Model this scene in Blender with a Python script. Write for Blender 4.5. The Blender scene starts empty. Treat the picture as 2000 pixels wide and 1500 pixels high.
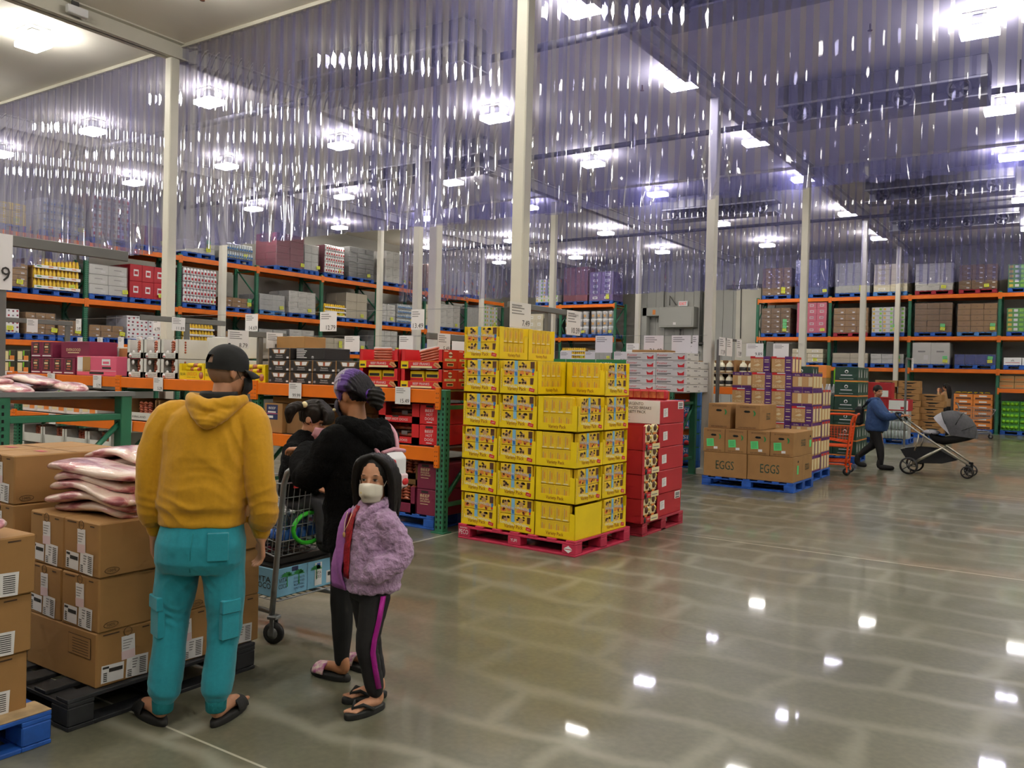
import bpy, bmesh, math, random
from mathutils import Vector, Matrix, noise
random.seed(7)
S = bpy.context.scene
COL = S.collection
PI = math.pi
# ------------------------------------------------------------------ camera
F_PX, YAW, PITCH, ROLL, CAM_H = 1640.0, math.radians(33.6), 21.5/1640, .0245, 1.60
fwd = Vector((-math.sin(YAW)*math.cos(PITCH), math.cos(YAW)*math.cos(PITCH), -math.sin(PITCH)))
rgt = Vector((math.cos(YAW), math.sin(YAW), 0)); upv = rgt.cross(fwd)
cx = rgt*math.cos(ROLL)+upv*math.sin(ROLL); cy = upv*math.cos(ROLL)-rgt*math.sin(ROLL)
cam = bpy.data.cameras.new('camera'); cam.sensor_fit = 'HORIZONTAL'; cam.sensor_width = 36
cam.lens = 36*F_PX/2000; cam.clip_end = 200
camo = bpy.data.objects.new('camera', cam); COL.objects.link(camo)
mw = Matrix((cx, cy, -fwd)).transposed().to_4x4(); mw.translation = (0, 0, CAM_H)
camo.matrix_world = mw
S.camera = camo
# ------------------------------------------------------------------ world, exposure
w = bpy.data.worlds.new('world'); S.world = w; w.use_nodes = True
w.node_tree.nodes['Background'].inputs[0].default_value = (.5, .5, .5, 1)
w.node_tree.nodes['Background'].inputs[1].default_value = 0.0
vs = S.view_settings; vs.view_transform = 'Standard'; vs.look = 'None'; vs.gamma = 1
vs.exposure = -0.12; vs.use_curve_mapping = False
LAMP = 92.0           # radiance of the ceiling lamps' lenses
cyc = S.cycles
cyc.max_bounces = 5; cyc.diffuse_bounces = 3; cyc.glossy_bounces = 2; cyc.transmission_bounces = 2
cyc.transparent_max_bounces = 18; cyc.caustics_reflective = False; cyc.caustics_refractive = False
cyc.sample_clamp_indirect = 4; cyc.use_adaptive_sampling = True; cyc.adaptive_threshold = .07; cyc.adaptive_min_samples = 12; cyc.blur_glossy = .5
# ------------------------------------------------------------------ helpers
def lin(c):
    return c/12.92 if c <= .04045 else ((c+.055)/1.055)**2.4
def rgb(h):
    h = h.lstrip('#'); return tuple(lin(int(h[i:i+2], 16)/255) for i in (0, 2, 4))+(1,)
MATS = {}
def mat(name, col, rough=.6, metal=0, spec=.5, var=None, bump=None, coat=0, emit=None, alpha=1, sheen=0, coord='Object'):
    """var=(scale, amount[, colour2]) mottles the colour; bump=(scale, strength[, dist])"""
    if name in MATS: return MATS[name]
    m = bpy.data.materials.new(name); MATS[name] = m; m.use_nodes = True
    nt = m.node_tree; b = nt.nodes['Principled BSDF']; c = rgb(col)
    b.inputs['Base Color'].default_value = c; b.inputs['Roughness'].default_value = rough
    b.inputs['Metallic'].default_value = metal; b.inputs['Specular IOR Level'].default_value = spec
    if coat: b.inputs['Coat Weight'].default_value = coat; b.inputs['Coat Roughness'].default_value = .08
    if sheen: b.inputs['Sheen Weight'].default_value = sheen
    if alpha < 1: b.inputs['Alpha'].default_value = alpha
    if emit: b.inputs['Emission Color'].default_value = c; b.inputs['Emission Strength'].default_value = emit
    if var or bump:
        tc = nt.nodes.new('ShaderNodeTexCoord')
    if var:
        n = nt.nodes.new('ShaderNodeTexNoise'); n.inputs['Scale'].default_value = var[0]; n.inputs['Detail'].default_value = 5
        nt.links.new(tc.outputs[coord], n.inputs['Vector'])
        r = nt.nodes.new('ShaderNodeValToRGB'); a = var[1]
        c2 = rgb(var[2]) if len(var) > 2 else tuple(min(1, x*(1+a)) for x in c[:3])+(1,)
        c1 = c if len(var) > 2 else tuple(x*(1-a) for x in c[:3])+(1,)
        r.color_ramp.elements[0].position = .35; r.color_ramp.elements[1].position = .65
        r.color_ramp.elements[0].color = c1; r.color_ramp.elements[1].color = c2
        nt.links.new(n.outputs['Fac'], r.inputs[0]); nt.links.new(r.outputs[0], b.inputs['Base Color'])
    if bump:
        n = nt.nodes.new('ShaderNodeTexNoise'); n.inputs['Scale'].default_value = bump[0]; n.inputs['Detail'].default_value = 4
        nt.links.new(tc.outputs[coord], n.inputs['Vector'])
        bp = nt.nodes.new('ShaderNodeBump'); bp.inputs['Strength'].default_value = bump[1]
        bp.inputs['Distance'].default_value = bump[2] if len(bump) > 2 else .01
        nt.links.new(n.outputs['Fac'], bp.inputs['Height']); nt.links.new(bp.outputs[0], b.inputs['Normal'])
    return m
def clear(name, tint, haze=.1, gloss=.1, rough=.05, hazecol='#ffffff', bump=None, fk=.9):
    """clear plastic sheet: see-through, some milky haze, a glossy skin"""
    if name in MATS: return MATS[name]
    m = bpy.data.materials.new(name); MATS[name] = m; m.use_nodes = True
    nt = m.node_tree; nt.nodes.clear(); N = nt.nodes.new; L = nt.links.new
    out = N('ShaderNodeOutputMaterial'); t = N('ShaderNodeBsdfTransparent'); t.inputs[0].default_value = rgb(tint)
    d = N('ShaderNodeBsdfDiffuse'); d.inputs[0].default_value = rgb(hazecol)
    tl = N('ShaderNodeBsdfTranslucent'); tl.inputs[0].default_value = rgb(hazecol)
    dm = N('ShaderNodeMixShader'); L(d.outputs[0], dm.inputs[1]); L(tl.outputs[0], dm.inputs[2])
    a = N('ShaderNodeMixShader'); a.inputs[0].default_value = haze; L(t.outputs[0], a.inputs[1]); L(dm.outputs[0], a.inputs[2])
    g = N('ShaderNodeBsdfGlossy'); g.inputs['Roughness'].default_value = rough
    fr = N('ShaderNodeFresnel'); fr.inputs[0].default_value = 1.45
    mu = N('ShaderNodeMath'); mu.operation = 'MULTIPLY_ADD'; mu.inputs[1].default_value = fk; mu.inputs[2].default_value = gloss
    L(fr.outputs[0], mu.inputs[0])
    b = N('ShaderNodeMixShader'); L(mu.outputs[0], b.inputs[0]); L(a.outputs[0], b.inputs[1]); L(g.outputs[0], b.inputs[2])
    if bump:
        tc = N('ShaderNodeTexCoord'); n = N('ShaderNodeTexNoise'); n.inputs['Scale'].default_value = bump[0]
        mp = N('ShaderNodeMapping'); mp.inputs['Scale'].default_value = bump[2] if len(bump) > 2 else (1, 1, 1)
        L(tc.outputs['Object'], mp.inputs[0]); L(mp.outputs[0], n.inputs['Vector'])
        bp = N('ShaderNodeBump'); bp.inputs['Strength'].default_value = bump[1]; bp.inputs['Distance'].default_value = .02
        L(n.outputs['Fac'], bp.inputs['Height']); L(bp.outputs[0], g.inputs['Normal'])
    L(b.outputs[0], out.inputs[0]); return m
_txt = {}
def text_geo(s):
    if s not in _txt:
        cu = bpy.data.curves.new('t', 'FONT'); cu.body = s; cu.size = 1; cu.resolution_u = 2; cu.align_x = 'LEFT'
        o = bpy.data.objects.new('t', cu); me = o.to_mesh()
        vs_ = [tuple(v.co) for v in me.vertices]; fs = [tuple(p.vertices) for p in me.polygons]
        o.to_mesh_clear(); bpy.data.objects.remove(o); bpy.data.curves.remove(cu)
        if vs_:
            x0 = min(v[0] for v in vs_); x1 = max(v[0] for v in vs_)
        else: x0 = x1 = 0
        _txt[s] = ([(v[0]-x0, v[1]) for v in vs_], fs, max(x1-x0, 1e-6))
    return _txt[s]
class G:
    """collects geometry for one mesh"""
    def __init__(s): s.v = []; s.f = []; s.m = []; s.sm = []; s.mats = []
    def mi(s, m):
        m = MATS[m] if isinstance(m, str) else m
        if m not in s.mats: s.mats.append(m)
        return s.mats.index(m)
    def add(s, vs_, fs, m, smooth=False):
        o = len(s.v); s.v += [tuple(v) for v in vs_]; k = s.mi(m)
        for f in fs: s.f.append(tuple(i+o for i in f)); s.m.append(k); s.sm.append(smooth)
        return s
    def quad(s, a, b, c, d, m): return s.add([a, b, c, d], [(0, 1, 2, 3)], m)
    def box(s, x0, x1, y0, y1, z0, z1, m, bev=0):
        if bev:
            vs_ = []; 
            for sx, X in ((1, x0), (-1, x1)):
                for sy, Y in ((1, y0), (-1, y1)):
                    for sz, Z in ((1, z0), (-1, z1)):
                        vs_ += [(X, Y+sy*bev, Z+sz*bev), (X+sx*bev, Y, Z+sz*bev), (X+sx*bev, Y+sy*bev, Z)]
            bm = bmesh.new(); bv = [bm.verts.new(v) for v in vs_]
            r = bmesh.ops.convex_hull(bm, input=bv)
            bmesh.ops.dissolve_limit(bm, angle_limit=.01, verts=bm.verts[:], edges=bm.edges[:])
            bm.verts.index_update()
            s.add([v.co[:] for v in bm.verts], [tuple(v.index for v in f.verts) for f in bm.faces], m); bm.free(); return s
        vs_ = [(x, y, z) for x in (x0, x1) for y in (y0, y1) for z in (z0, z1)]
        return s.add(vs_, [(0, 1, 3, 2), (4, 6, 7, 5), (0, 4, 5, 1), (2, 3, 7, 6), (0, 2, 6, 4), (1, 5, 7, 3)], m)
    def tube(s, pts, r, m, seg=8, closed=False, caps=True):
        pts = [Vector(p) for p in pts]; n = len(pts); rr = r if isinstance(r, (list, tuple)) else [r]*n
        vs_ = []; prev = None
        for i, p in enumerate(pts):
            if closed: t = pts[(i+1) % n]-pts[i-1]
            else: t = pts[min(i+1, n-1)]-pts[max(i-1, 0)]
            t = t.normalized() if t.length > 1e-9 else Vector((0, 0, 1))
            if prev is None:
                a = t.orthogonal().normalized()
            else:
                a = prev-t*prev.dot(t); a = a.normalized() if a.length > 1e-6 else t.orthogonal().normalized()
            prev = a; b = t.cross(a)
            for k in range(seg):
                q = 2*PI*k/seg; vs_.append(p+(a*math.cos(q)+b*math.sin(q))*rr[i])
        fs = []
        for i in range(n if closed else n-1):
            j = (i+1) % n
            for k in range(seg):
                k2 = (k+1) % seg; fs.append((i*seg+k, i*seg+k2, j*seg+k2, j*seg+k))
        s.add(vs_, fs, m, True)
        if caps and not closed:
            o = len(s.v)-len(vs_); k = s.mi(m)
            s.f.append(tuple(o+i for i in reversed(range(seg)))); s.m.append(k); s.sm.append(False)
            s.f.append(tuple(o+(n-1)*seg+i for i in range(seg))); s.m.append(k); s.sm.append(False)
        return s
    def lathe(s, prof, m, c=(0, 0, 0), seg=16, axis='z'):
        vs_ = []; n = len(prof)
        for r, z in prof:
            for k in range(seg):
                q = 2*PI*k/seg; x, y = r*math.cos(q), r*math.sin(q)
                p = (x, y, z) if axis == 'z' else ((x, z, y) if axis == 'y' else (z, x, y))
                vs_.append((p[0]+c[0], p[1]+c[1], p[2]+c[2]))
        fs = [(i*seg+k, i*seg+(k+1) % seg, (i+1)*seg+(k+1) % seg, (i+1)*seg+k) for i in range(n-1) for k in range(seg)]
        s.add(vs_, fs, m, True)
        o = len(s.v)-len(vs_); k = s.mi(m)
        for i, rev in ((0, True), (n-1, False)):
            if prof[i][0] > 1e-5 and prof[0] != prof[-1]:
                ids = [o+i*seg+q for q in range(seg)]
                s.f.append(tuple(reversed(ids) if rev else ids)); s.m.append(k); s.sm.append(False)
        return s
    def ell(s, c, r, m, seg=16, rings=10, rot=None):
        vs_ = []; R = rot or Matrix.Identity(3)
        for i in range(rings+1):
            th = PI*i/rings
            for k in range(seg):
                q = 2*PI*k/seg
                p = R @ Vector((r[0]*math.sin(th)*math.cos(q), r[1]*math.sin(th)*math.sin(q), r[2]*math.cos(th)))
                vs_.append((p[0]+c[0], p[1]+c[1], p[2]+c[2]))
        fs = [(i*seg+k, (i+1)*seg+k, (i+1)*seg+(k+1) % seg, i*seg+(k+1) % seg) for i in range(rings) for k in range(seg)]
        return s.add(vs_, fs, m, True)
    def text(s, t, o, u, v, h, m, width=None, align='l'):
        vs_, fs, tw = text_geo(t); o = Vector(o); u = Vector(u).normalized(); v = Vector(v).normalized()
        k = h/.72; kx = k if width is None else width/tw
        off = 0 if align == 'l' else (-.5*tw*kx if align == 'c' else -tw*kx)
        return s.add([o+u*(x*kx+off)+v*(y*k) for x, y in vs_], fs, m)
    # decals on the faces of a box of size (w,d,h), base centre at the origin; u,v in metres from the face's lower left corner
    def frame(s, face, dims, off=.0015):
        w_, d_, h_ = dims
        return {'F': (Vector((-w_/2, -d_/2-off, 0)), Vector((1, 0, 0)), Vector((0, 0, 1))),
                'R': (Vector((w_/2+off, -d_/2, 0)), Vector((0, 1, 0)), Vector((0, 0, 1))),
                'B': (Vector((w_/2, d_/2+off, 0)), Vector((-1, 0, 0)), Vector((0, 0, 1))),
                'L': (Vector((-w_/2-off, d_/2, 0)), Vector((0, -1, 0)), Vector((0, 0, 1))),
                'T': (Vector((-w_/2, -d_/2, h_+off)), Vector((1, 0, 0)), Vector((0, 1, 0)))}[face]
    def decal(s, face, dims, u0, u1, v0, v1, m, off=.0015, tilt=0):
        o, u, v = s.frame(face, dims, off)
        if tilt:
            c, q = math.cos(tilt), math.sin(tilt); mu, mv = (u0+u1)/2, (v0+v1)/2
            P = [o+u*(mu+(a-mu)*c-(b-mv)*q)+v*(mv+(a-mu)*q+(b-mv)*c) for a, b in ((u0, v0), (u1, v0), (u1, v1), (u0, v1))]
        else: P = [o+u*a+v*b for a, b in ((u0, v0), (u1, v0), (u1, v1), (u0, v1))]
        return s.add(P, [(0, 1, 2, 3)], m)
    def poly(s, face, dims, pts, m, off=.0015):
        o, u, v = s.frame(face, dims, off)
        return s.add([o+u*a+v*b for a, b in pts], [tuple(range(len(pts)))], m)
    def label(s, face, dims, u, v, t, h, m, width=None, align='c', off=.002, rot=False):
        o, uu, vv = s.frame(face, dims, off)
        if rot: uu, vv, p = vv, -uu, o+uu*u+vv*v
        else: p = o+uu*u+vv*v
        return s.text(t, p, uu, vv, h, m, width, align)
    def xf(s, M, start=0):
        for i in range(start, len(s.v)): s.v[i] = tuple(M @ Vector(s.v[i]))
        return s
    def mesh(s, name='m'):
        me = bpy.data.meshes.new(name); me.from_pydata(s.v, [], s.f)
        for m in s.mats: me.materials.append(m)
        me.polygons.foreach_set('material_index', s.m); me.polygons.foreach_set('use_smooth', s.sm)
        me.update(); return me
def obj(name, data, parent=None, loc=(0, 0, 0), rz=0, rot=None):
    if isinstance(data, G): data = data.mesh(name)
    o = bpy.data.objects.new(name, data); COL.objects.link(o)
    o.location = loc; o.rotation_euler = rot if rot else (0, 0, rz)
    if parent: o.parent = parent
    return o
def tag(o, label, cat, group=None):
    o['label'] = label; o['category'] = cat
    if group: o['group'] = group
    return o
def thing(name, label, cat, loc=(0, 0, 0), rz=0, group=None, data=None):
    return tag(obj(name, data, None, loc, rz), label, cat, group)
def struct(name, data, parent=None, loc=(0, 0, 0)):
    o = obj(name, data, parent, loc)
    if not parent: o['kind'] = 'structure'
    return o
def kids(o): return [c for c in COL.objects if c.parent == o]
CH = {}
def dup(root, loc, rz, label, group=None):
    """copy of a thing with copies of its parts and sub-parts"""
    r = root.copy(); COL.objects.link(r); r.location = loc; r.rotation_euler = (0, 0, rz); r['label'] = label
    if group: r['group'] = group
    for c in root.children:
        d = c.copy(); COL.objects.link(d); d.parent = r
        for e in c.children:
            q = e.copy(); COL.objects.link(q); q.parent = d
    return r
ORD = ['first', 'second', 'third', 'fourth', 'fifth', 'sixth', 'seventh', 'eighth', 'ninth', 'tenth', 'eleventh', 'twelfth',
       'thirteenth', 'fourteenth', 'fifteenth', 'sixteenth', 'seventeenth', 'eighteenth', 'nineteenth', 'twentieth']
# ------------------------------------------------------------------ materials
mat('white_paint', '#d3cfc0', .45, var=(2, .03))
mat('ceiling_panel', '#f8f3e6', .7, var=(.6, .03))
mat('wall_panel', '#a9a9a3', .55, var=(.7, .05))
mat('wall_dark', '#96938b', .6, var=(.5, .06))
mat('steel_grey', '#6d6c68', .4, .3)
mat('dark_grey', '#4a4948', .5)
mat('black', '#141414', .5)
mat('black_soft', '#1b1a1a', .8)
mat('orange', '#e8730f', .35, var=(3, .06))
mat('green_rack', '#2f7355', .4, var=(4, .08))
mat('hole', '#0d1511', .9)
mat('kraft', '#a07745', .75, var=(6, .06))
mat('kraft_dark', '#805d36', .8, var=(6, .07))
mat('kraft_inside', '#a5804f', .85)
mat('white_card', '#d7d5cf', .6, var=(5, .03))
mat('paper', '#e6e3e2', .7)
mat('paper_pink', '#e3c9cb', .7)
mat('ink', '#2b2824', .7)
mat('ink_brown', '#4a3523', .8)
mat('ink_soft', '#8b8888', .8)
mat('red_card', '#b3202c', .5, var=(5, .05))
mat('red_bright', '#d2232a', .45)
mat('maroon', '#7a2040', .5, var=(5, .05))
mat('pink_card', '#e0607f', .5)
mat('yellow_card', '#f0cf0c', .42, var=(4, .05))
mat('yellow_pack', '#e9c22a', .35, var=(9, .12))
mat('tag_yellow', '#e8f01e', .6)
mat('tag_green', '#5fd87e', .6)
mat('blue_pallet', '#1f57b0', .6, var=(8, .25))
mat('lightblue_pallet', '#4a83c4', .6, var=(8, .25))
mat('red_pallet', '#c02a4c', .6, var=(8, .15))
mat('crimson_pallet', '#a01f35', .6, var=(8, .15))
mat('black_pallet', '#26272a', .55, var=(8, .4))
mat('raw_wood', '#b79c74', .8, var=(12, .2))
mat('chrome', '#b5b5b2', .28, .85)
mat('galv', '#8d8f90', .35, .6)
mat('skin', '#c79070', .5, var=(20, .05))
mat('skin_tan', '#b57d58', .5, var=(20, .05))
mat('lamp_lens', '#fffaf2', .3, emit=LAMP)
mat('lamp_body', '#c9c9c7', .4)
mat('exit_red', '#e02030', .5, emit=.6)
mat('rubber', '#1d1d1e', .6)
mat('cloud_white', '#e9e9ea', .5)
mat('blue_print', '#2f6fb5', .5)
mat('sky_print', '#7fb8d8', .5)
mat('green_print', '#2c8a45', .5)
mat('lime', '#7fc81e', .5, var=(8, .2))
mat('purple_print', '#5b2a72', .5)
mat('navy', '#26315e', .5)
mat('brown_print', '#5a3420', .5)
mat('orange_print', '#e58a3c', .5)
mat('cream_print', '#ead9a8', .5)
mat('tan_print', '#c79b62', .55)
clear('film', '#fbfbfb', .10, .03, .2, '#ffffff', (5, .9, (1, 1, 3)), .35)
clear('strip_vinyl', '#dcdcf3', .15, .0, .035, '#a6a6e0', None, .5)
clear('wrap', '#f6f6f6', .05, .06, .12, bump=(30, .6))
# ------------------------------------------------------------------ the building
X0, X1, Y0, Y1, ZC = -22.0, 9.0, -8.0, 33.2, 6.47
def floor_material():
    m = bpy.data.materials.new('polished_concrete'); m.use_nodes = True; nt = m.node_tree; N = nt.nodes.new; L = nt.links.new
    b = nt.nodes['Principled BSDF']; tc = N('ShaderNodeTexCoord')
    def noise_(scale, detail=6, dist=0, vec=None):
        n = N('ShaderNodeTexNoise'); n.inputs['Scale'].default_value = scale; n.inputs['Detail'].default_value = detail
        n.inputs['Distortion'].default_value = dist; L(vec or tc.outputs['Object'], n.inputs['Vector']); return n
    def ramp(src, p0, p1, c0, c1):
        r = N('ShaderNodeValToRGB'); e = r.color_ramp.elements; e[0].position = p0; e[1].position = p1; e[0].color = c0; e[1].color = c1
        L(src, r.inputs[0]); return r
    def mix(fac, a, c, mode='MIX'):
        x = N('ShaderNodeMix'); x.data_type = 'RGBA'; x.blend_type = mode
        if isinstance(fac, float): x.inputs[0].default_value = fac
        else: L(fac, x.inputs[0])
        for q, s_ in ((6, a), (7, c)):
            if hasattr(s_, 'type') or hasattr(s_, 'links'): L(s_, x.inputs[q])
            else: x.inputs[q].default_value = s_
        return x.outputs[2]
    n1 = noise_(.45); base = ramp(n1.outputs['Fac'], .3, .7, rgb('#5e5d4c'), rgb('#757360'))
    n2 = noise_(30, 8); sp = ramp(n2.outputs['Fac'], .35, .7, (.86, .86, .86, 1), (1.08, 1.08, 1.06, 1))
    c = mix(1.0, base.outputs[0], sp.outputs[0], 'MULTIPLY')
    # pale ghost lines of the trowelled bays: warped bricks with a soft mortar
    wn = noise_(.9, 3); vm = N('ShaderNodeVectorMath'); vm.operation = 'MULTIPLY_ADD'; vm.inputs[1].default_value = (.6, .6, 0)
    L(wn.outputs['Color'], vm.inputs[0]); L(tc.outputs['Object'], vm.inputs[2])
    br = N('ShaderNodeTexBrick'); L(vm.outputs[0], br.inputs['Vector']); br.inputs['Scale'].default_value = 1
    br.inputs['Brick Width'].default_value = .95; br.inputs['Row Height'].default_value = .5
    br.inputs['Mortar Size'].default_value = .09; br.inputs['Mortar Smooth'].default_value = 1.0
    n3 = noise_(.35, 2); fr = ramp(n3.outputs['Fac'], .38, .6, (.1, .1, .1, 1), (.38, .38, .38, 1))
    mm = N('ShaderNodeMath'); mm.operation = 'MULTIPLY'; L(br.outputs['Fac'], mm.inputs[0]); L(fr.outputs[0], mm.inputs[1])
    c = mix(mm.outputs[0], c, rgb('#b3b0a0'))
    # saw-cut joints filled pale
    sep = N('ShaderNodeSeparateXYZ'); L(tc.outputs['Object'], sep.inputs[0])
    def line(axis, at, w_):
        a = N('ShaderNodeMath'); a.operation = 'SUBTRACT'; L(sep.outputs[axis], a.inputs[0]); a.inputs[1].default_value = at
        q = N('ShaderNodeMath'); q.operation = 'ABSOLUTE'; L(a.outputs[0], q.inputs[0])
        k = N('ShaderNodeMath'); k.operation = 'LESS_THAN'; L(q.outputs[0], k.inputs[0]); k.inputs[1].default_value = w_; return k.outputs[0]
    for ax, at, w_ in (('Y', 8.08, .012), ('Y', 2.25, .006), ('Y', 13.9, .014), ('Y', 19.8, .014), ('X', -5.05, .01)):
        c = mix(line(ax, at, w_), c, rgb('#b9b6a4'))
    # a ring stain
    rv = N('ShaderNodeVectorMath'); rv.operation = 'DISTANCE'; L(tc.outputs['Object'], rv.inputs[0]); rv.inputs[1].default_value = (-1.92, 5.0, 0)
    r1 = N('ShaderNodeMath'); r1.operation = 'SUBTRACT'; L(rv.outputs['Value'], r1.inputs[0]); r1.inputs[1].default_value = .19
    r2 = N('ShaderNodeMath'); r2.operation = 'ABSOLUTE'; L(r1.outputs[0], r2.inputs[0])
    rr = ramp(r2.outputs[0], .0, .018, (.35, .35, .35, 1), (0, 0, 0, 1)); c = mix(rr.outputs[0], c, rgb('#57463a'))
    L(c, b.inputs['Base Color'])
    n5 = noise_(3, 5); ro = ramp(n5.outputs['Fac'], .3, .75, (.3, .3, .3, 1), (.42, .42, .42, 1)); L(ro.outputs[0], b.inputs['Roughness'])
    b.inputs['Coat Weight'].default_value = .38; b.inputs['Coat Roughness'].default_value = .04
    b.inputs['Specular IOR Level'].default_value = .3
    n6 = noise_(.8, 2); bp = N('ShaderNodeBump'); bp.inputs['Strength'].default_value = .02; bp.inputs['Distance'].default_value = .05
    L(n6.outputs['Fac'], bp.inputs['Height']); L(bp.outputs[0], b.inputs['Normal'])
    return m
struct('floor', G().box(X0, X1, Y0, Y1, -.2, 0, floor_material()))
struct('ceiling', G().box(X0, X1, Y0, Y1, ZC, ZC+.2, 'ceiling_panel'))
struct('wall_left', G().box(X0-.2, X0, Y0, Y1, 0, ZC, 'wall_dark'))
struct('wall_right', G().box(X1, X1+.2, Y0, Y1, 0, ZC, 'wall_panel'))
struct('wall_front', G().box(X0, X1, Y0-.2, Y0, 0, ZC, 'wall_panel'))
wb = struct('wall_back', G().box(X0, X1, Y1, Y1+.2, 0, ZC, 'wall_dark'))
for i in range(14):   # pale insulated panels in the open stretch of the back wall
    x = -15.6+i*.42
    obj('panel', G().box(x+.006, x+.414, Y1-.05, Y1, 0, ZC, 'wall_panel', .004), wb)
# roof beams along the column lines
BX = [-17.75, -11.4, -5.05, 1.3]
n = 0
for x in BX:
    n += 1
    g = G()
    g.box(x-.1, x+.1, Y0, Y1, ZC-.26, ZC-.235, 'white_paint').box(x-.1, x+.1, Y0, Y1, ZC-.02, ZC, 'white_paint').box(x-.012, x+.012, Y0, Y1, ZC-.26, ZC, 'white_paint')
    struct('trim_%d' % n, g)
COLS = [(-11.4, 7.7), (-5.05, 7.7), (-17.75, 7.7), (-17.75, 13.5), (-11.4, 13.5), (-5.0, 13.4), (-17.9, 19.4), (-11.65, 19.4), (-5.05, 19.4),
        (-18.4, 25.5), (-12.0, 25.5), (-5.0, 25.6), (-4.95, 31.0), (-8.1, 10.0), (1.3, 7.7), (1.3, 13.5)]
CN = ['beside the near white ceiling beam left of the man', 'tallest, rising behind the yellow snack pallet', 'far left under the curtain', 'left of the man behind his cap',
      'left of the red frankfurter cartons', 'standing behind the egg pallet', 'behind the dark sausage cartons', 'between the yellow pallet and bucket rack', 'standing behind the oat milk cartons',
      'seen through the far curtain left of the snack pallet', 'beside the grey equipment on the back wall', 'between the coffee cartons and blue hoodie', 'right of the stacked fruit boxes',
      'just left of the tall near column, stopping at sign height', 'out to the right near curtain', 'out to the right behind']
g = G(); g.box(-.075, .075, -.075, .075, 0, ZC-.26, 'white_paint', .012); g.box(-.13, .13, -.13, .13, 0, .1, 'white_paint', .01)
cm = g.mesh('column')
for (x, y), d in zip(COLS, CN):
    if x > 1: continue
    thing('column', 'square white steel column '+d, 'column', (x, y, 0), 0, 'steel columns', cm)
# ceiling lamps
def lamp_meshes():
    a = G(); a.box(-.09, .09, -.07, .07, -.16, 0, 'lamp_body', .015); a.box(-.18, .18, -.12, .12, -.17, -.16, 'lamp_body'); b = G(); b.box(-.225, .225, -.155, .155, -.25, -.172, 'lamp_lens')  # wide thin plate over the lens is added to hold back its upward light
    c = G(); c.box(-.2, .2, -.15, .15, 0, .012, 'white_paint')
    return a.mesh('housing'), b.mesh('lens'), c.mesh('backplate')
LM = lamp_meshes()
LX = [-20.2, -16.5, -12.8, -8.9, -5.28, -1.12, 2.9, 6.8]
LY = [-5.5, -2.5, .4, 3.4, 6.36, 9.38, 12.6, 16.4, 19.9, 24.6, 29.2]
for j, y in enumerate(LY):
    for i, x in enumerate(LX):
        seen = y > 6 and x < 0
        if not seen and y < 0 and (i+j) % 2: continue
        rn = ['in the row before the near curtain'] + ['in the %s row behind the near curtain' % q for q in ORD]
        lb = 'square bright ceiling lamp %s, %s from the left' % (rn[j-4], ORD[i]) if seen else 'square ceiling lamp out of view on the camera side, row %s, %s across' % (ORD[j], ORD[i])
        t = thing('ceiling_lamp', lb, 'lamp', (x, y, ZC-.012), 0, 'ceiling lamps')
        for nme, me in zip(('housing', 'lens', 'backplate'), LM): obj(nme, me, t)
t = thing('emergency_light', 'small white box fixed to the side of the near ceiling beam', 'light box', (-11.26, 6.15, ZC-.16))
obj('case', G().box(-.03, .05, -.14, .14, -.05, .06, 'cloud_white', .01), t); obj('bracket', G().box(-.045, -.03, -.05, .05, -.03, .15, 'dark_grey'), t)
# sprinkler pipes
def pipe(y, z, x0, x1, label, r=.05):
    t = thing('sprinkler_pipe', label, 'pipe', (0, y, 0)); g = G(); g.tube([(x0, 0, z), (x1, 0, z)], r, 'dark_grey', 10); obj('main', g, t)
    x = x0+1.2
    while x < x1:
        h = G(); h.tube([(x, 0, z+r), (x, 0, ZC)], .012, 'dark_grey', 6); h.box(x-.06, x+.06, -.015, .015, z-r-.02, z-r, 'steel_grey'); obj('hanger', h, t); x += 3.175
pipe(9.75, 6.05, -18, 6, 'dark sprinkler pipe hung nearest behind the near strip curtain', .055)
pipe(14.65, 6.05, -21, 6, 'dark sprinkler pipe crossing the middle of the ceiling')
pipe(24.2, 6.05, -21, 6, 'dark sprinkler pipe far back beyond the second strip curtain')
hd = G(); hd.tube([(0, 0, 0), (0, 0, -.06)], .012, 'brown_print', 8); hd.lathe([(.0, -.1), (.03, -.098), (.035, -.09), (.012, -.085), (.014, -.06)], 'brown_print', seg=10); hd = hd.mesh('sprinkler_head')
SP = [(-10.9, 5.4), (-9.6, 6.9), (-7.4, 11.2), (-3.9, 10.9), (-2.4, 12.2), (-6.1, 12.9), (-13.8, 10.6), (-10.2, 12.3)]
SPN = ['left of the near ceiling beam', 'nearest, at the top edge of the picture', 'between two lamps left of the tall column', 'just right of the tall column', 'up at the right by the fan unit', 'right of the tall column further back', 'over the far left lamp row', 'left of the ceiling fan unit']
for (x, y), d in zip(SP, SPN): thing('sprinkler', 'small brown sprinkler head '+d, 'sprinkler', (x, y, ZC), 0, 'sprinkler heads', hd)
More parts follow.
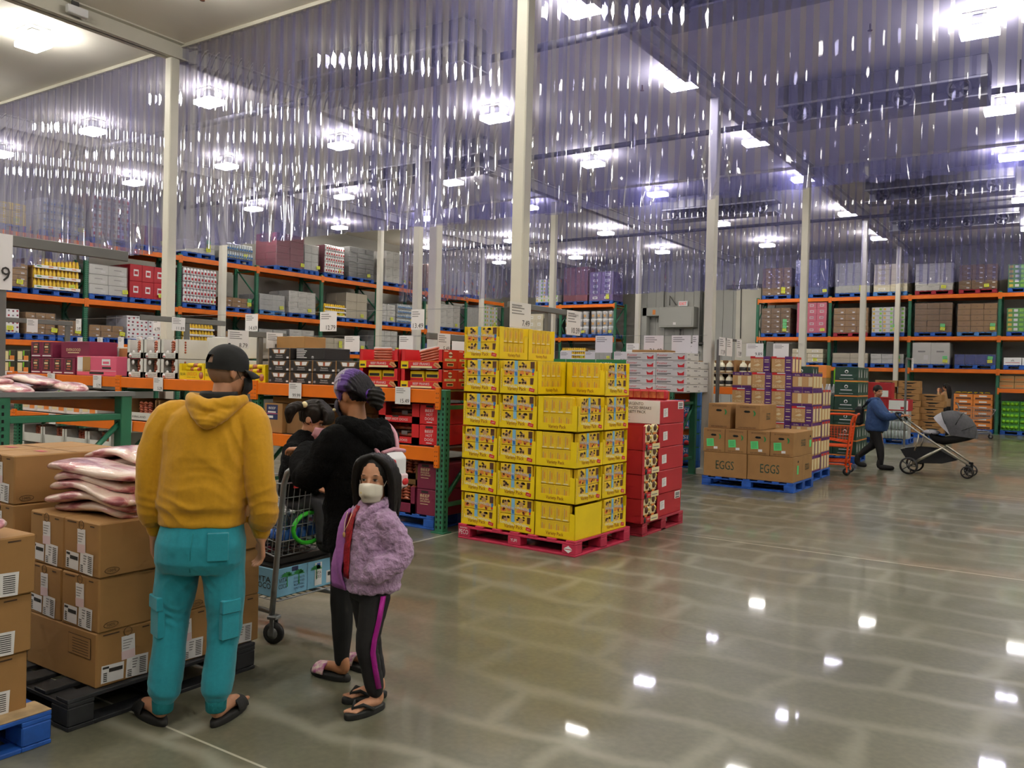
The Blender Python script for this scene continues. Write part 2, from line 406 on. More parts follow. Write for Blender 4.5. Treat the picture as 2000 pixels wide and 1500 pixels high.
# evaporator fan units
def evaporator(x0, x1, y, label):
    t = thing('evaporator', label, 'fan unit', ((x0+x1)/2, y, 0)); L_ = (x1-x0)/2
    g = G(); g.box(-L_, L_, -.1, .5, ZC-.42, ZC-.1, 'steel_grey', .02); obj('coil', g, t)
    for i in range(int(L_*2/.12)):
        x = -L_+.06+i*.12
        if i % 2: obj('fin', G().box(x-.03, x+.03, -.112, -.1, ZC-.4, ZC-.12, 'dark_grey'), t)
    g = G(); g.box(-L_, L_, -.14, -.1, ZC-.45, ZC-.42, 'wall_panel'); g.box(-L_, L_, -.08, .5, ZC-.7, ZC-.68, 'wall_panel'); g.box(-L_, L_, .46, .5, ZC-.68, ZC-.42, 'wall_panel'); obj('drain_pan', g, t)
    for i in range(4):
        x = -L_+(i+.5)*L_/2
        h = G(); h.lathe([(.15, 0), (.165, .02), (.165, .12), (.135, .12), (.13, .02), (.15, 0)], 'dark_grey', (x, -.12, ZC-.56), 20, 'y'); fr = obj('fan_ring', h, t)
        b = G(); b.lathe([(.0, .0), (.04, .0), (.04, .08)], 'black', (x, -.08, ZC-.56), 12, 'y'); b.lathe([(0, .09), (.15, .09), (.15, .1)], 'black', (x, -.1, ZC-.56), 16, 'y')
        for k in range(5):
            a = 2*PI*k/5; b.add([(x+.03*math.cos(a), -.06, ZC-.56+.03*math.sin(a)), (x+.125*math.cos(a-.25), -.07, ZC-.56+.125*math.sin(a-.25)), (x+.125*math.cos(a+.3), -.04, ZC-.56+.125*math.sin(a+.3))], [(0, 1, 2)], 'steel_grey')
        obj('fan_blades', b, fr)
    g = G()
    for x in (-L_+.1, L_-.1): g.box(x-.03, x+.03, .2, .26, ZC-.12, ZC, 'steel_grey')
    obj('bracket', g, t)
for a in ((-10.2, -6.9, 9.1, 'dark ceiling fan unit above and left of the tall column'), (-13.3, -10.1, 13.9, 'ceiling fan unit half hidden behind the strip curtain, left of centre'),
          (-4.2, -1.0, 9.1, 'ceiling fan unit at the top right edge of the picture'), (-4.1, -1.1, 13.9, 'ceiling fan unit on the right below the bright corner lamp'),
          (-9.2, -6.2, 21.0, 'far ceiling fan unit seen under the near curtain, left of the egg pallet column'), (-4.1, -1.1, 20.9, 'far ceiling fan unit seen under the near curtain at right'),
          (-4.3, -1.2, 25.2, 'furthest ceiling fan unit at right, low in the picture')): evaporator(*a)
# strip curtains
def strip_mesh(w_, h_, curl, seed, bow):
    rnd = random.Random(seed); g = G(); nx, nz = 6, 10; vs_ = []
    zz = [0, .25, .5, .7, .82, .9, .94, .97, .985, .993, 1]
    ph = rnd.uniform(0, 6)
    for j in range(nz+1):
        q = zz[j]; z = -h_*q; c = curl*max(0, (q-.8)/.2)**2
        for i in range(nx+1):
            u = i/nx*2-1
            y = bow*(1-u*u)+c*(.6+.4*math.sin(ph+u*2))+.002*math.sin(ph+q*5)
            vs_.append((u*w_/2+.008*math.sin(ph*2+q*3)*q, y, z))
    fs = [(j*(nx+1)+i, j*(nx+1)+i+1, (j+1)*(nx+1)+i+1, (j+1)*(nx+1)+i) for j in range(nz) for i in range(nx)]
    g.add(vs_, fs, 'strip_vinyl', True); return g.mesh('strip')
def curtain(x0, x1, y, zb, label, pitch, w_, gaps=()):
    t = thing('strip_curtain', label, 'strip curtain', (0, y, 0)); h_ = ZC-.02-zb
    sms = [strip_mesh(w_, h_+.03*math.sin(k*2.1), (.05, -.06, .09, .02, -.03, .12, .0, -.1)[k], k+int(y*3), (.016, .014, .018, .013, .02, .015, .012, .017)[k]) for k in range(8)]
    obj('rail', G().box(x0-.1, x1+.1, -.03, .03, ZC-.05, ZC, 'white_paint'), t)
    x = x0; k = 0
    while x < x1:
        if not any(a < x < b for a, b in gaps):
            obj('strip', sms[random.randrange(8)], t, (x, (.012 if k % 2 else -.012), ZC-.02), rot=(0, 0, random.uniform(-.04, .04)))
        x += pitch*random.uniform(.92, 1.08); k += 1
curtain(-18.6, 2.4, 7.86, 3.36, 'clear bluish plastic strip curtain hanging nearest, full width under the ceiling', .125, .205)
curtain(-17.2, 1.4, 19.62, 3.72, 'second plastic strip curtain hanging further back behind the near one', .15, .2)
# electrical gear and door panels on the back wall
t = thing('electrical_cabinet', 'large grey steel box on the back wall beneath the exit sign', 'cabinet', (-13.65, Y1-.06, 0))
g = G(); g.box(-.75, .78, -.5, 0, 3.66, 4.5, 'wall_panel', .01); obj('body', g, t); obj('door', G().box(-.68, .72, -.52, -.5, 3.72, 4.44, 'wall_panel', .006), t)
obj('notice', G().box(-.1, .02, -.524, -.521, 3.76, 3.86, 'paper'), t)
g = G(); g.box(-1.55, -.75, -.4, 0, 4.15, 4.5, 'wall_panel', .01); g.box(-1.6, -1.35, -.4, 0, 2.2, 4.5, 'wall_panel', .01); g.box(-1.6, .9, -.45, 0, 2.55, 2.68, 'wall_panel'); g.box(-1.6, -.85, -.4, 0, 1.6, 2.55, 'wall_panel', .01); obj('duct', g, t)
obj('warning_sticker', G().box(-1.08, -.95, -.405, -.401, 4.2, 4.4, 'orange_print'), t)
g = G(); g.tube([(.95, -.1, 2.9), (.95, -.1, ZC-.01)], .07, 'dark_grey', 8); g.tube([(-.2, -.2, 3.0), (1.2, -.2, 3.0)], .05, 'dark_grey', 8); g.tube([(.1, -.2, 3.0), (.1, -.2, 3.6)], .04, 'dark_grey', 8); g.tube([(-.7, -.1, 4.5), (-.7, -.1, ZC-.01)], .025, 'steel_grey', 6); g.tube([(-.45, -.1, 4.6), (-.45, -.1, 5.0), (-.15, -.1, 4.6)], .025, 'steel_grey', 6); obj('pipework', g, t)
t = thing('exit_sign', 'small glowing red EXIT sign above the grey electrical box', 'sign', (-13.5, Y1-.15, 4.55))
g = G(); g.box(-.2, .2, -.03, .03, 0, .22, 'cloud_white', .005); obj('case', g, t)
obj('lettering', G().text('EXIT', (0, -.034, .05), (1, 0, 0), (0, 0, 1), .12, 'exit_red', .3, 'c'), t)
t = thing('wall_door', 'tall pale sliding door panel on the back wall left of the right-hand rack', 'door', (-10.75, Y1-.06, 0))
g = G(); g.box(-.5, .5, -.1, 0, 0, 5.2, 'white_paint', .01); obj('leaf', g, t); obj('rail', G().box(-.9, .9, -.16, -.1, 5.2, 5.35, 'dark_grey'), t); obj('cable', G().tube([(-.3, -.12, 5.2), (-.28, -.12, 3.2)], .02, 'dark_grey', 6), t)
# ------------------------------------------------------------------ pallets
def pallet_geo(m, w_=1.22, d_=1.02, h_=.14, parts=True):
    """pieces of a block pallet as (name, G); base centre at origin"""
    out = []; t = .019; bh = h_-4*t+.006
    for i in range(7):
        x = -w_/2+(w_-.1)*i/6; q = G().box(x, x+.1, -d_/2, d_/2, h_-t, h_, m, .003); out.append(('deck_board', q))
    for y in (-d_/2, -.06, d_/2-.12): out.append(('stringer', G().box(-w_/2, w_/2, y, y+.12, h_-2*t, h_-t, m, .003)))
    for x in (-w_/2, -.07, w_/2-.14):
        for y in (-d_/2, -.06, d_/2-.12): out.append(('block', G().box(x, x+.14, y, y+.12, t, h_-2*t, m, .006)))
    for y in (-d_/2, -.06, d_/2-.12): out.append(('bottom_board', G().box(-w_/2, w_/2, y, y+.12, 0, t, m, .003)))
    for x in (-w_/2, w_/2-.1): out.append(('bottom_board', G().box(x, x+.1, -d_/2+.12, d_/2-.12, 0, t, m, .003)))
    return out
_pm = {}
def pallet_mesh(m, w_, d_):
    k = (m, round(w_, 2), round(d_, 2))
    if k not in _pm:
        g = G()
        for nme, q in pallet_geo(m, w_, d_): g.add(q.v, q.f, q.mats[0])
        _pm[k] = g.mesh('pallet')
    return _pm[k]
def pallet(label, m, loc, rz=0, w_=1.22, d_=1.02):
    t = thing('pallet', label, 'pallet', loc, rz, 'pallets on the floor')
    for nme, q in pallet_geo(m, w_, d_): obj(nme, q, t)
    return t
# ------------------------------------------------------------------ racks
def upright_mesh(h_, d_, holes):
    """one upright frame in the y-z plane: two posts with punched faces towards -y, braces; front post at y=0"""
    posts = []
    for y in (0, d_-.09):
        g = G(); g.box(-.05, .05, y, y+.09, 0, h_, 'green_rack', .006); g.box(-.08, .08, y-.02, y+.11, 0, .012, 'green_rack')
        if holes and y == 0:
            z = .06; 
            while z < h_-.05:
                for x in (-.026, .026): g.box(x-.009, x+.009, y-.0015, y+.001, z-.014, z+.012, 'hole'); 
                for q in (.03,): g.box(.049, .0515, y+q, y+q+.016, z-.012, z+.012, 'hole')
                z += .0508
        posts.append(g.mesh('post'))
    b = []
    z = .3; up = True
    while z+.9 < h_:
        g = G(); a, c = (.06, d_-.06) if up else (d_-.06, .06)
        dz = .85; L_ = math.hypot(c-a, dz)
        g.tube([(0, a, z), (0, c, z+dz)], .024, 'green_rack', 4); b.append(g.mesh('brace')); z += dz; up = not up
    for z in (.25, h_-.2): g = G(); g.box(-.02, .02, .08, d_-.08, z, z+.04, 'green_rack'); b.append(g.mesh('brace'))
    return posts, b
def beam_mesh(L_, hb=.13):
    g = G(); g.box(.05, L_-.05, -.02, .03, -hb/2, hb/2-.003, 'orange', .004)
    for x in (.0, L_-.055):
        g.box(x, x+.055, -.03, .0, -hb/2-.06, hb/2+.02, 'orange', .003)
        for k in range(4): g.box(x+.012, x+.02, -.0315, -.03, -hb/2-.04+k*.045, -hb/2-.028+k*.045, 'brown_print'); g.box(x+.035, x+.043, -.0315, -.03, -hb/2-.04+k*.045, -hb/2-.028+k*.045, 'brown_print')
    return g.mesh('beam')
def rack(name, label, loc, rz, xs, levels, h_, d_, holes=True, hb=.13, skip=()):
    """xs: post centres along local +x; levels: beam heights"""
    t = thing(name, label, 'rack', loc, rz)
    posts, br = upright_mesh(h_, d_, holes)
    for i, x in enumerate(xs):
        for p in posts: obj('post', p, t, (x, 0, 0))
        for p in br: obj('brace', p, t, (x, 0, 0))
    bms = {}
    for i in range(len(xs)-1):
        L_ = round(xs[i+1]-xs[i], 3)
        if L_ not in bms: bms[L_] = beam_mesh(L_, hb)
        for k, z in enumerate(levels):
            if (i, k) in skip: continue
            obj('beam', bms[L_], t, (xs[i], -.0, z)); o = obj('beam', bms[L_], t, (xs[i]+L_, d_, z), PI)
            g = G(); g.box(.06, L_-.06, .03, d_-.03, hb/2-.024, hb/2-.004, 'galv'); 
            obj('wire_deck', g, t, (xs[i], 0, z))
    return t
LV = [2.03, 3.10, 4.50]
RL = rack('pallet_rack', 'tall orange and green pallet rack along the left wall', (-20.2, 6.2, 0), PI/2, [round(i*2.6, 2) for i in range(10)], LV, 4.62, 1.05)
RB = rack('pallet_rack', 'pallet rack on the back wall holding white buckets', (-20.9, 31.2, 0), 0, [0, 2.57, 5.17], LV, 4.62, 1.05)
RR = rack('pallet_rack', 'pallet rack on the back wall at right behind the stroller', (-9.8, 31.2, 0), 0, [0, 2.6, 5.2, 7.85, 10.45], LV, 4.62, 1.05)
# ------------------------------------------------------------------ wrapped pallet loads standing on the racks
def carton_mesh(w_, d_, h_, m, deco=None):
    g = G(); g.box(-w_/2, w_/2, -d_/2, d_/2, 0, h_, m, min(.008, h_*.05)); D = (w_, d_, h_)
    if deco == 'stamp': g.decal('F', D, w_*.3, w_*.7, h_*.55, h_*.62, 'ink_soft'); g.decal('F', D, w_*.62, w_*.85, h_*.2, h_*.42, 'paper')
    elif deco == 'dots':
        g.decal('F', D, w_*.45, w_*.55, h_*.45, h_*.55, 'ink_brown')
    elif deco == 'line': g.decal('F', D, w_*.1, w_*.6, h_*.75, h_*.8, 'ink_soft'); g.decal('F', D, w_*.1, w_*.35, h_*.6, h_*.64, 'ink_soft')
    elif deco == 'logo': g.decal('F', D, w_*.3, w_*.7, h_*.3, h_*.7, 'cloud_white'); g.decal('F', D, w_*.36, w_*.64, h_*.4, h_*.6, m, .003)
    elif deco == 'redlogo': g.decal('F', D, w_*.2, w_*.8, h_*.35, h_*.75, 'red_card'); g.decal('F', D, w_*.28, w_*.72, h_*.5, h_*.6, 'cloud_white', .003)
    elif deco == 'limes':
        for q in range(3): g.decal('F', D, w_*(.06+q*.32), w_*(.28+q*.32), h_*.25, h_*.8, ('yellow_pack', 'cloud_white', 'lime')[q])
    elif deco == 'sk': g.label('F', D, w_*.5, h_*.5, '.sk.', h_*.3, 'ink'); g.decal('F', D, w_*.1, w_*.9, h_*.3, h_*.36, 'red_card')
    elif deco == 'jars':
        n = max(3, int(w_/.09)); 
        for q in range(n):
            x = -w_/2+(q+.5)*w_/n; r = w_/n*.44
            g.lathe([(r*.9, 0), (r, h_*.1), (r, h_*.6), (r*.5, h_*.86), (r*.5, h_)], 'yellow_pack', (x, -d_/2-r*.2, 0), 8)
        g.box(-w_/2, w_/2, -d_/2-.09, -d_/2-.086, 0, h_*.3, 'cloud_white'); g.decal('F', D, w_*.1, w_*.3, .03, h_*.22, 'green_print', .092); g.decal('F', D, w_*.6, w_*.8, .03, h_*.22, 'orange_print', .092)
    elif deco == 'cans':
        n = max(3, int(w_/.1))
        for q in range(n):
            x = -w_/2+(q+.5)*w_/n; r = w_/n*.46
            g.lathe([(r*.9, .01), (r, .03), (r, h_*.8), (r*.8, h_*.92), (r*.8, h_*.98)], 'cloud_white', (x, -d_/2-r*.3, 0), 8)
            g.box(x-r*.5, x+r*.5, -d_/2-r*1.32, -d_/2-r*1.2, h_*.25, h_*.6, 'red_card')
    elif deco == 'bottles':
        n = max(4, int(w_/.08))
        for q in range(n):
            x = -w_/2+(q+.5)*w_/n; r = w_/n*.45
            g.lathe([(r, .01), (r, h_*.62), (r*.4, h_*.85), (r*.4, h_*.97)], 'bottle_clear', (x, -d_/2-r*.3, 0), 8); g.box(x-r*.6, x+r*.6, -d_/2-r*1.3, -d_/2-r*1.15, h_*.2, h_*.45, 'blue_print')
    elif deco == 'bucket':
        g.v = []; g.f = []; g.m = []; g.sm = []
        r = min(w_, d_)/2*.97; g.lathe([(r*.86, 0), (r*.98, h_*.86), (r, h_*.87), (r, h_), (0, h_)], 'cloud_white', (0, 0, 0), 18); g.lathe([(r*.99, h_*.7), (r*1.01, h_*.72), (r*.99, h_*.76)], 'white_card', (0, 0, 0), 18)
        g.add([(x, -r*.98*math.cos(x/r*.9), z) for x in (-r*.4, r*.4) for z in (h_*.25, h_*.6)], [(0, 2, 3, 1)], 'tan_print')
    elif deco == 'pattern':
        rnd = random.Random(3)
        for q in range(5):
            for p in range(3):
                a, b = (q+.1+rnd.random()*.3)/5, (p+.1+rnd.random()*.3)/3; g.decal('F', D, a*w_, (a+.09)*w_, b*h_, (b+.14)*h_, ('red_card', 'ink_soft', 'maroon')[(q+p) % 3])
    return g.mesh('carton')
mat('bottle_clear', '#b9c2c6', .15, spec=.7)
mat('blue_wrap', '#2a3d8c', .3, var=(9, .2)); mat('purple_wrap', '#63408c', .35, var=(9, .15)); mat('dark_green', '#234536', .5, var=(5, .06))
mat('silver_wrap', '#b9bab8', .3, var=(9, .08)); mat('cream_card', '#cfc6ae', .6, var=(5, .04)); mat('beige_card', '#c4b9a2', .65, var=(5, .04)); mat('green_card', '#4d9a3a', .5)
# style: material, deco, cells across, layers, film?
ST = {'white': ('white_card', 'line', 3, 4, 1), 'white2': ('white_card', 'stamp', 2, 3, 1), 'kraft': ('kraft', 'stamp', 3, 4, 1), 'kraft2': ('kraft_dark', 'stamp', 3, 5, 1), 'tan': ('kraft', 'dots', 3, 5, 1),
      'jars': ('kraft_inside', 'jars', 2, 3, 0), 'cans': ('maroon', 'cans', 2, 5, 1), 'bottles': ('silver_wrap', 'bottles', 2, 4, 1), 'redwhite': ('red_card', 'logo', 3, 2, 0), 'pink': ('pink_card', 'logo', 3, 5, 1),
      'green': ('green_card', 'limes', 2, 5, 1), 'maroon': ('maroon', None, 2, 5, 1), 'purple': ('purple_wrap', 'logo', 2, 5, 1), 'blue': ('blue_wrap', None, 4, 1, 1), 'silver': ('silver_wrap', None, 2, 3, 1),
      'grey': ('dark_grey', 'line', 3, 6, 1), 'yellow': ('yellow_card', 'logo', 3, 3, 0), 'pattern': ('cloud_white', 'pattern', 2, 2, 0), 'bucket': ('cloud_white', 'bucket', 4, 3, 0), 'sk': ('cloud_white', 'sk', 2, 1, 0),
      'brown': ('kraft_dark', 'dots', 3, 6, 1), 'greenwhite': ('cloud_white', 'limes', 3, 6, 1), 'mixed': ('cream_card', 'logo', 2, 3, 0), 'dark': ('dark_green', 'line', 2, 3, 1), 'beige': ('beige_card', None, 2, 3, 1)}
_cm = {}
def cmesh(*k):
    k = tuple(round(q, 2) if isinstance(q, float) else q for q in k)
    if k not in _cm: _cm[k] = carton_mesh(*k)
    return _cm[k]
def load(label, style, loc, rz, w_, d_, h_, pm='blue_pallet', tags='y', layers=None):
    """a stretch-wrapped pallet load; loc is the front-left... centre of the front edge at the pallet base"""
    t = thing('wrapped_pallet_load', label, 'pallet load', loc, rz, 'wrapped pallet loads on the racks')
    m, deco, nx, nz, film = ST[style]
    if layers: nz = layers
    pw = max(.6, w_)
    o = obj('pallet', pallet_mesh(pm, pw, 1.0), t, (0, .5, 0))
    hc = h_/nz; wc = w_/nx; z = .14
    for k in range(nz):
        for i in range(nx):
            for j in range(2):
                if deco == 'bucket' and j: continue
                dz = .47
                me = cmesh(wc-.006, dz if deco != 'bucket' else wc, hc-.004, m, deco)
                obj('carton', me, t, (-w_/2+(i+.5)*wc+random.uniform(-.008, .008), .03+dz/2+j*.475+random.uniform(-.01, .01), z+k*hc))
    if film:
        g = G(); g.box(-w_/2-.012, w_/2+.012, .0, 1.0, .1, .14+h_+.01, 'film', .02); obj('stretch_film', g, t)
    q = random.uniform(.0, .25)*w_
    for k, c in enumerate(tags):
        g = G(); g.box(-.07, .07, -.003, 0, 0, .1, 'tag_yellow' if c == 'y' else 'tag_green'); 
        for r in range(3): g.box(-.055, .04+.01*r, -.0045, -.003, .02+r*.026, .03+r*.026, 'ink_soft')
        obj('tag', g, t, (w_*.22+q-.0*k, -.018, .2+k*.115), rot=(0, random.uniform(-.15, .15), 0))
    return t
LN = {0: 'lower', 1: 'middle', 2: 'top'}
def left_load(level, y0, y1, h_, style, label, pm='blue_pallet', tags='y', layers=None):
    load(label, style, (-20.2, (y0+y1)/2, LV[level]+.072), PI/2, y1-y0, 1.0, h_, pm, tags, layers)
def back_load(level, x0, x1, h_, style, label, pm='blue_pallet', tags='y', layers=None):
    load(label, style, ((x0+x1)/2, 31.2, LV[level]+.072), 0, x1-x0, 1.0, h_, pm, tags, layers)
A = ' on the left rack'
for a in [
 (1, 8.92, 10.0, .55, 'kraft', 'brown cartons with yellow tags beside the price sign edge, middle level'), (1, 10.12, 11.22, .72, 'jars', 'trays of yellow jars, middle level'),
 (1, 11.47, 12.48, .74, 'white2', 'plain white cartons with one yellow tag, middle level'), (1, 12.55, 13.58, .86, 'redwhite', 'red cartons over white wrapping, middle level, left of the white column'),
 (1, 14.08, 15.15, .95, 'cans', 'tall stack of red and white cans, middle level'), (1, 15.4, 16.38, .27, 'kraft', 'two low layers of brown cartons, middle level', 'blue_pallet', 'yg', 2),
 (1, 16.71, 17.68, .48, 'silver', 'low silvery wrapped block, middle level', 'lightblue_pallet'), (1, 17.84, 18.94, .68, 'white', 'neat white cartons, middle level'),
 (1, 19.28, 20.24, .4, 'jars', 'low trays of yellow-labelled tubs, middle level'), (1, 20.3, 21.3, .85, 'beige', 'tall off-white wrapped block, middle level'),
 (1, 21.88, 22.76, .62, 'white2', 'crinkled white wrapped cartons, middle level, behind the slim column'), (1, 22.85, 23.7, .68, 'bottles', 'clear bottle packs, middle level'),
 (1, 24.48, 25.25, .8, 'mixed', 'cream cartons, middle level, between two columns'), (1, 25.35, 26.6, .88, 'white', 'tall white wrapped cartons, middle level near the corner'), (1, 27.08, 27.85, .9, 'silver', 'grey wrapped bags, middle level near the corner'),
 (1, 28.0, 29.2, 1.05, 'greenwhite', 'colourful green and red printed packs at the far corner, middle level', 'blue_pallet', 'yyy'),
 (2, 8.92, 9.95, .5, 'yellow', 'bright yellow cartons behind the curtain, top level, far left'), (2, 10.3, 11.3, .75, 'bottles', 'pale bottle packs behind the curtain, top level'), (2, 11.5, 12.48, 1.1, 'cans', 'tall can stack behind the curtain, top level'),
 (2, 12.55, 13.5, .5, 'maroon', 'dark red packs behind the curtain, top level'), (2, 14.08, 15.1, .33, 'white2', 'low white cartons with three yellow tags, top level', 'blue_pallet', 'yyg', 2),
 (2, 15.4, 16.4, .42, 'bottles', 'low bottle packs, top level between two columns', 'blue_pallet', 'y', 2), (2, 17.3, 18.4, 1.0, 'maroon', 'tall dark red stack behind the far curtain, top level'), (2, 18.45, 19.02, .8, 'silver', 'narrow grey stack behind the far curtain, top level'),
 (2, 19.28, 20.14, .9, 'cans', 'can trays behind the far curtain, top level'), (2, 20.4, 21.6, 1.0, 'grey', 'dark grey stack behind the far curtain, top level'), (2, 22.2, 23.4, 1.1, 'white', 'tall white stack behind the far curtain, top level'),
 (2, 24.48, 25.3, .9, 'kraft', 'brown stack behind the far curtain, top level'), (2, 27.08, 28.0, .9, 'white2', 'white stack near the corner, top level'),
 (0, 8.92, 9.85, .55, 'pattern', 'red and white printed cartons at the left edge, lower level'), (0, 9.98, 10.66, .5, 'kraft', 'torn open brown cartons, lower level'), (0, 10.74, 11.3, .36, 'kraft', 'small brown stack beside the rack post, lower level'),
 (0, 11.5, 12.4, .3, 'kraft', 'low brown cartons with a yellow tag, lower level', 'blue_pallet', 'y', 2), (0, 12.5, 13.7, .6, 'pattern', 'white cartons speckled with red print, lower level'),
 (0, 14.08, 15.1, .5, 'jars', 'trays of small jars with a green tag, lower level', 'blue_pallet', 'g'), (0, 15.4, 16.4, .36, 'kraft', 'low brown stack behind a column, lower level', 'blue_pallet', 'y', 2),
 (0, 16.71, 17.77, .5, 'silver', 'clear wrapped packs with a burger picture, lower level'), (0, 17.9, 18.9, .55, 'white2', 'white cartons with green and yellow tags, lower level', 'lightblue_pallet', 'yg'),
 (0, 19.28, 20.3, .36, 'beige', 'low crinkled clear wrapped packs, lower level', 'blue_pallet', 'yy', 2), (0, 20.4, 21.25, .32, 'silver', 'low green-grey wrapped packs, lower level', 'blue_pallet', 'y', 2), (0, 21.88, 22.9, .75, 'white', 'white cartons beside the slim column, lower level', 'blue_pallet', 'y'),
 (0, 24.48, 25.35, .4, 'blue', 'low blue packs, lower level near the corner', 'blue_pallet', 'y', 1), (0, 27.08, 27.95, .5, 'kraft2', 'brown cartons, lower level near the corner')]:
    left_load(a[0], a[1], a[2], a[3], a[4], a[5]+A, *a[6:])
A = ' on the back rack'
for a in [
 (2, -19.6, -18.5, 1.0, 'greenwhite', 'tall green, white and yellow packs, top level left'), (2, -18.2, -17.05, 1.45, 'maroon', 'tall maroon stack, top level above the buckets', 'blue_pallet', ''), (2, -16.95, -15.85, 1.2, 'purple', 'tall purple packs, top level above the buckets', 'blue_pallet', 'yy'),
 (1, -18.2, -17.05, .98, 'bucket', 'white buckets, middle level, left one of two', 'blue_pallet', 'y'), (1, -16.95, -15.85, .98, 'bucket', 'white buckets, middle level, right one of two', 'blue_pallet', 'y'),
 (1, -20.0, -19.2, .9, 'mixed', 'cream cartons, middle level, in the corner'), (1, -19.15, -18.5, .7, 'grey', 'dark cartons, middle level, next to the buckets'),
 (0, -18.2, -17.05, .5, 'jars', 'trays of small tubs, lower level under the left buckets'), (0, -16.95, -15.85, .4, 'silver', 'clear wrapped packs, lower level under the right buckets', 'blue_pallet', 'y', 2),
 (2, -9.65, -8.6, 1.0, 'kraft2', 'brown cartons behind the curtain, top level, leftmost of the right rack', 'blue_pallet', 'yy'), (2, -8.45, -7.3, 1.25, 'blue', 'white and blue wrapped stack, top level behind the column', 'blue_pallet', 'y', 5),
 (2, -7.05, -5.9, 1.05, 'silver', 'grey wrapped stack with a row of yellow tags, top level', 'blue_pallet', 'yy'), (2, -5.78, -4.7, .95, 'mixed', 'pale cartons with yellow logos, top level', 'lightblue_pallet', 'y', 5),
 (2, -4.46, -3.32, .9, 'white', 'white cartons on a red pallet, top level', 'crimson_pallet', 'y', 5), (2, -3.14, -2.05, .8, 'kraft2', 'brown wrapped stack on a red pallet, top level', 'crimson_pallet', 'y'), (2, -1.75, -.75, .75, 'green', 'green packs with yellow tags, top level', 'blue_pallet', 'yy'),
 (1, -9.65, -8.6, .92, 'kraft2', 'mixed brown cartons with many green tags, middle level', 'blue_pallet', 'yggg'), (1, -8.35, -7.32, 1.1, 'pink', 'pink and white cartons with wooden edge, middle level'),
 (1, -7.07, -5.92, .87, 'kraft', 'brown cartons wrapped on a sagging red pallet, middle level', 'crimson_pallet', 'yg', 4), (1, -5.8, -4.75, .87, 'greenwhite', 'white edged trays of green packs, middle level', 'blue_pallet', 'yg'),
 (1, -4.44, -3.32, .98, 'brown', 'shiny brown wrapped cartons, middle level', 'blue_pallet', 'yg', 5), (1, -3.16, -2.02, .93, 'tan', 'plain tan cartons with small dots, middle level', 'lightblue_pallet', 'yg', 5), (1, -1.75, -.75, .75, 'green', 'green and yellow fruit cartons, middle level', 'blue_pallet', ''),
 (0, -8.5, -7.4, .5, 'mixed', 'low mixed packs, lower level behind the oat milk'), (0, -7.07, -5.9, .35, 'beige', 'low tan wrapped block, lower level', 'blue_pallet', '', 2), (0, -5.8, -4.75, .33, 'white', 'low white and grey cartons, lower level', 'blue_pallet', 'yg', 2),
 (0, -4.48, -3.35, .72, 'white2', 'three tall white wrapped cartons, lower level', 'blue_pallet', 'yg', 1), (0, -3.2, -2.02, .33, 'blue', 'low dark blue wrapped packs, lower level', 'blue_pallet', 'yg'), (0, -1.8, -.8, .24, 'sk', 'white cartons lettered .sk. with a red line, lower level', 'blue_pallet', '')]:
    back_load(a[0], a[1], a[2], a[3], a[4], a[5]+A, *a[6:])
# ------------------------------------------------------------------ middle racks
R1 = rack('sausage_rack', 'low orange and green rack of sausages behind the man and cart', (-16.19, 6.5, 0), 0, [round(i*2.76, 2) for i in range(5)], [.775, 1.35], 1.42, 1.05, True, .14)
R2 = rack('cheese_rack', 'low green rack behind the red cheese pallet', (-10.72, 12.28, 0), 0, [0, 2.76, 5.52], [.7, 1.29], 1.36, 1.05, True, .13)
R3 = rack('milk_rack', 'low orange rack of milk behind the egg pallet column', (-10.6, 15.9, 0), 0, [0, 2.76, 5.6], [.7, 1.36], 1.43, 1.05, True, .14)
R4 = rack('meat_rack', 'low green-ended rack with bagged meat at the left edge', (-8.95, 2.85, 0), 0, [0, 2.76], [1.28], 1.37, 1.0, True, .13)
g = G()
for z in (1.16, .5): g.box(2.72, 2.8, .08, .92, z, z+.05, 'green_rack', .004)
obj('end_brace', g, R4)
for i, z in enumerate((1.375,)): obj('shelf_edge', G().box(2.7, 2.82, -.02, 1.02, z-.03, z+.005, 'galv'), R4)
g = G(); g.box(-.0, 2.76, .9, 1.0, .7, .82, 'orange'); obj('rear_beam', g, R4)
# shelf price cards on the sausage rack beam
def price_card(g, u, z, w_, h_, price, y=0, lines=3, m='paper'):
    g.box(u-w_/2, u+w_/2, y-.004, y, z-h_/2, z+h_/2, m)
    for k in range(lines): g.box(u-w_*.42, u+w_*(.05+.12*(k % 2)), y-.0055, y-.004, z+h_*(.36-k*.11), z+h_*(.40-k*.11), 'ink_soft')
    if price: g.text(price, (u+w_*.44, y-.006, z-h_*.42), (1, 0, 0), (0, 0, 1), h_*.24, 'ink', None, 'r')
for px, pr, d in ((-13.75, '', 'leftmost'), (-12.35, '', 'second from left'), (-11.15, '5.79', 'third from left, under the pink carton'), (-9.75, '5.29', 'under the white sausage cartons'), (-7.2, '99.99', 'reading 99.99 under the black cartons'), (-5.62, '15.49', 'reading 15.49 under the red frankfurter cartons')):
    g = G(); price_card(g, 0, 0, .2, .175, pr); thing('price_card', 'white shelf price card '+d, 'price card', (px, 6.468, 1.345), 0, 'shelf price cards', g)
for px, z, d in ((-10.4, .77, 'on the lower beam left of the man'), (-12.3, .77, 'on the lower beam at far left')):
    g = G(); price_card(g, 0, 0, .18, .15, ''); thing('price_card', 'white shelf price card '+d, 'price card', (px, 6.468, z), 0, 'shelf price cards', g)
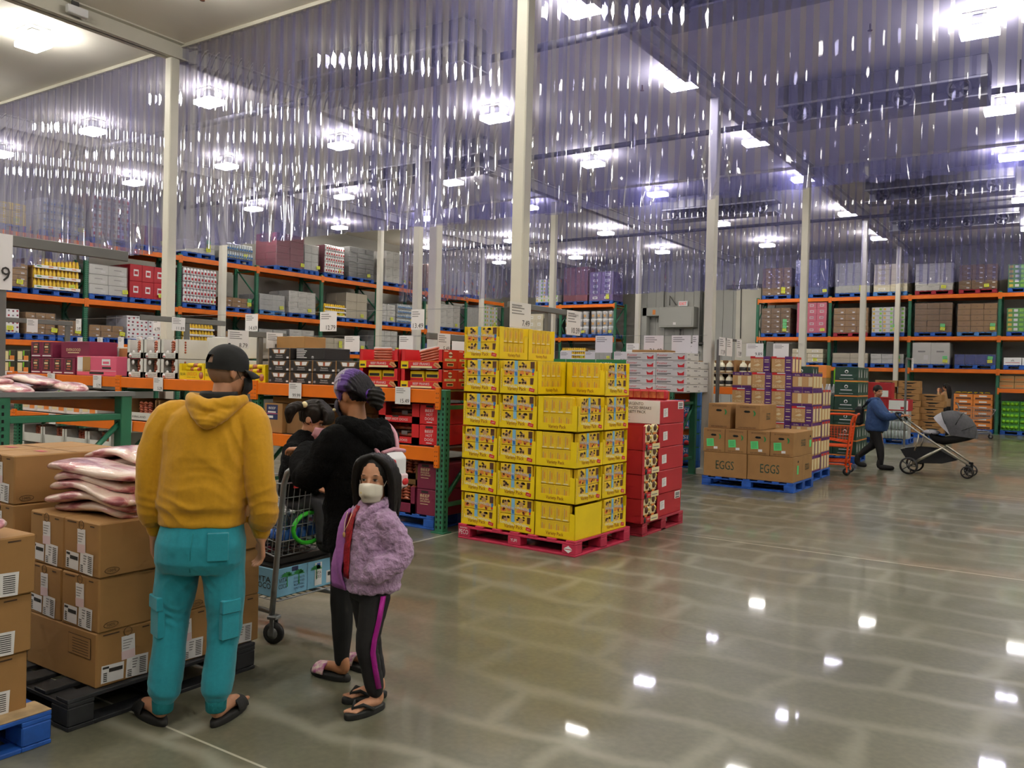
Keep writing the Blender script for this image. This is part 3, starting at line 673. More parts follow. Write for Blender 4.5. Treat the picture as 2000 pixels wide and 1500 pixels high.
# ------------------------------------------------------------------ sign bars and hanging cards
def sign_bar(X, y0, y1, z, py, label, cards, r=.035, foot=1.43):
    """bar running along world y at x = X; local x is world y and the cards face world +x"""
    t = thing('sign_bar', label, 'sign stand', (X, 0, 0), PI/2)
    obj('bar', G().box(y0, y1, -.02, .02, z-r, z+r, 'steel_grey', .005), t)
    if py is not None: obj('post', G().box(py-.035, py+.035, -.015, .03, foot, z-r, 'steel_grey', .005), t)
    for (u, w_, h_, pr, title) in cards:
        g = G(); price_card(g, 0, -h_/2, w_, h_, pr, -.022, 4, 'paper')
        if title: g.text(title, (-w_*.42, -.0285, -h_*.2), (1, 0, 0), (0, 0, 1), h_*.07, 'ink_soft')
        obj('card', g, t, (u, 0, z+r))
    return t
sign_bar(-4.62, 6.86, 8.1, 2.275, 7.62, 'grey sign bar over the yellow pallet with cards 7.49 and 10.39', [(7.04, .38, .25, '7.49', 'LUNCH VARIETY'), (8.12, .3, .27, '10.39', 'BALANCED BREAKS')], .03, 0)
sign_bar(-10.0, 6.36, 7.66, 2.2, 7.05, 'grey sign bar above the white sausage cartons beside the column', [(6.9, .2, .18, '11.89', None)])
sign_bar(-13.0, 6.0, 7.12, 2.2, 7.05, 'grey sign bar at far left above the dark cartons', [(6.5, .16, .2, '', None)])
sign_bar(-8.32, 6.48, 7.3, 1.995, 6.9, 'grey sign bar behind the black cartons right of the cap', [(6.55, .3, .22, '8.79', None), (7.1, .26, .2, '8.99', None)])
sign_bar(-5.71, 6.95, 7.68, 1.975, 7.2, 'short grey sign bar above the red frankfurter cartons', [(7.2, .22, .2, '5.49', None)])
t = sign_bar(-7.2, 3.3, 4.44, 2.575, 3.36, 'long grey sign bar at upper left carrying a big price ending in 9', [(3.28, .3, .45, '', None)], .045, 1.38)
obj('price_digits', G().text('13.99', (3.41, -.035, 2.24), (1, 0, 0), (0, 0, 1), .12, 'ink', None, 'r'), t)
def wire(x0, x1, y, z, label, cards):
    t = thing('card_wire', label, 'price wire', (0, y, 0)); obj('cable', G().tube([(x0, 0, z), (x1, 0, z)], .003, 'galv', 4), t)
    for (u, w_, h_, pr, m) in cards:
        g = G(); price_card(g, 0, -h_/2, w_, h_, pr, 0, 3, m); obj('card', g, t, (u, 0, z))
wire(-17.75, -5.05, 7.72, 2.33, 'thin wire of price cards strung between the near columns', [(-13.9, .16, .2, '3.49', 'paper'), (-11.7, .18, .24, '4.79', 'paper'), (-9.5, .26, .24, '14.69', 'paper'), (-8.0, .3, .25, '12.79', 'paper'), (-6.5, .2, .24, '13.49', 'paper')])
wire(-17.75, -5.05, 7.75, 2.02, 'second lower wire of blank white cards between the near columns', [(-13.9, .15, .17, '', 'paper'), (-13.3, .15, .18, '', 'paper'), (-12.7, .16, .18, '', 'paper'), (-12.2, .15, .18, '', 'paper'), (-11.9, .15, .18, '', 'paper'), (-11.0, .17, .18, '', 'paper'), (-10.3, .17, .18, '', 'paper'), (-9.7, .22, .18, '', 'paper'), (-8.6, .22, .2, '', 'paper'), (-7.6, .26, .2, '', 'paper'), (-6.7, .22, .2, '', 'paper'), (-5.9, .2, .18, '', 'paper')])
wire(-11.6, -5.0, 13.3, 2.3, 'thin wire of price cards above the white cartons and bucket rack', [(-8.95, .28, .26, '', 'paper_pink'), (-8.6, .26, .3, '7.99', 'paper'), (-8.2, .28, .26, '', 'paper'), (-6.9, .34, .3, '', 'paper'), (-5.95, .36, .32, '21.49', 'paper'), (-5.45, .34, .3, '', 'paper'), (-5.2, .1, .3, '', 'paper')])
wire(-11.6, -5.0, 13.35, 2.02, 'lower wire of small price cards above the white cartons', [(-9.2, .2, .16, '', 'paper'), (-8.75, .18, .16, '', 'paper'), (-8.2, .22, .2, '', 'paper'), (-7.7, .24, .2, '5.49', 'paper'), (-7.2, .2, .16, '', 'paper'), (-6.6, .24, .18, '8.29', 'paper'), (-6.0, .2, .16, '', 'paper')])
wire(-11.6, -5.05, 19.3, 2.42, 'far wire of price cards between the columns behind the milk', [(-9.2, .35, .4, '10.99', 'paper'), (-7.7, .4, .3, '', 'paper'), (-6.1, .4, .3, '9.89', 'paper'), (-5.5, .35, .3, '', 'paper')])
sign_bar(-4.8, 13.35, 14.25, 2.25, 13.32, 'grey sign stand over the oat milk with cards 17.39 and 7.89', [(13.4, .3, .3, '17.39', None), (13.75, .28, .3, '', None), (14.25, .26, .3, '7.89', None)], .02, 0)
sign_bar(-4.75, 17.3, 18.1, 1.95, 17.6, 'grey sign stand rising out of the green coffee cartons', [(17.35, .3, .3, '', None), (18.1, .3, .3, '', None)], .02, 0)
sign_bar(-3.4, 22.8, 23.7, 2.2, 22.85, 'thin grey sign stand between the coffee pallet and blue hoodie woman', [(23.6, .3, .3, '', None)], .025, 0)
# ------------------------------------------------------------------ cartons on the sausage rack
mat('sausage', '#8f3a2a', .3, var=(14, .3, '#c4724f'), coat=.4); mat('frank', '#b5593f', .3, var=(10, .15), coat=.4)
mat('meat', '#b7606a', .28, var=(7, .4, '#e6cfc0'), coat=.7, bump=(9, .3, .02)); mat('fat', '#e3cdbd', .3, var=(9, .2, '#c98a86'), coat=.6)
mat('black_card', '#221d1c', .5); mat('darkolive', '#2f2d1f', .5)
def cart_box(name, label, cat, loc, w_, d_, h_, m, fn=None, group=None, rz=0, key=None):
    """a carton standing at loc (front face centre, base)"""
    k = (key or label, round(w_, 3), round(d_, 3), round(h_, 3))
    if k not in _cm:
        g = G(); g.box(-w_/2, w_/2, -d_/2, d_/2, 0, h_, m, min(.006, h_*.05))
        if fn: fn(g, (w_, d_, h_))
        _cm[k] = g.mesh(name)
    return thing(name, label, cat, loc, rz, group, _cm[k])
def window_tray(name, label, cat, loc, w_, d_, h_, m, lip, post, fill, fn=None, group=None, key=None, back=1.0, rz=0, inner='kraft_inside', filled=None):
    """open display tray: full back and sides sloping to posts, low front lip, contents as parts"""
    t = thing(name, label, cat, loc, rz, group)
    k = ('tray', key or label, round(w_, 3), round(h_, 3))
    if k not in _cm:
        g = G(); e = .006; D = (w_, d_, h_)
        g.box(-w_/2, w_/2, -d_/2, d_/2, 0, e, m); g.box(-w_/2, w_/2, d_/2-e, d_/2, 0, h_*back, m)
        for s_ in (-1, 1):
            x = s_*w_/2; a, b = sorted((x, x-s_*e)); g.box(a, b, -d_/2, d_/2, 0, h_, m); a, b = sorted((x, x-s_*post)); g.box(a, b, -d_/2, -d_/2+e, 0, h_, m)
        g.box(-w_/2, w_/2, -d_/2, -d_/2+e, 0, lip, m)
        g.box(-w_/2+e, w_/2-e, d_/2-e-.004, d_/2-e, e, h_*back, inner)
        if fn: fn(g, D)
        _cm[k] = g.mesh('box')
    obj('box', _cm[k], t)
    for nme, me, lc, rt in (filled or []): obj(nme, me, t, lc, rot=rt)
    return t
def sausage_pack(n, L_, r, m):
    g = G()
    for i in range(n):
        y = (i-(n-1)/2)*r*1.8
        pts = [(-L_/2+L_*q/6, y, r+.004*math.sin(q)) for q in range(7)]; g.tube(pts, [r*.55]+[r]*5+[r*.55], m, 8)
    return g.mesh('sausages')
SG = sausage_pack(4, .17, .014, 'sausage')
mat('pack_dark', '#3b2420', .3, coat=.5)
# dark little cartons at the far left
def fn_dark(g, D):
    w_, d_, h_ = D; g.decal('F', D, w_*.1, w_*.45, h_*.15, h_*.9, 'cream_print'); g.decal('F', D, w_*.55, w_*.9, h_*.1, h_*.5, 'orange_print'); g.decal('F', D, w_*.5, w_*.6, h_*.5, h_*.95, 'lime'); g.decal('F', D, w_*.1, w_*.9, h_*.02, h_*.12, 'paper')
for r in range(2):
    for c in range(3):
        cart_box('sausage_carton', 'small dark carton at far left on the sausage rack, %s row, %s from left' % (('bottom', 'top')[r], ORD[c]), 'carton', (-14.12+c*.42, 6.75, 1.42+r*.175), .4, .45, .172, 'darkolive', fn_dark, 'dark sausage cartons', key='dk')
def fn_ever(g, D):
    w_, d_, h_ = D; g.decal('F', D, w_*.22, w_*.8, h_*.25, h_*.95, 'pack_dark'); 
    for q in range(4): g.decal('F', D, w_*(.3+.04*(q % 2)), w_*(.62+.05*(q % 2)), h_*(.3+q*.16), h_*(.4+q*.16), ('sausage', 'frank', 'cream_print', 'frank')[q], .003)
    g.decal('F', D, w_*.1, w_*.9, h_*.08, h_*.15, 'cloud_white')
for r in range(2):
    for c in range(4 if r == 0 else 2):
        cart_box('sausage_carton', 'maroon window carton of sausages, %s row, %s from left' % (('bottom', 'top')[r], ORD[c]), 'carton', (-12.9+c*.305, 6.75, 1.42+r*.24), .3, .45, .235, 'maroon', fn_ever, 'maroon window cartons', key='ev')
def fn_everside(g, D):
    w_, d_, h_ = D
    g.label('F', D, w_*.45, h_*.42, 'EVERGOOD', h_*.17, 'cream_print', w_*.5); g.decal('F', D, w_*.25, w_*.65, h_*.3, h_*.35, 'cream_print')
cart_box('sausage_carton', 'maroon carton lying sideways lettered in cream above the window cartons', 'carton', (-11.95, 6.8, 1.66), .75, .42, .24, 'maroon', fn_everside)
def fn_pink(g, D):
    w_, d_, h_ = D; g.decal('F', D, w_*.02, w_*.16, h_*.2, h_*.95, 'cloud_white'); g.decal('F', D, w_*.16, w_*.36, h_*.2, h_*.98, 'kraft_inside'); g.decal('F', D, w_*.65, w_*.86, h_*.55, h_*.86, 'cloud_white'); g.decal('F', D, w_*.68, w_*.83, h_*.62, h_*.74, 'pink_card', .003)
    g.decal('F', D, w_*.66, w_*.88, h_*.36, h_*.46, 'ink'); g.decal('F', D, w_*.34, w_*.7, h_*.08, h_*.2, 'ink'); g.decal('F', D, 0, w_, h_*.25, h_*.27, 'cloud_white')
cart_box('sausage_carton', 'bright pink carton with a white badge on the sausage rack', 'carton', (-11.3, 6.78, 1.42), .98, .5, .27, 'pink_card', fn_pink)
for i, (x, z, w_) in enumerate(((-11.05, 1.42, .55), (-11.35, 1.62, .5), (-10.85, 1.66, .45))):
    cart_box('plain_carton', 'plain tan carton behind the pink carton, '+('lowest', 'left upper', 'right upper')[i], 'carton', (x, 7.25, z), w_, .4, .2, 'kraft', None, 'tan cartons')
cart_box('plain_carton', 'plain white carton behind the pink carton', 'carton', (-11.9, 7.29, 1.42), .5, .45, .42, 'white_card')
def fn_wsaus(g, D):
    w_, d_, h_ = D; g.lathe([(.0, 0), (.038, 0), (.038, .001)], 'ink_soft', (-w_*.3, -d_/2-.001, h_*.14), 14, 'y'); g.lathe([(.0, 0), (.031, 0), (.031, .001)], 'paper', (-w_*.3, -d_/2-.002, h_*.14), 14, 'y'); g.decal('F', D, w_*.14, w_*.26, h_*.09, h_*.14, 'red_card', .003)
    g.label('F', D, w_*.36, h_*.17, 'Superior Quality', h_*.055, 'ink', w_*.42, 'l'); g.label('F', D, w_*.36, h_*.08, 'Exceptional Flavor', h_*.055, 'ink', w_*.46, 'l')
wp = G()
for i in range(5):
    for j in range(3): wp.tube([(-.1+j*.1, 0, .02+i*.032), (-.05+j*.1, -.012, .035+i*.032), (-.01+j*.1, 0, .02+i*.032)], [.012, .019, .012], 'sausage' if (i+j) % 3 else 'frank', 8)
wp = wp.mesh('sausages'); wl = G().lathe([(0, 0), (.03, 0), (.033, .006), (0, .012)], 'paper', (0, 0, 0), 12, 'y').mesh('label')
for r in range(2):
    for c in range(3):
        f = [('sausages', wp, (0, -.12, .06), None)]+[('label', wl, (x, -.2, z), None) for x, z in ((-.08, .075), (.08, .075), (.09, .19), (-.09, .2))[:(4 if r == 0 else 2)]]
        window_tray('sausage_carton', 'white open carton of red sausages, %s row, %s from left' % (('bottom', 'top')[r], ORD[c]), 'carton', (-10.36+c*.375, 6.75, 1.42+r*.255), .365, .45, .25, 'white_card', .075, .06, None, fn_wsaus, 'white sausage cartons', 'ws', 1.0, 0, 'kraft_inside', f)
cart_box('plain_carton', 'blank white carton behind the yellow sausage cartons, left one', 'carton', (-9.2, 7.19, 1.7), .52, .45, .27, 'white_card', None, 'blank white cartons')
cart_box('plain_carton', 'blank white carton behind the yellow sausage cartons, right one', 'carton', (-8.68, 7.19, 1.7), .5, .45, .27, 'white_card', None, 'blank white cartons')
cart_box('plain_carton', 'blank white carton under the other two, behind the yellow cartons', 'carton', (-8.95, 7.19, 1.42), 1.0, .45, .255, 'white_card', None, 'blank white cartons')
def fn_silva(g, D):
    w_, d_, h_ = D; g.label('F', D, w_*.04, .05, 'SILVA', .035, 'ink', w_*.22, 'l'); g.label('F', D, w_*.32, .05, 'LINGUIÇA', .045, 'orange', w_*.4, 'l'); g.label('F', D, w_*.32, .025, 'artisan sausage', .012, 'ink', w_*.35, 'l')
    g.lathe([(0, 0), (.045, 0), (.045, .001)], 'sausage', (w_*.38, -d_/2-.001, .055), 12, 'y')
rl = G(); rl.tube([(-.13, 0, 0), (.13, 0, 0)], .027, 'yellow_card', 10); rl.tube([(-.02, 0, 0), (.05, 0, 0)], .028, 'sausage', 10); rl.tube([(.1, 0, 0), (.16, 0, 0)], [.027, .02], 'frank', 10); rl = rl.mesh('sausage_roll')
for i, x in enumerate((-9.14, -8.63, -8.02)):
    f = [('sausage_roll', rl, (-.04+.03*k, -.16+.05*(k % 2), .13+.05*(k//2)), (0, 0, .1*(k-1))) for k in range(4)]
    window_tray('sausage_carton', 'yellow linguica sausage tray, '+('left of the man\'s cap', 'hidden behind the man\'s cap', 'right of the man\'s cap brim')[i], 'carton', (x, 6.73, 1.42), .5, .42, .2, 'yellow_card', .11, .05, None, fn_silva, 'yellow sausage trays', 'si', .6, 0, 'kraft_inside', f)
for i, (x, z, w_) in enumerate(((-8.04, 1.62, .44), (-7.62, 1.62, .42), (-7.98, 1.802, .5), (-7.95, 1.43, .6))):
    cart_box('plain_carton', 'tan shipping carton to the right of the cap, '+('left middle', 'right middle', 'topmost', 'lowest')[i], 'carton', (x, 7.25, z), w_, .35, .18, 'kraft', None, 'tan cartons by the cap')
def fn_blk(g, D):
    w_, d_, h_ = D
    g.poly('F', D, [(w_*.15, h_*.9), (w_*.25, h_*.5), (w_*.75, h_*.5), (w_*.85, h_*.9)], 'kraft_dark'); g.poly('F', D, [(w_*.22, h_*.86), (w_*.27, h_*.56), (w_*.45, h_*.55), (w_*.45, h_*.84)], 'cloud_white', .003); g.poly('F', D, [(w_*.45, h_*.84), (w_*.45, h_*.55), (w_*.54, h_*.55), (w_*.54, h_*.84)], 'sausage', .003); g.poly('F', D, [(w_*.54, h_*.84), (w_*.54, h_*.55), (w_*.72, h_*.56), (w_*.78, h_*.86)], 'cloud_white', .003)
    g.label('F', D, w_*.5, h_*.3, 'Charcuterie', h_*.13, 'paper', w_*.3); g.decal('F', D, w_*.32, w_*.68, h_*.14, h_*.22, 'ink_soft'); g.decal('F', D, w_*.84, w_*.94, h_*.1, h_*.25, 'paper'); g.decal('F', D, w_*.05, w_*.14, h_*.12, h_*.3, 'ink_soft')
    for s_ in (0, w_-.006): g.decal('F', D, s_, s_+.006, 0, h_, 'kraft')
for r in range(3):
    for c in range((4, 4, 1)[r]):
        cart_box('charcuterie_carton', 'black window carton of white packs, %s row, %s from left' % (('bottom', 'middle', 'top')[r], ORD[c]), 'carton', (-7.54+c*.365, 6.75, 1.42+r*.135), .36, .45, .132, 'black_card', fn_blk, 'black cartons on the sausage rack', key='blk')
def fn_blkside(g, D):
    w_, d_, h_ = D
    for k in range(6): g.decal('F', D, w_*.04, w_*(.3+.13*((k*7) % 4)/4), h_*(.86-k*.14), h_*(.92-k*.14), 'paper')
    g.lathe([(0, 0), (.02, 0), (.02, .001)], 'ink_soft', (w_*.1, -d_/2-.001, h_*.2), 10, 'y')
cart_box('charcuterie_carton', 'black carton turned sideways covered in white text, on the top row', 'carton', (-7.1, 6.78, 1.69), .46, .4, .135, 'black_card', fn_blkside)
# red frankfurter trays
def fn_frank(g, D):
    w_, d_, h_ = D; g.decal('F', D, 0, w_*.18, 0, h_*.38, 'yellow_card'); g.decal('F', D, w_*.03, w_*.15, h_*.1, h_*.2, 'ink', .003); g.label('F', D, w_*.5, h_*.19, 'BEEF FRANKS', h_*.13, 'paper', w_*.4); g.decal('F', D, w_*.25, w_*.75, h_*.04, h_*.14, 'cream_print')
    g.poly('F', D, [(w_*.78, h_*.2), (w_*.82, h_*.34), (w_*.9, h_*.3), (w_*.97, h_*.1), (w_*.9, h_*.03)], 'tan_print', .003); g.poly('F', D, [(w_*.81, h_*.22), (w_*.83, h_*.28), (w_*.95, h_*.1), (w_*.92, h_*.07)], 'sausage', .004); g.decal('F', D, 0, w_, h_*.37, h_*.4, 'orange')
def fn_frank_end(g, D):
    fn_frank(g, D); w_, d_, h_ = D
    for k in range(2):      # printed end panels
        a = d_*k/2; W = d_/2; g.decal('R', D, a, a+.004, 0, h_, 'red_card'); o, u, v = g.frame('R', D, .002); c = o+u*(a+W*.5)+v*(h_*.74)
        g.add([c+u*.032*math.cos(q*PI/6)+v*.03*math.sin(q*PI/6) for q in range(12)], [tuple(range(12))], 'paper'); g.decal('R', D, a+W*.36, a+W*.64, h_*.7, h_*.78, 'dark_end', .004); g.decal('R', D, a+W*.12, a+W*.88, h_*.42, h_*.54, 'cream_print'); g.label('R', D, a+W*.5, h_*.45, 'FRANKS', h_*.06, 'ink', W*.5, 'c', .004); g.decal('R', D, a+W*.28, a+W*.72, h_*.16, h_*.32, 'cream_print'); g.decal('R', D, a+W*.32, a+W*.68, h_*.19, h_*.28, 'ink', .003); g.decal('R', D, a+W*.08, a+W*.35, h_*.91, h_*.95, 'paper')
mat('dark_end', '#7a1418', .5)
fp = G(); fp.box(-.09, .09, -.02, .02, 0, .11, 'yellow_card', .008); fp.box(-.07, .07, -.021, -.0205, .045, .075, 'ink'); fp.box(-.085, .085, -.0205, -.02, .0, .04, 'red_bright'); fp = fp.mesh('frank_pack')
fr = G()
for k in range(5): fr.tube([(-.12, 0, .016+k*.027), (-.1, 0, .015+k*.027), (.1, 0, .015+k*.027), (.12, 0, .016+k*.027)], [.006, .015, .015, .006], 'frank', 8)
fr.box(-.12, .1, .0, .012, .13, .15, 'cloud_white'); fr = fr.mesh('frankfurters')
for r in range(2):
    for c in range(2):
        f = [('frank_pack', fp, (-.1, -.17, .07), None), ('frank_pack', fp, (.1, -.17, .07), None)] if r == 0 else [('frankfurters', fr, (-.02 if c == 0 else .05, -.15, .07), (0, -.2*c, .1))]
        window_tray('frankfurter_carton', 'red display tray of beef franks, %s row, %s one' % (('bottom', 'top')[r], ('left', 'right')[c]), 'carton', (-6.0+c*.58, 6.75, 1.42+r*.2), .54, .48, .195, 'red_bright', .075, .05, None, fn_frank_end if c else fn_frank, 'red frankfurter trays', 'frk%d' % c, 1.0, 0, 'red_card', f)
# lower shelf: hot dogs, brown carton, and what shows left of the man
def fn_hot(g, D):
    w_, d_, h_ = D
    for k, s_ in enumerate(('BEEF', 'HOT', 'DOGS')): g.label('F', D, w_*.5, h_*(.62-k*.2), s_, h_*.14, 'paper', w_*(.42, .32, .44)[k])
    g.decal('F', D, w_*.32, w_*.68, h_*.84, h_*.95, 'ink'); g.decal('F', D, w_*.36, w_*.64, h_*.1, h_*.14, 'paper')
def fn_hot2(g, D):
    w_, d_, h_ = D; g.label('F', D, w_*.45, h_*.12, 'BEEF HOT DOGS', h_*.12, 'paper', w_*.55); g.decal('F', D, w_*.35, w_*.5, h_*.28, h_*.36, 'ink')
hp = G()
for k in range(3): hp.tube([(-.2, 0, .02+k*.035), (.18, 0, .02+k*.035)], .018, 'pack_dark' if k % 2 else 'sausage', 8)
hp.box(-.05, .03, -.022, -.02, .02, .06, 'ink_soft'); hp = hp.mesh('hot_dog_packs')
for r in range(2):
    cart_box('hot_dog_carton', 'closed red BEEF HOT DOGS carton, '+('lower', 'upper')[r], 'carton', (-5.35, 6.82, .85+r*.21), .26, .5, .205, 'red_bright', fn_hot, 'red hot dog cartons', key='hot')
    window_tray('hot_dog_carton', 'open red BEEF HOT DOGS tray behind the woman, '+('lower', 'upper')[r], 'carton', (-5.76, 6.82, .85+r*.21), .56, .5, .205, 'red_bright', .07, .1, None, fn_hot2, 'open hot dog trays', 'hot2', 1.0, 0, 'pack_dark', [('hot_dog_packs', hp, (0, -.12, .06), None), ('hot_dog_packs', hp, (0, -.02, .08), None)])
    window_tray('hot_dog_carton', 'open red hot dog tray seen sideways through the rack end, '+('lower', 'upper')[r], 'carton', (-5.41, 7.3, .85+r*.21), .34, .36, .2, 'red_card', .07, .05, None, fn_hot2, 'sideways hot dog trays', 'hot3', 1.0, PI/2, 'pack_dark', [('hot_dog_packs', hp, (0, -.1, .06), None)])
def fn_brisket(g, D):
    w_, d_, h_ = D; g.decal('F', D, w_*.12, w_*.75, h_*.45, h_*.95, 'navy'); g.label('F', D, w_*.44, h_*.8, 'BEEF', h_*.08, 'paper', w_*.4, 'c', .003); g.decal('F', D, w_*.2, w_*.65, h_*.68, h_*.73, 'paper', .003); g.decal('F', D, w_*.15, w_*.5, h_*.5, h_*.58, 'paper', .003); g.decal('F', D, w_*.12, w_*.75, h_*.64, h_*.66, 'pink_card', .003)
cart_box('beef_carton', 'large brown carton with a blue beef label between the man and child', 'carton', (-7.62, 6.8, .845), .3, .55, .34, 'kraft', fn_brisket)
cart_box('beef_carton', 'large brown carton beside the blue-labelled one', 'carton', (-7.12, 6.85, .845), .66, .55, .33, 'kraft_dark', None)
cart_box('beef_carton', 'flat brown carton lying on the blue-labelled beef carton', 'carton', (-7.45, 6.85, 1.19), .6, .45, .07, 'kraft', None)
for i in range(3): cart_box('plain_carton', 'small brown carton deep on the lower shelf behind the child, '+ORD[i], 'carton', (-6.65+i*.01, 7.1, .845+i*.13), .26+.05*i, .3, .125, 'kraft_dark', None, 'brown cartons behind the child')
def fn_lip(g, D):
    w_, d_, h_ = D; g.label('F', D, w_*.1, .03, 'KIRKLAND', .028, 'ink', w_*.3, 'l'); g.label('F', D, w_*.5, .03, 'SELECTS', .022, 'ink_soft', w_*.2, 'l'); g.label('F', D, w_*.78, .03, '14', .035, 'ink')
for i in range(3):
    f = [('sausages', wp, (-.12, -.1, .07), None), ('sausages', wp, (.2, -.05, .06), None)]
    window_tray('sausage_carton', 'white-lipped open carton on the lower shelf left of the man, %s from left' % ORD[i], 'carton', (-10.22+i*.72, 6.76, .85), .68, .45, .28, 'kraft_dark', .0, .03, None, None, 'lower shelf open cartons', 'lip', 1.0, 0, 'kraft_dark', f+[('lip', None, (0, 0, 0), None)] if False else f)
for i in range(2):
    g = G(); g.box(-.5, .5, -.004, .0, 0, .1, 'white_card'); fn_lip(g, (1.0, .008, .1)); thing('shelf_strip', 'white lettered shelf strip left of the man, '+('left', 'right')[i], 'sign', (-9.95+i*1.02, 6.5, .86), 0, 'white shelf strips', g)
pallet('blue pallet under the low white sausage trays', 'blue_pallet', (-12.1, 7.0, 0), 0, 2.4, .9)
for i in range(4):
    f = [('sausages', wp, (-.08, -.1, .06), None), ('sausages', wp, (.1, -.08, .05), (0, 0, .3))]
    window_tray('sausage_carton', 'low white tray of smoked sausages behind the meat rack, %s from left' % ORD[i], 'carton', (-13.02+i*.6, 6.8, .14), .58, .5, .24, 'white_card', .13, .05, None, None, 'low white sausage trays', 'lowt', .8, 0, 'white_card', f)
    window_tray('sausage_carton', 'white tray of red sausages stacked behind the meat rack, %s from left' % ORD[i], 'carton', (-13.02+i*.6, 6.8, .39), .58, .5, .24, 'white_card', .13, .05, None, None, 'stacked white sausage trays', 'lowt', .8, 0, 'white_card', f)
for i in range(5): cart_box('sausage_carton', 'dark printed carton on the lower shelf at far left, '+ORD[i], 'carton', (-13.14+i*.41, 6.78, .85), .4, .45, .36, 'white_card', fn_dark, 'dark printed lower cartons', key='dk2')
# maroon sausage cartons on a floor pallet under the rack
def fn_pol(g, D):
    w_, d_, h_ = D; g.label('F', D, w_*.16, h_*.7, 'BEEF', h_*.12, 'cream_print', w_*.4, 'l'); g.label('F', D, w_*.16, h_*.6, 'POLISH', h_*.07, 'cream_print', w_*.36, 'l'); g.label('F', D, w_*.16, h_*.51, 'SAUSAGE', h_*.07, 'cream_print', w_*.42, 'l'); g.decal('F', D, w_*.16, w_*.5, h_*.42, h_*.44, 'cream_print'); g.decal('F', D, w_*.2, w_*.5, h_*.86, h_*.95, 'ink')
pallet('blue pallet under the sausage rack beside its green end post', 'blue_pallet', (-5.9, 7.04, 0), 0, 1.24, .9)
for r in range(2):
    cart_box('polish_sausage_carton', 'closed maroon BEEF POLISH SAUSAGE carton, '+('lower', 'upper')[r], 'carton', (-5.36, 6.84, .14+r*.265), .3, .5, .26, 'maroon', fn_pol, 'maroon polish sausage cartons', key='pol')
    cart_box('polish_sausage_carton', 'maroon carton seen sideways through the rack end, '+('lower', 'upper')[r], 'carton', (-5.4, 7.34, .14+r*.265), .4, .36, .26, 'maroon', fn_pol, 'sideways maroon cartons', PI/2, key='pol2')
f = [('sausages', wp, (-.05, -.15, .1), None), ('sausages', wp, (.03, -.1, .12), None)]
window_tray('polish_sausage_carton', 'open maroon sausage carton left of the closed maroon ones', 'carton', (-5.72, 6.84, .14), .38, .5, .27, 'maroon', .1, .06, None, None, None, None, 1.0, 0, 'maroon', f)
window_tray('polish_sausage_carton', 'open brown carton of sausages behind the girl, on the maroon one', 'carton', (-5.74, 6.9, .415), .36, .45, .2, 'kraft_dark', .06, .04, None, None, None, None, 1.0, 0, 'kraft_dark', f)
# ------------------------------------------------------------------ bagged meat and pork bellies
def belly(L_, W_, T_, seed, droop=.03):
    rnd = random.Random(seed); g = G(); nu, nv = 22, 12; vs_ = []; off = Vector((rnd.random()*9, rnd.random()*9, seed))
    for i in range(nu+1):
        a = -1+2*i/nu; ex = (1-abs(a)**6)**.5 if abs(a) < 1 else 0
        for k in range(2*nv):
            q = 2*PI*k/(2*nv); cx_, sz = math.cos(q), math.sin(q)
            y = W_/2*(abs(cx_)**.7)*math.copysign(1, cx_)*(.35+.65*ex); z = T_/2*(abs(sz)**.8)*math.copysign(1, sz)*(.25+.75*ex)
            x = a*L_/2; n_ = noise.noise(Vector((x*7, y*7, z*9))+off)
            vs_.append((x+.01*noise.noise(Vector((y*12, z*12, 3))+off), y*(1+.1*n_), z*(1+.25*n_)+T_/2-droop*a*a+.012*math.sin(a*3+seed)))
    fs = [(i*2*nv+k, i*2*nv+(k+1) % (2*nv), (i+1)*2*nv+(k+1) % (2*nv), (i+1)*2*nv+k) for i in range(nu) for k in range(2*nv)]
    fs += [tuple(reversed(range(2*nv))), tuple(nu*2*nv+k for k in range(2*nv))]
    g.add(vs_, fs, 'belly_meat', True); return g.mesh('pork_belly')
def belly_material():
    m = bpy.data.materials.new('belly_meat'); MATS['belly_meat'] = m; m.use_nodes = True; nt = m.node_tree; N = nt.nodes.new; L = nt.links.new; b = nt.nodes['Principled BSDF']
    tc = N('ShaderNodeTexCoord'); mp = N('ShaderNodeMapping'); mp.inputs['Scale'].default_value = (3, 7, 16); L(tc.outputs['Object'], mp.inputs[0])
    n = N('ShaderNodeTexNoise'); n.inputs['Scale'].default_value = 1.3; n.inputs['Detail'].default_value = 4; n.inputs['Distortion'].default_value = .8; L(mp.outputs[0], n.inputs[0])
    r = N('ShaderNodeValToRGB'); e = r.color_ramp.elements; e[0].position = .34; e[0].color = rgb('#8d3f4d'); e[1].position = .58; e[1].color = rgb('#e6cdbd'); x = e.new(.44); x.color = rgb('#bd7479'); x = e.new(.51); x.color = rgb('#dcb0a8')
    L(n.outputs['Fac'], r.inputs[0]); L(r.outputs[0], b.inputs['Base Color']); b.inputs['Roughness'].default_value = .35; b.inputs['Coat Weight'].default_value = .9; b.inputs['Coat Roughness'].default_value = .12
    n2 = N('ShaderNodeTexNoise'); n2.inputs['Scale'].default_value = 22; n2.inputs['Detail'].default_value = 5; L(tc.outputs['Object'], n2.inputs[0]); bp = N('ShaderNodeBump'); bp.inputs['Strength'].default_value = .45; bp.inputs['Distance'].default_value = .012
    L(n2.outputs['Fac'], bp.inputs['Height']); L(bp.outputs[0], b.inputs['Normal']); L(bp.outputs[0], b.inputs['Coat Normal'])
belly_material()
bl = [belly(.52+.05*(k % 3), .26, .055, k) for k in range(6)]
blab = G().box(-.06, .06, -.03, .03, 0, .0015, 'paper').box(-.05, .03, -.015, -.01, .0015, .002, 'ink_soft').mesh('sticker')
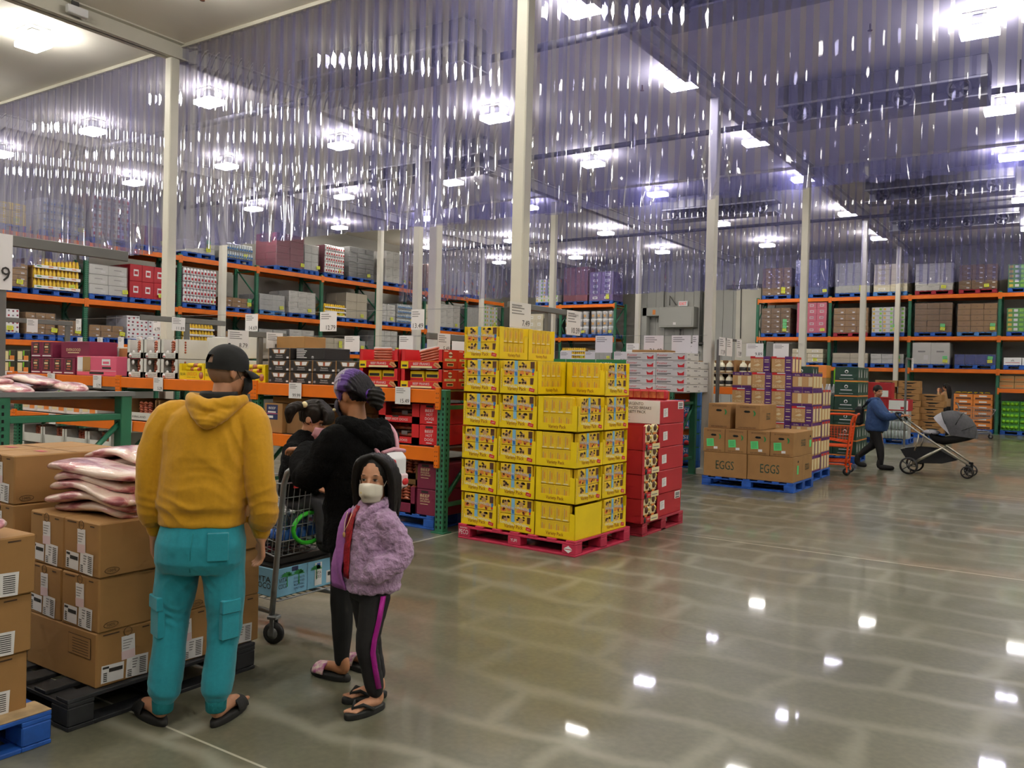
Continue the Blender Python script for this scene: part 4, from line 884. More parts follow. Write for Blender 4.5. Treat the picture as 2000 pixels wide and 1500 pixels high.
def bellies(spec, where, grp):
    for i, (x, y, z, rz, ty, k) in enumerate(spec):
        o = thing('pork_belly', '%s, %s from the bottom' % (where, ORD[i]), 'pork belly', (x, y, z), 0, grp, bl[k]); o.rotation_euler = (0, ty, rz)
bellies([(-3.88+.012*math.sin(i*3), 2.29+.015*math.cos(i*2), .89+i*.045, .12+.12*math.sin(i*2.3), .03, i % 6) for i in range(5)], 'vacuum-packed pork belly in the front pile on the brown boxes', 'front pork belly pile')
bellies([(-4.06+.012*math.sin(i*2), 2.56+.02*math.cos(i*3), .89+i*.044, .1+.14*math.cos(i*2), .0, (i+2) % 6) for i in range(6)], 'vacuum-packed pork belly in the rear pile on the brown boxes', 'rear pork belly pile')
bellies([(-3.86+.03*math.sin(i*2), 1.52+.01*i, .875+i*.046, .25+.1*math.sin(i), .0, (i+4) % 6) for i in range(4)], 'vacuum-packed pork belly on the left box stack at the picture edge', 'left pork belly pile')
bellies([(-6.5, 3.45, 1.385, .1, 0, 0), (-6.42, 2.98, 1.385, .2, 0, 1), (-6.95, 3.3, 1.385, -.1, 0, 2), (-6.6, 3.3, 1.44, .15, 0, 3), (-6.55, 2.92, 1.44, .05, 0, 4), (-7.1, 3.1, 1.44, .1, 0, 5)], 'bagged pale meat slab on the green-ended meat rack', 'meat on the meat rack')
# ------------------------------------------------------------------ brown boxes of the foreground
def fn_belly_end(face):
    def fn(g, D):
        w_, d_, h_ = D; W = w_ if face in 'FB' else d_
        g.decal(face, D, W*.40, W*.62, h_*.42, h_*.84, 'paper', .002, .04); g.decal(face, D, W*.40, W*.62, h_*.40, h_*.56, 'paper_pink', .0025, .04)
        g.decal(face, D, W*.08, W*.44, h_*.06, h_*.38, 'paper', .002, -.03); g.decal(face, D, W*.48, W*.84, h_*.03, h_*.42, 'paper', .002, -.05)
        for k in range(4): g.decal(face, D, W*.42, W*(.52+.02*k), h_*(.6+.05*k), h_*(.615+.05*k), 'ink_soft', .003)
        g.decal(face, D, W*.2, W*.42, h_*.24, h_*.31, 'ink', .003, -.03); g.decal(face, D, W*.1, W*.2, h_*.32, h_*.36, 'ink', .003, -.03)
        for k in range(5): g.decal(face, D, W*.11, W*.17, h_*(.09+.035*k), h_*(.11+.035*k), 'ink', .003, -.03)
        for k in range(9): g.decal(face, D, W*.7, W*.81, h_*(.07+.035*k), h_*(.085+.035*k), 'ink', .003, -.05)
        for k in range(4): g.decal(face, D, W*.5, W*.57, h_*(.06+.035*k), h_*(.075+.035*k), 'ink', .003, -.05)
        for k in range(4): g.decal(face, D, W*.58, W*(.64+.01*k), h_*(.2+.05*k), h_*(.22+.05*k), 'ink_soft', .003, -.05)
        o, u, v = g.frame(face, D, .002); c = o+u*(W*.5)+v*(h_*.9)
        g.text('USDA', c-u*.012, u, v, .008, 'ink_brown', .026); g.tube([c+u*(.02*math.cos(q*PI/6)+.0)+v*(.004+.02*math.sin(q*PI/6)) for q in range(12)], .0012, 'ink_brown', 4, True)
        g.decal(face, D, W*.1, W*.36, h_*.93, h_*.955, 'ink_brown'); g.decal(face, D, W*.74, W*.86, h_*.91, h_*.935, 'ink_brown')
        s2 = 'R' if face == 'F' else 'F'; o, u, v = g.frame(s2, D, .002); W2 = d_ if s2 == 'R' else w_
        if s2 == 'R':
            c = o+u*.06+v*.03; g.tube([c+u*.035*math.cos(q*PI/7)+v*.014*math.sin(q*PI/7) for q in range(14)], .001, 'ink_brown', 4, True); g.text('100%', c-v*.006, u, v, .012, 'ink_brown', .04, 'c')
        else:
            g.decal(s2, D, W2*.62, W2*.93, h_*.5, h_*.88, 'ink_brown'); g.decal(s2, D, W2*.625, W2*.925, h_*.51, h_*.87, 'kraft', .0025)
            for k in range(6): g.decal(s2, D, W2*.68, W2*.9, h_*(.55+.05*k), h_*(.562+.05*k), 'ink_brown', .003)
        g.decal('T', D, .0, w_, d_*.49, d_*.51, 'kraft_dark'); g.decal('T', D, w_*.35, w_*.65, d_*.3, d_*.36, 'red_card', .002)
    return fn
FE, FR_ = fn_belly_end('F'), fn_belly_end('R')
pallet('black plastic-coated pallet under the brown pork boxes', 'black_pallet', (-4.16, 2.46, 0), 0, 1.2, 1.0)
BH = .247
k = 0
for j in range(3):
    cart_box('pork_box', 'brown pork box, bottom layer behind the man, %s from the camera' % ORD[j], 'box', (-3.89, 2.25+j*.302, .14), .6, .3, BH, 'kraft', FR_, 'brown pork boxes', key='pr')
for r in (1, 2):
    for i in range(2):
        for j in range(2):
            cart_box('pork_box', 'brown pork box, %s layer, %s column, %s row' % (('', 'second', 'third')[r], ('left', 'right')[i], ('near', 'far')[j]), 'box', (-4.05+i*.303+.01*r, 2.325+j*.452, .14+r*BH+.001*r), .298, .448, BH-.002, 'kraft', FE, 'brown pork boxes', random.uniform(-.02, .02), key='pf')
for r in range(4):
    for i in range(2):
        if r == 3 or i == 1 or True:
            cart_box('pork_box', 'brown pork box further left, %s layer, %s column' % (ORD[r], ('far left', 'inner')[i]), 'box', (-4.82+i*.31, 2.42, .14+r*BH), .3, .62, BH-.002, 'kraft', FE, 'brown pork boxes at left', key='pq')
pallet('worn blue and raw wood pallet in the bottom left corner', 'blue_pallet', (-4.02, 1.36, 0), 0, 1.0, 1.02)
for r in range(3):
    for j in range(2):
        cart_box('pork_box', 'brown pork box in the stack at the left edge, %s layer, %s one' % (ORD[r], ('near', 'far')[j]), 'box', (-3.83-.02*(2-r), 1.60-j*.46, .14+r*BH), .5, .44, BH-.002, 'kraft', FR_, 'left edge pork boxes', (-.02, .015, .03)[r], key='pe')
obj('worn_board', G().box(.36, .5, -.51, .51, .141, .146, 'raw_wood', .002), [o for o in COL.objects if o.get('label', '').startswith('worn blue')][0])
# ------------------------------------------------------------------ yellow snack pallet
TW, TD, TH = .43, .475, .318
mat('art_brown', '#3c2616', .45); mat('art_orange', '#dd8a3a', .4); mat('dark_red', '#8c1a14', .5)
def pack_wide(w_, h_, seed):
    """front of a shelf-ready pack: script lettering, crackers, a blue burst"""
    rnd = random.Random(seed); g = G(); D = (w_, .05, h_); g.box(-w_/2, w_/2, -.025, .025, 0, h_, 'yellow_pack', .004)
    def blob(u, v, r, m, off=.002, n=9):
        g.poly('F', D, [(u+r*(1+.35*rnd.uniform(-1, 1))*math.cos(2*PI*k/n), v+.8*r*(1+.35*rnd.uniform(-1, 1))*math.sin(2*PI*k/n)) for k in range(n)], m, off)
    for c in (.16, .64):
        blob(w_*(c+.02), h_*.68, .03, 'tan_print', .001); blob(w_*(c+.12), h_*.3, .03, 'art_orange', .001); blob(w_*(c-.06), h_*.24, .026, 'orange_print', .001)
        for q in range(5): blob(w_*(c+rnd.uniform(-.11, .12)), h_*rnd.uniform(.62, .9), .013, 'art_brown')
        for q in range(2): blob(w_*(c+rnd.uniform(-.1, .12)), h_*rnd.uniform(.1, .3), .012, ('dark_red', 'art_brown')[q])
    g.decal('F', D, w_*.355, w_*.46, 0, h_, 'sky_print', .0028); g.decal('F', D, w_*.375, w_*.44, h_*.05, h_*.35, 'blue_print', .0032, .15); g.decal('F', D, w_*.85, w_*.97, h_*.52, h_*.94, 'brown_print', .0025); g.decal('F', D, w_*.9, w_*.98, h_*.08, h_*.5, 'blue_print', .003, .1); g.decal('F', D, w_*.905, w_*.975, h_*.12, h_*.25, 'red_bright', .0035, .1)
    for c in (.02, .48):
        o, u, v = g.frame('F', D, .0045); uu = (u+v*-.12).normalized()
        g.text('Lunchables', o+u*w_*c+v*h_*.4, uu, v, h_*.24, 'dark_red', w_*.44); o, u, v = g.frame('F', D, .0055); g.text('Lunchables', o+u*(w_*c+.001)+v*(h_*.4+.002), uu, v, h_*.22, 'cloud_white', w_*.435)
    return g.mesh('snack_pack')
def pack_thin(w_, h_):
    g = G(); D = (w_, .05, h_); g.box(-w_/2, w_/2, -.025, .025, 0, h_, 'yellow_pack', .004); g.decal('F', D, w_*.3, w_*.42, h_*.15, h_*.8, 'tan_print'); g.decal('F', D, w_*.55, w_*.65, h_*.3, h_*.7, 'orange_print'); g.decal('F', D, w_*.2, w_*.8, h_*.05, h_*.12, 'cream_print'); return g.mesh('snack_pack')
PWD = [pack_wide(.36, .145, k) for k in range(3)]; PTH = pack_thin(.082, .145)
def tray_mesh(front, right, w_, d_, h_):
    g = G(); e = .005; m = 'yellow_card'
    g.box(-w_/2, w_/2, -d_/2, d_/2, 0, e, m); g.box(-w_/2, w_/2, d_/2-e, d_/2, 0, h_*.97, m); g.box(-w_/2, -w_/2+e, -d_/2, d_/2, 0, h_*.97, m)
    for face, kind in (('F', front), ('R', right)):
        W = w_ if face == 'F' else d_; D = (w_, d_, h_)
        o, u, v = g.frame(face, D, 0); n_ = u.cross(v)
        def slab(pts):
            k = len(pts); vs_ = [o+u*a+v*b for a, b in pts]+[o+u*a+v*b-n_*e for a, b in pts]
            g.add(vs_, [tuple(range(k)), tuple(reversed(range(k, 2*k)))]+[(i, k+i, k+(i+1) % k, (i+1) % k) for i in range(k)], m)
        if kind == 'plain': slab([(0, 0), (W, 0), (W, h_*.95), (0, h_*.95)]); continue
        if kind == 'print':
            slab([(0, 0), (W, 0), (W, h_*.27), (0, h_*.27)]); slab([(0, h_*.27), (W*.1, h_*.27), (W*.085, h_*.5), (W*.08, h_*.72), (0, h_*.74)]); slab([(W*.88, h_*.27), (W, h_*.27), (W, h_*.66), (W*.9, h_*.66), (W*.89, h_*.4)])
            g.label(face, D, W*.2, h_*.09, 'Variety Pack', h_*.11, 'dark_red', W*.5, 'l'); g.decal(face, D, W*.78, W*.92, h_*.07, h_*.17, 'red_bright', .002, -.2); g.label(face, D, W*.85, h_*.1, '4 PACK', h_*.035, 'paper', W*.09, 'c', .0035)
            oo, uu, vv = g.frame(face, D, .002); g.text('Lunchables', oo+uu*(W*.03)+vv*(h_*.66), -vv, uu, .018, 'dark_red', h_*.5); oo, uu, vv = g.frame(face, D, .003); g.text('Lunchables', oo+uu*(W*.03)+vv*(h_*.66), -vv, uu, .012, 'cream_print', h_*.5)
        else:
            slab([(0, 0), (W, 0), (W, h_*.22), (0, h_*.22)]); slab([(0, h_*.22), (W*.14, h_*.22), (W*.14, h_*.97), (0, h_*.97)]); slab([(W*.86, h_*.22), (W, h_*.22), (W, h_*.72), (W*.87, h_*.74)])
            g.label(face, D, W*.28, h_*.08, 'Variety Pack', h_*.1, 'dark_red', W*.44, 'l')
    return g.mesh('tray')
TM = {}
def snack_tray(label, front, right, x, y, z, rz=0):
    t = thing('snack_tray', label, 'snack tray', (x, y, z), rz, 'yellow snack trays')
    k = (front, right)
    if k not in TM: TM[k] = tray_mesh(front, right, TW-.008, TD-.008, TH-.004)
    obj('tray', TM[k], t)
    for face, kind in (('F', front), ('R', right)):
        if kind == 'plain': continue
        a = 0 if face == 'F' else PI/2
        for lv in range(2):
            zz = .008+lv*.149
            if kind == 'print':
                p = (0, -TD/2+.034, zz) if face == 'F' else (TW/2-.034, 0.0, zz)
                obj('snack_pack', PWD[random.randrange(3)], t, p, a)
            else:
                W = TW if face == 'F' else TD
                for i in range(4):
                    q = -W/2+.075+(i+.2)*(W-.12)/4
                    obj('snack_pack', PTH, t, (q, -TD/2+.034, zz) if face == 'F' else (TW/2-.034, q, zz), a)
    return t
YR = -.035
yp = pallet('pink-red pallet lettered PECO under the yellow snack trays', 'red_pallet', (-4.2, 6.95, 0), YR, 1.32, 1.02)
D = (1.32, 1.02, .14); obj('stencil', G().label('F', D, .07, .045, 'PECO', .045, 'cloud_white', .11), yp); obj('stencil', G().label('F', D, .07, .1, 'RENTED', .012, 'cloud_white', .09), yp); obj('stencil', G().label('F', D, .66, .05, 'YUPI', .03, 'cloud_white', .07, 'c'), yp); obj('arrow_mark', G().poly('F', D, [(1.2, .065), (1.25, .095), (1.29, .065)], 'cloud_white'), yp); obj('arrow_mark', G().poly('F', D, [(1.2, .058), (1.29, .058), (1.25, .03)], 'cloud_white'), yp)
def snack_at(i, j, r, front, right, d):
    lx = -.645+TW*(i+.5)-.002*r; ly = -.505+TD*(j+.5)+.01; c, s_ = math.cos(YR), math.sin(YR)
    nm = ('left', 'middle', 'right')[i]; snack_tray('yellow snack tray, %s row from the bottom, %s column, %s' % (ORD[r], nm, ('at the front', 'at the back')[j]), front, right, -4.2+lx*c-ly*s_+.006*math.sin(r*5), 6.95+lx*s_+ly*c, .14+r*TH, YR+.004*math.sin(r*3+i*2))
for r in range(4):
    for i in range(3):
        for j in range(2):
            if i < 2 and j == 1 and r < 3: continue     # inside the stack, nothing of them shows
            snack_at(i, j, r, 'window' if i == 2 else 'print', ('plain' if (i == 2 and r == 0 and j == 0) else 'print') if i == 2 else 'window', '')
for i, j in ((0, 0), (1, 0), (0, 1), (1, 1)): snack_at(i, j, 4, 'print', 'window', '')
snack_at(2, 1, 4, 'window', 'print', '')
for i, j in ((0, 0), (0, 1)): snack_at(i, j, 5, 'print', 'window', '')
# ------------------------------------------------------------------ red cheese snack pallet
pallet('dark red pallet under the red cheese snack cartons', 'crimson_pallet', (-4.1, 8.2, 0), 0, 1.2, 1.05)
def fn_tagR(g, D):
    w_, d_, h_ = D; g.decal('R', D, d_*.12, d_*.3, h_*.3, h_*.68, 'paper', .002, .05)
    for k in range(5): g.decal('R', D, d_*.15, d_*(.22+.02*(k % 3)), h_*(.36+.06*k), h_*(.375+.06*k), 'ink_soft', .003, .05)
def fn_tagR2(g, D):
    fn_tagR(g, D); w_, d_, h_ = D; g.decal('R', D, d_*.72, d_*.95, h_*.62, h_*.95, 'paper'); g.decal('R', D, d_*.75, d_*.92, h_*.74, h_*.9, 'ink_soft', .003); g.decal('R', D, d_*.75, d_*.92, h_*.65, h_*.7, 'ink', .003)
RH = .242
cp = G(); cp.box(-.075, .075, -.02, .02, 0, .1, 'cream_print', .02); cp.lathe([(0, 0), (.032, 0), (.034, .004), (0, .008)], 'brown_print', (-.02, -.027, .065), 14, 'y'); cp.box(-.06, .0, -.024, -.02, .0, .018, 'orange_print'); cp.lathe([(0, 0), (.012, 0), (.012, .003)], 'brown_print', (.045, -.024, .03), 8, 'y'); cp.lathe([(0, 0), (.014, 0), (.014, .003)], 'yellow_pack', (.045, -.024, .065), 8, 'y'); cp = cp.mesh('cheese_pack')
def fn_cheese(g, D):
    w_, d_, h_ = D; g.decal('F', D, w_*.1, w_*.45, h_*.03, h_*.2, 'red_bright'); g.decal('F', D, w_*.5, w_*.92, h_*.0, h_*.24, 'cream_print', .003); g.decal('F', D, w_*.55, w_*.85, h_*.08, h_*.12, 'ink_soft', .004); g.lathe([(0, 0), (.03, 0), (.03, .001)], 'ink', (-w_*.3, -d_/2-.003, h_*.11), 10, 'y'); g.label('F', D, w_*.32, h_*.1, 'SNACK', h_*.06, 'paper', w_*.14, 'l', .004)
for r in range(5):
    cart_box('cheese_carton', 'closed red carton with white tag on the cheese pallet, %s from the bottom' % ORD[r], 'carton', (-3.77-.012*(r == 0), 8.38, .14+r*RH), .52, .64, RH-.004, 'red_card', fn_tagR2 if r in (0, 4) else fn_tagR, 'closed red cheese cartons', (.0, .01, -.01, .012, 0)[r], key='ch%d' % (r in (0, 4)))
    cart_box('cheese_carton', 'closed red carton at the rear left of the cheese pallet, %s from the bottom' % ORD[r], 'carton', (-4.35, 8.25, .14+r*RH), .56, .85, RH-.004, 'red_card', None, 'rear red cheese cartons', key='chr')
    if r < 4:
        f = [('cheese_pack', cp, (x, -.2, .055+z), None) for x in (-.06, .1) for z in (0, .095)]
        window_tray('cheese_tray', 'open red tray of round cheese snacks, %s from the bottom' % ORD[r], 'snack tray', (-3.72, 7.83, .14+r*RH), .44, .46, RH-.004, 'red_card', .055, .05, None, fn_cheese, 'open red cheese trays', 'cht', 1.0, PI/2, 'red_card', f)
t = thing('cheese_sign', 'white board reading SARGENTO BALANCED BREAKS VARIETY PACK', 'sign', (-3.85, 8.052, .14+4*RH), 0)
obj('board', G().box(-.35, .34, -.008, 0, 0, .24, 'paper', .002), t)
g = G(); D = (.69, .016, .24)
for k, (s_, h_) in enumerate((('SARGENTO', .03), ('BALANCED BREAKS', .03), ('VARIETY PACK', .03))): g.label('F', D, .27+.03*(k == 0)-.02*(k == 1), .19-k*.042, s_, h_, 'ink', (.2, .34, .26)[k], 'l')
for k in range(4): g.decal('F', D, .25, .33+.02*(k % 2), .07-k*.014, .074-k*.014, 'ink_soft')
obj('lettering', g, t)
for i in range(5): g = G(); g.box(-.06, .06, -.05, .05, 0, .11, 'red_card', .02); g.decal('F', (.12, .1, .11), .02, .1, .02, .09, 'sausage', .003); thing('snack_bag', 'small red snack bag standing behind the cheese sign, %s from left' % ORD[i], 'snack bag', (-3.98+.09*i, 8.35, .14+5*RH), 0, 'red snack bags', g)
# ------------------------------------------------------------------ white cartons with red lettering on the rack behind
def fn_foster(g, D):
    w_, d_, h_ = D; g.label('F', D, w_*.04, h_*.52, 'Foster', h_*.3, 'red_bright', w_*.34, 'l'); g.decal('F', D, w_*.04, w_*.5, h_*.3, h_*.38, 'ink'); g.decal('F', D, w_*.04, w_*.38, h_*.18, h_*.24, 'ink'); g.poly('F', D, [(w_*.72, h_*.15), (w_*.7, h_*.6), (w_*.78, h_*.42), (w_*.85, h_*.45), (w_*.92, h_*.7), (w_*.92, h_*.15)], 'red_bright'); g.decal('F', D, w_*.55, w_*.93, h_*.84, h_*.9, 'ink_soft')
    g.decal('R', D, d_*.05, d_*.2, h_*.7, h_*.8, 'ink_soft'); g.decal('R', D, d_*.6, d_*.9, h_*.7, h_*.85, 'ink_soft'); g.decal('R', D, d_*.05, d_*.3, h_*.15, h_*.22, 'ink')
for r in range(5):
    for i in range(2): cart_box('chicken_carton', 'flat white carton with red lettering, %s from the bottom, %s' % (ORD[r], ('left', 'right')[i]), 'carton', (-5.72+i*.52, 12.56, 1.36+r*.125), .515, .5, .121, 'white_card', fn_foster, 'white chicken cartons', key='fo')
    if r < 4: cart_box('chicken_carton', 'flat white carton end-on at the right rear, %s from the bottom' % ORD[r], 'carton', (-5.22, 13.07, 1.36+r*.125), .5, .5, .121, 'white_card', fn_foster, 'white chicken cartons at the rear', key='fo2')
cart_box('plain_carton', 'brown carton behind the white chicken cartons', 'carton', (-5.85, 13.1, 1.36), .6, .45, .68, 'kraft')
for i in range(3):
    def fn_gw(g, D): g.decal('F', D, 0, D[0], D[2]*.72, D[2], 'green_print'); [g.decal('F', D, D[0]*(.15+.08*k), D[0]*(.2+.08*k), D[2]*.82, D[2]*.9, 'paper', .003) for k in range(5)]
    cart_box('egg_carton', 'green-topped white carton behind the yellow pallet, %s from left' % ORD[i], 'carton', (-7.42+i*.57, 12.6, 1.36), .56, .45, .5, 'white_card', fn_gw, 'green-topped cartons', key='gw')
for i in range(4):
    cart_box('plain_carton', 'white carton on the cheese rack left of the green-topped ones, %s from left' % ORD[i], 'carton', (-9.42+i*.48, 12.7, 1.36), .46, .4, .42, 'white_card', fn_foster if i == 2 else None, 'white cartons at the back of the cheese rack', key='wc%d' % (i == 2))
for i in range(2): cart_box('cheese_box', 'red and brown snack box on the lower cheese rack shelf, '+('left', 'right')[i], 'box', (-5.96+i*.45, 12.55, .77), .42, .45, .36, 'red_card', None, 'boxes on the lower cheese rack shelf')
# ------------------------------------------------------------------ milk rack: brown cartons, milk jugs, blue almond drink cartons
for r in range(2):
    for i in range(4):
        def fn_br(g, D): g.label('F', D, D[0]*.5, D[2]*.6, 'KEEP REFRIGERATED', .03, 'ink_brown', D[0]*.7); g.decal('F', D, D[0]*.4, D[0]*.6, D[2]*.2, D[2]*.5, 'ink_brown')
        cart_box('cream_carton', 'brown carton on the milk rack, %s row, %s from left' % (('bottom', 'top')[r], ORD[i]), 'carton', (-8.1+i*.52, 16.3, 1.43+r*.26), .5, .5, .255, 'kraft', fn_br, 'brown cartons on the milk rack', key='br')
jug = G(); jug.lathe([(.0, 0), (.07, 0), (.075, .02), (.075, .13), (.06, .17), (.028, .2), (.026, .215)], 'milk_jug' if 'milk_jug' in MATS else mat('milk_jug', '#e6e2c4', .35), seg=12); jug = jug.mesh('body')
jc = G().lathe([(.03, .212), (.03, .235), (0, .236)], 'cream_print', seg=10).mesh('cap'); jl = G().lathe([(.0755, .04), (.076, .05), (.0755, .11)], 'ink', seg=12).mesh('label')
for r in range(2):
    z = 1.43+r*.27
    g = G(); g.box(-.62, .62, -.25, .25, 0, .012, 'kraft'); g.box(-.62, .62, .235, .25, 0, .26, 'kraft_dark'); g.box(-.62, -.605, -.25, .25, 0, .26, 'kraft'); g.box(.605, .62, -.25, .25, 0, .26, 'kraft'); g.box(-.02, .02, -.25, .25, 0, .26, 'kraft')
    thing('milk_crate', 'open brown carton holding milk jugs, '+('lower', 'upper')[r], 'carton', (-5.45, 16.3, z), 0, None, g)
    for i in range(6):
        t = thing('milk_jug', 'cream milk jug on the milk rack, %s row, %s from left' % (('lower', 'upper')[r], ORD[i]), 'milk jug', (-5.93+i*.17+(.1 if i > 2 else 0), 16.15, z+.014), 0, 'milk jugs')
        obj('body', jug, t); obj('cap', jc, t); obj('label', jl, t)
def fn_silk(g, D):
    w_, d_, h_ = D; g.label('F', D, w_*.5, h_*.55, 'Silk', h_*.3, 'cloud_white', w_*.6); g.decal('F', D, 0, w_, h_*.94, h_, 'green_print'); g.lathe([(0, 0), (.05, 0), (.05, .001)], 'red_card', (-w_*.1, -d_/2-.001, h_*.25), 10, 'y'); g.decal('F', D, w_*.2, w_*.8, h_*.06, h_*.12, 'ink')
pallet('blue pallet under the blue almond drink cartons behind the column', 'blue_pallet', (-6.0, 14.6, 0), 0, 1.2, 1.0)
for r in range(5):
    for i in range(3): cart_box('almond_carton', 'blue carton lettered Silk behind the egg pallet column, %s row, %s from left' % (ORD[r], ORD[i]), 'carton', (-6.4+i*.4, 14.35, .14+r*.24), .39, .45, .235, 'blue_print', fn_silk, 'blue almond drink cartons', key='silk')
# ------------------------------------------------------------------ egg pallet
pallet('blue pallet under the brown egg boxes', 'blue_pallet', (-3.87, 12.56, 0), -.02, 1.36, 1.02)
def fn_egg_small(g, D):
    w_, d_, h_ = D; o, u, v = g.frame('F', D, .002)
    g.label('F', D, w_*.5, h_*.87, '30 DOZEN EGGS', h_*.06, 'ink_brown', w_*.65); g.label('F', D, w_*.5, h_*.05, 'KEEP REFRIGERATED', h_*.06, 'ink_brown', w_*.7)
    g.poly('F', D, [(w_*.34, h_*.72), (w_*.4, h_*.77), (w_*.58, h_*.76), (w_*.62, h_*.71), (w_*.56, h_*.68), (w_*.4, h_*.68)], 'hole'); g.poly('F', D, [(w_*.72, h_*.78)]+[(w_*(.72+.12*math.sin(q)), h_*(.66+.12*math.cos(q))) for q in (.5, 1.2, 1.9, 2.6)]+[(w_*.74, h_*.55), (w_*.77, h_*.66)], 'green_print')
    g.label('R', D, d_*.5, h_*.4, 'EGGS', h_*.28, 'dark_green', d_*.22)
def fn_egg_tag(g, D):
    fn_egg_small(g, D); w_, d_, h_ = D; g.decal('F', D, w_*.16, w_*.5, h_*.24, h_*.56, 'tag_green', .003, .08); g.decal('F', D, w_*.5, w_*.68, h_*.14, h_*.24, 'paper', .003, .05)
    for k in range(4): g.decal('F', D, w_*.22, w_*.44, h_*(.3+.06*k), h_*(.315+.06*k), 'green_print', .004, .08)
    g.decal('R', D, d_*.82, d_*.92, h_*.3, h_*.6, 'tag_green', .003); g.poly('R', D, [(d_*(.87+.03*math.cos(q)), h_*(.75+.05*math.sin(q))) for q in [k*PI/4 for k in range(8)]], 'hole', .003)
def fn_egg_big(g, D):
    w_, d_, h_ = D; g.label('F', D, w_*.5, h_*.32, 'EGGS', h_*.36, 'dark_green', w_*.42); g.label('R', D, d_*.72, h_*.4, 'EGGS', h_*.26, 'dark_green', d_*.2); g.decal('R', D, d_*.2, d_*.28, h_*.3, h_*.65, 'tag_green', .003); g.decal('R', D, d_*.48, d_*.49, 0, h_, 'kraft_dark'); g.poly('R', D, [(d_*(.25+.03*math.cos(q)), h_*(.8+.05*math.sin(q))) for q in [k*PI/4 for k in range(8)]], 'hole', .003)
for i in range(2): cart_box('egg_box', 'large brown box lettered EGGS on the bottom layer, '+('left', 'right')[i], 'box', (-4.2+i*.662, 12.55, .14), .655, .98, .36, 'kraft', fn_egg_big, 'large egg boxes', -.02, key='eb')
for i in range(4): cart_box('egg_box', 'brown egg box with a green tag in the middle layer, %s from left' % ORD[i], 'box', (-4.375+i*.332, 12.55, .503), .328, .98, .35, 'kraft', fn_egg_tag, 'middle layer egg boxes', -.02, key='et')
cart_box('egg_box', 'brown egg box on top, left of the two', 'box', (-4.32, 12.5, .855), .34, .8, .37, 'kraft', fn_egg_small, 'top egg boxes', -.02, key='es'); cart_box('egg_box', 'brown egg box on top, right of the two, lettered EGGS on its side', 'box', (-3.9, 12.5, .855), .36, .8, .365, 'kraft', fn_egg_small, 'top egg boxes', -.01, key='es2')
# ------------------------------------------------------------------ oat milk pallet
pallet('blue pallet under the oat milk cartons', 'blue_pallet', (-4.0, 14.2, 0), 0, 1.32, 1.2)
mat('oat_tan', '#cfa56b', .5, var=(5, .04))
def fn_oat(g, D):
    w_, d_, h_ = D
    g.decal('F', D, w_*.66, w_, 0, h_, 'purple_print'); g.decal('F', D, 0, w_*.66, h_*.86, h_, 'red_bright', .002); g.decal('F', D, w_*.25, w_*.66, h_*.93, h_, 'paper', .003); g.label('F', D, w_*.32, h_*.62, 'Silk', h_*.2, 'cream_print', w_*.28); g.label('F', D, w_*.33, h_*.06, 'OATMILK', h_*.2, 'cream_print', w_*.6); g.poly('F', D, [(w_*.15, h_*.42), (w_*.4, h_*.56), (w_*.52, h_*.46), (w_*.38, h_*.38)], 'cream_print')
    for v in (.75, .62, .3, .12): g.decal('F', D, w_*.72, w_*.94, h_*v, h_*(v+.05), 'cream_print', .003)
    for k in range(3):
        a = d_*(k/3); g.decal('R', D, a+.006, a+d_*.07, 0, h_, 'purple_print'); g.decal('R', D, a+d_*.1, a+d_*.3, h_*.1, h_*.85, 'cream_print'); g.decal('R', D, a+d_*.1, a+d_*.3, h_*.86, h_, 'red_bright')
def fn_oatend(g, D):
    w_, d_, h_ = D
    for k in range(2):
        a = w_*k*.5; g.decal('F', D, a, a+w_*.48, h_*.8, h_, 'purple_print'); g.label('F', D, a+w_*.24, h_*.84, 'Silk', h_*.09, 'cream_print', w_*.26, 'c', .003); g.decal('F', D, a, a+w_*.48, 0, h_*.16, 'purple_print'); g.decal('F', D, a+w_*.28, a+w_*.46, h_*.2, h_*.76, 'cream_print')
    for k in range(3):
        a = d_*(k/3); g.decal('R', D, a, a+d_*.33, h_*.82, h_, 'purple_print'); g.decal('R', D, a, a+d_*.33, 0, h_*.1, 'purple_print'); g.decal('R', D, a+d_*.06, a+d_*.26, h_*.14, h_*.8, 'cream_print')
OH = .262
for r in range(7):
    n_ = (4, 4, 4, 4, 4, 3, 2)[r]; x0 = (-4.66, -4.66, -4.66, -4.66, -4.66, -4.66, -4.38)[r]; wd = (.32, .32, .32, .32, .32, .33, .335)[r]
    for i in range(n_ if r < 5 else (4 if r == 5 else 2)):
        end = (r == 5 and i in (0, 3)) or (r == 4 and i == 3) or (r < 3 and i == 3 and r % 2 == 0)
        ww = .325
        cart_box('oat_milk_carton', 'tan and purple oat milk carton, %s row from the bottom, %s from left' % (ORD[r], ORD[i]), 'carton', (x0+(i+.5)*ww if r != 6 else -4.38+(i+.5)*.345, 13.9, .14+r*OH), ww-.004, .58, OH-.003, 'oat_tan', fn_oatend if end else fn_oat, 'oat milk cartons', key='oe' if end else 'oa')
    if r < 5:
        cart_box('oat_milk_carton', 'oat milk carton at the rear right corner, %s row from the bottom' % ORD[r], 'carton', (-3.52, 14.49, .14+r*OH), .325, .58, OH-.003, 'oat_tan', fn_oatend if r % 2 else fn_oat, 'rear oat milk cartons', key='oe' if r % 2 else 'oa')
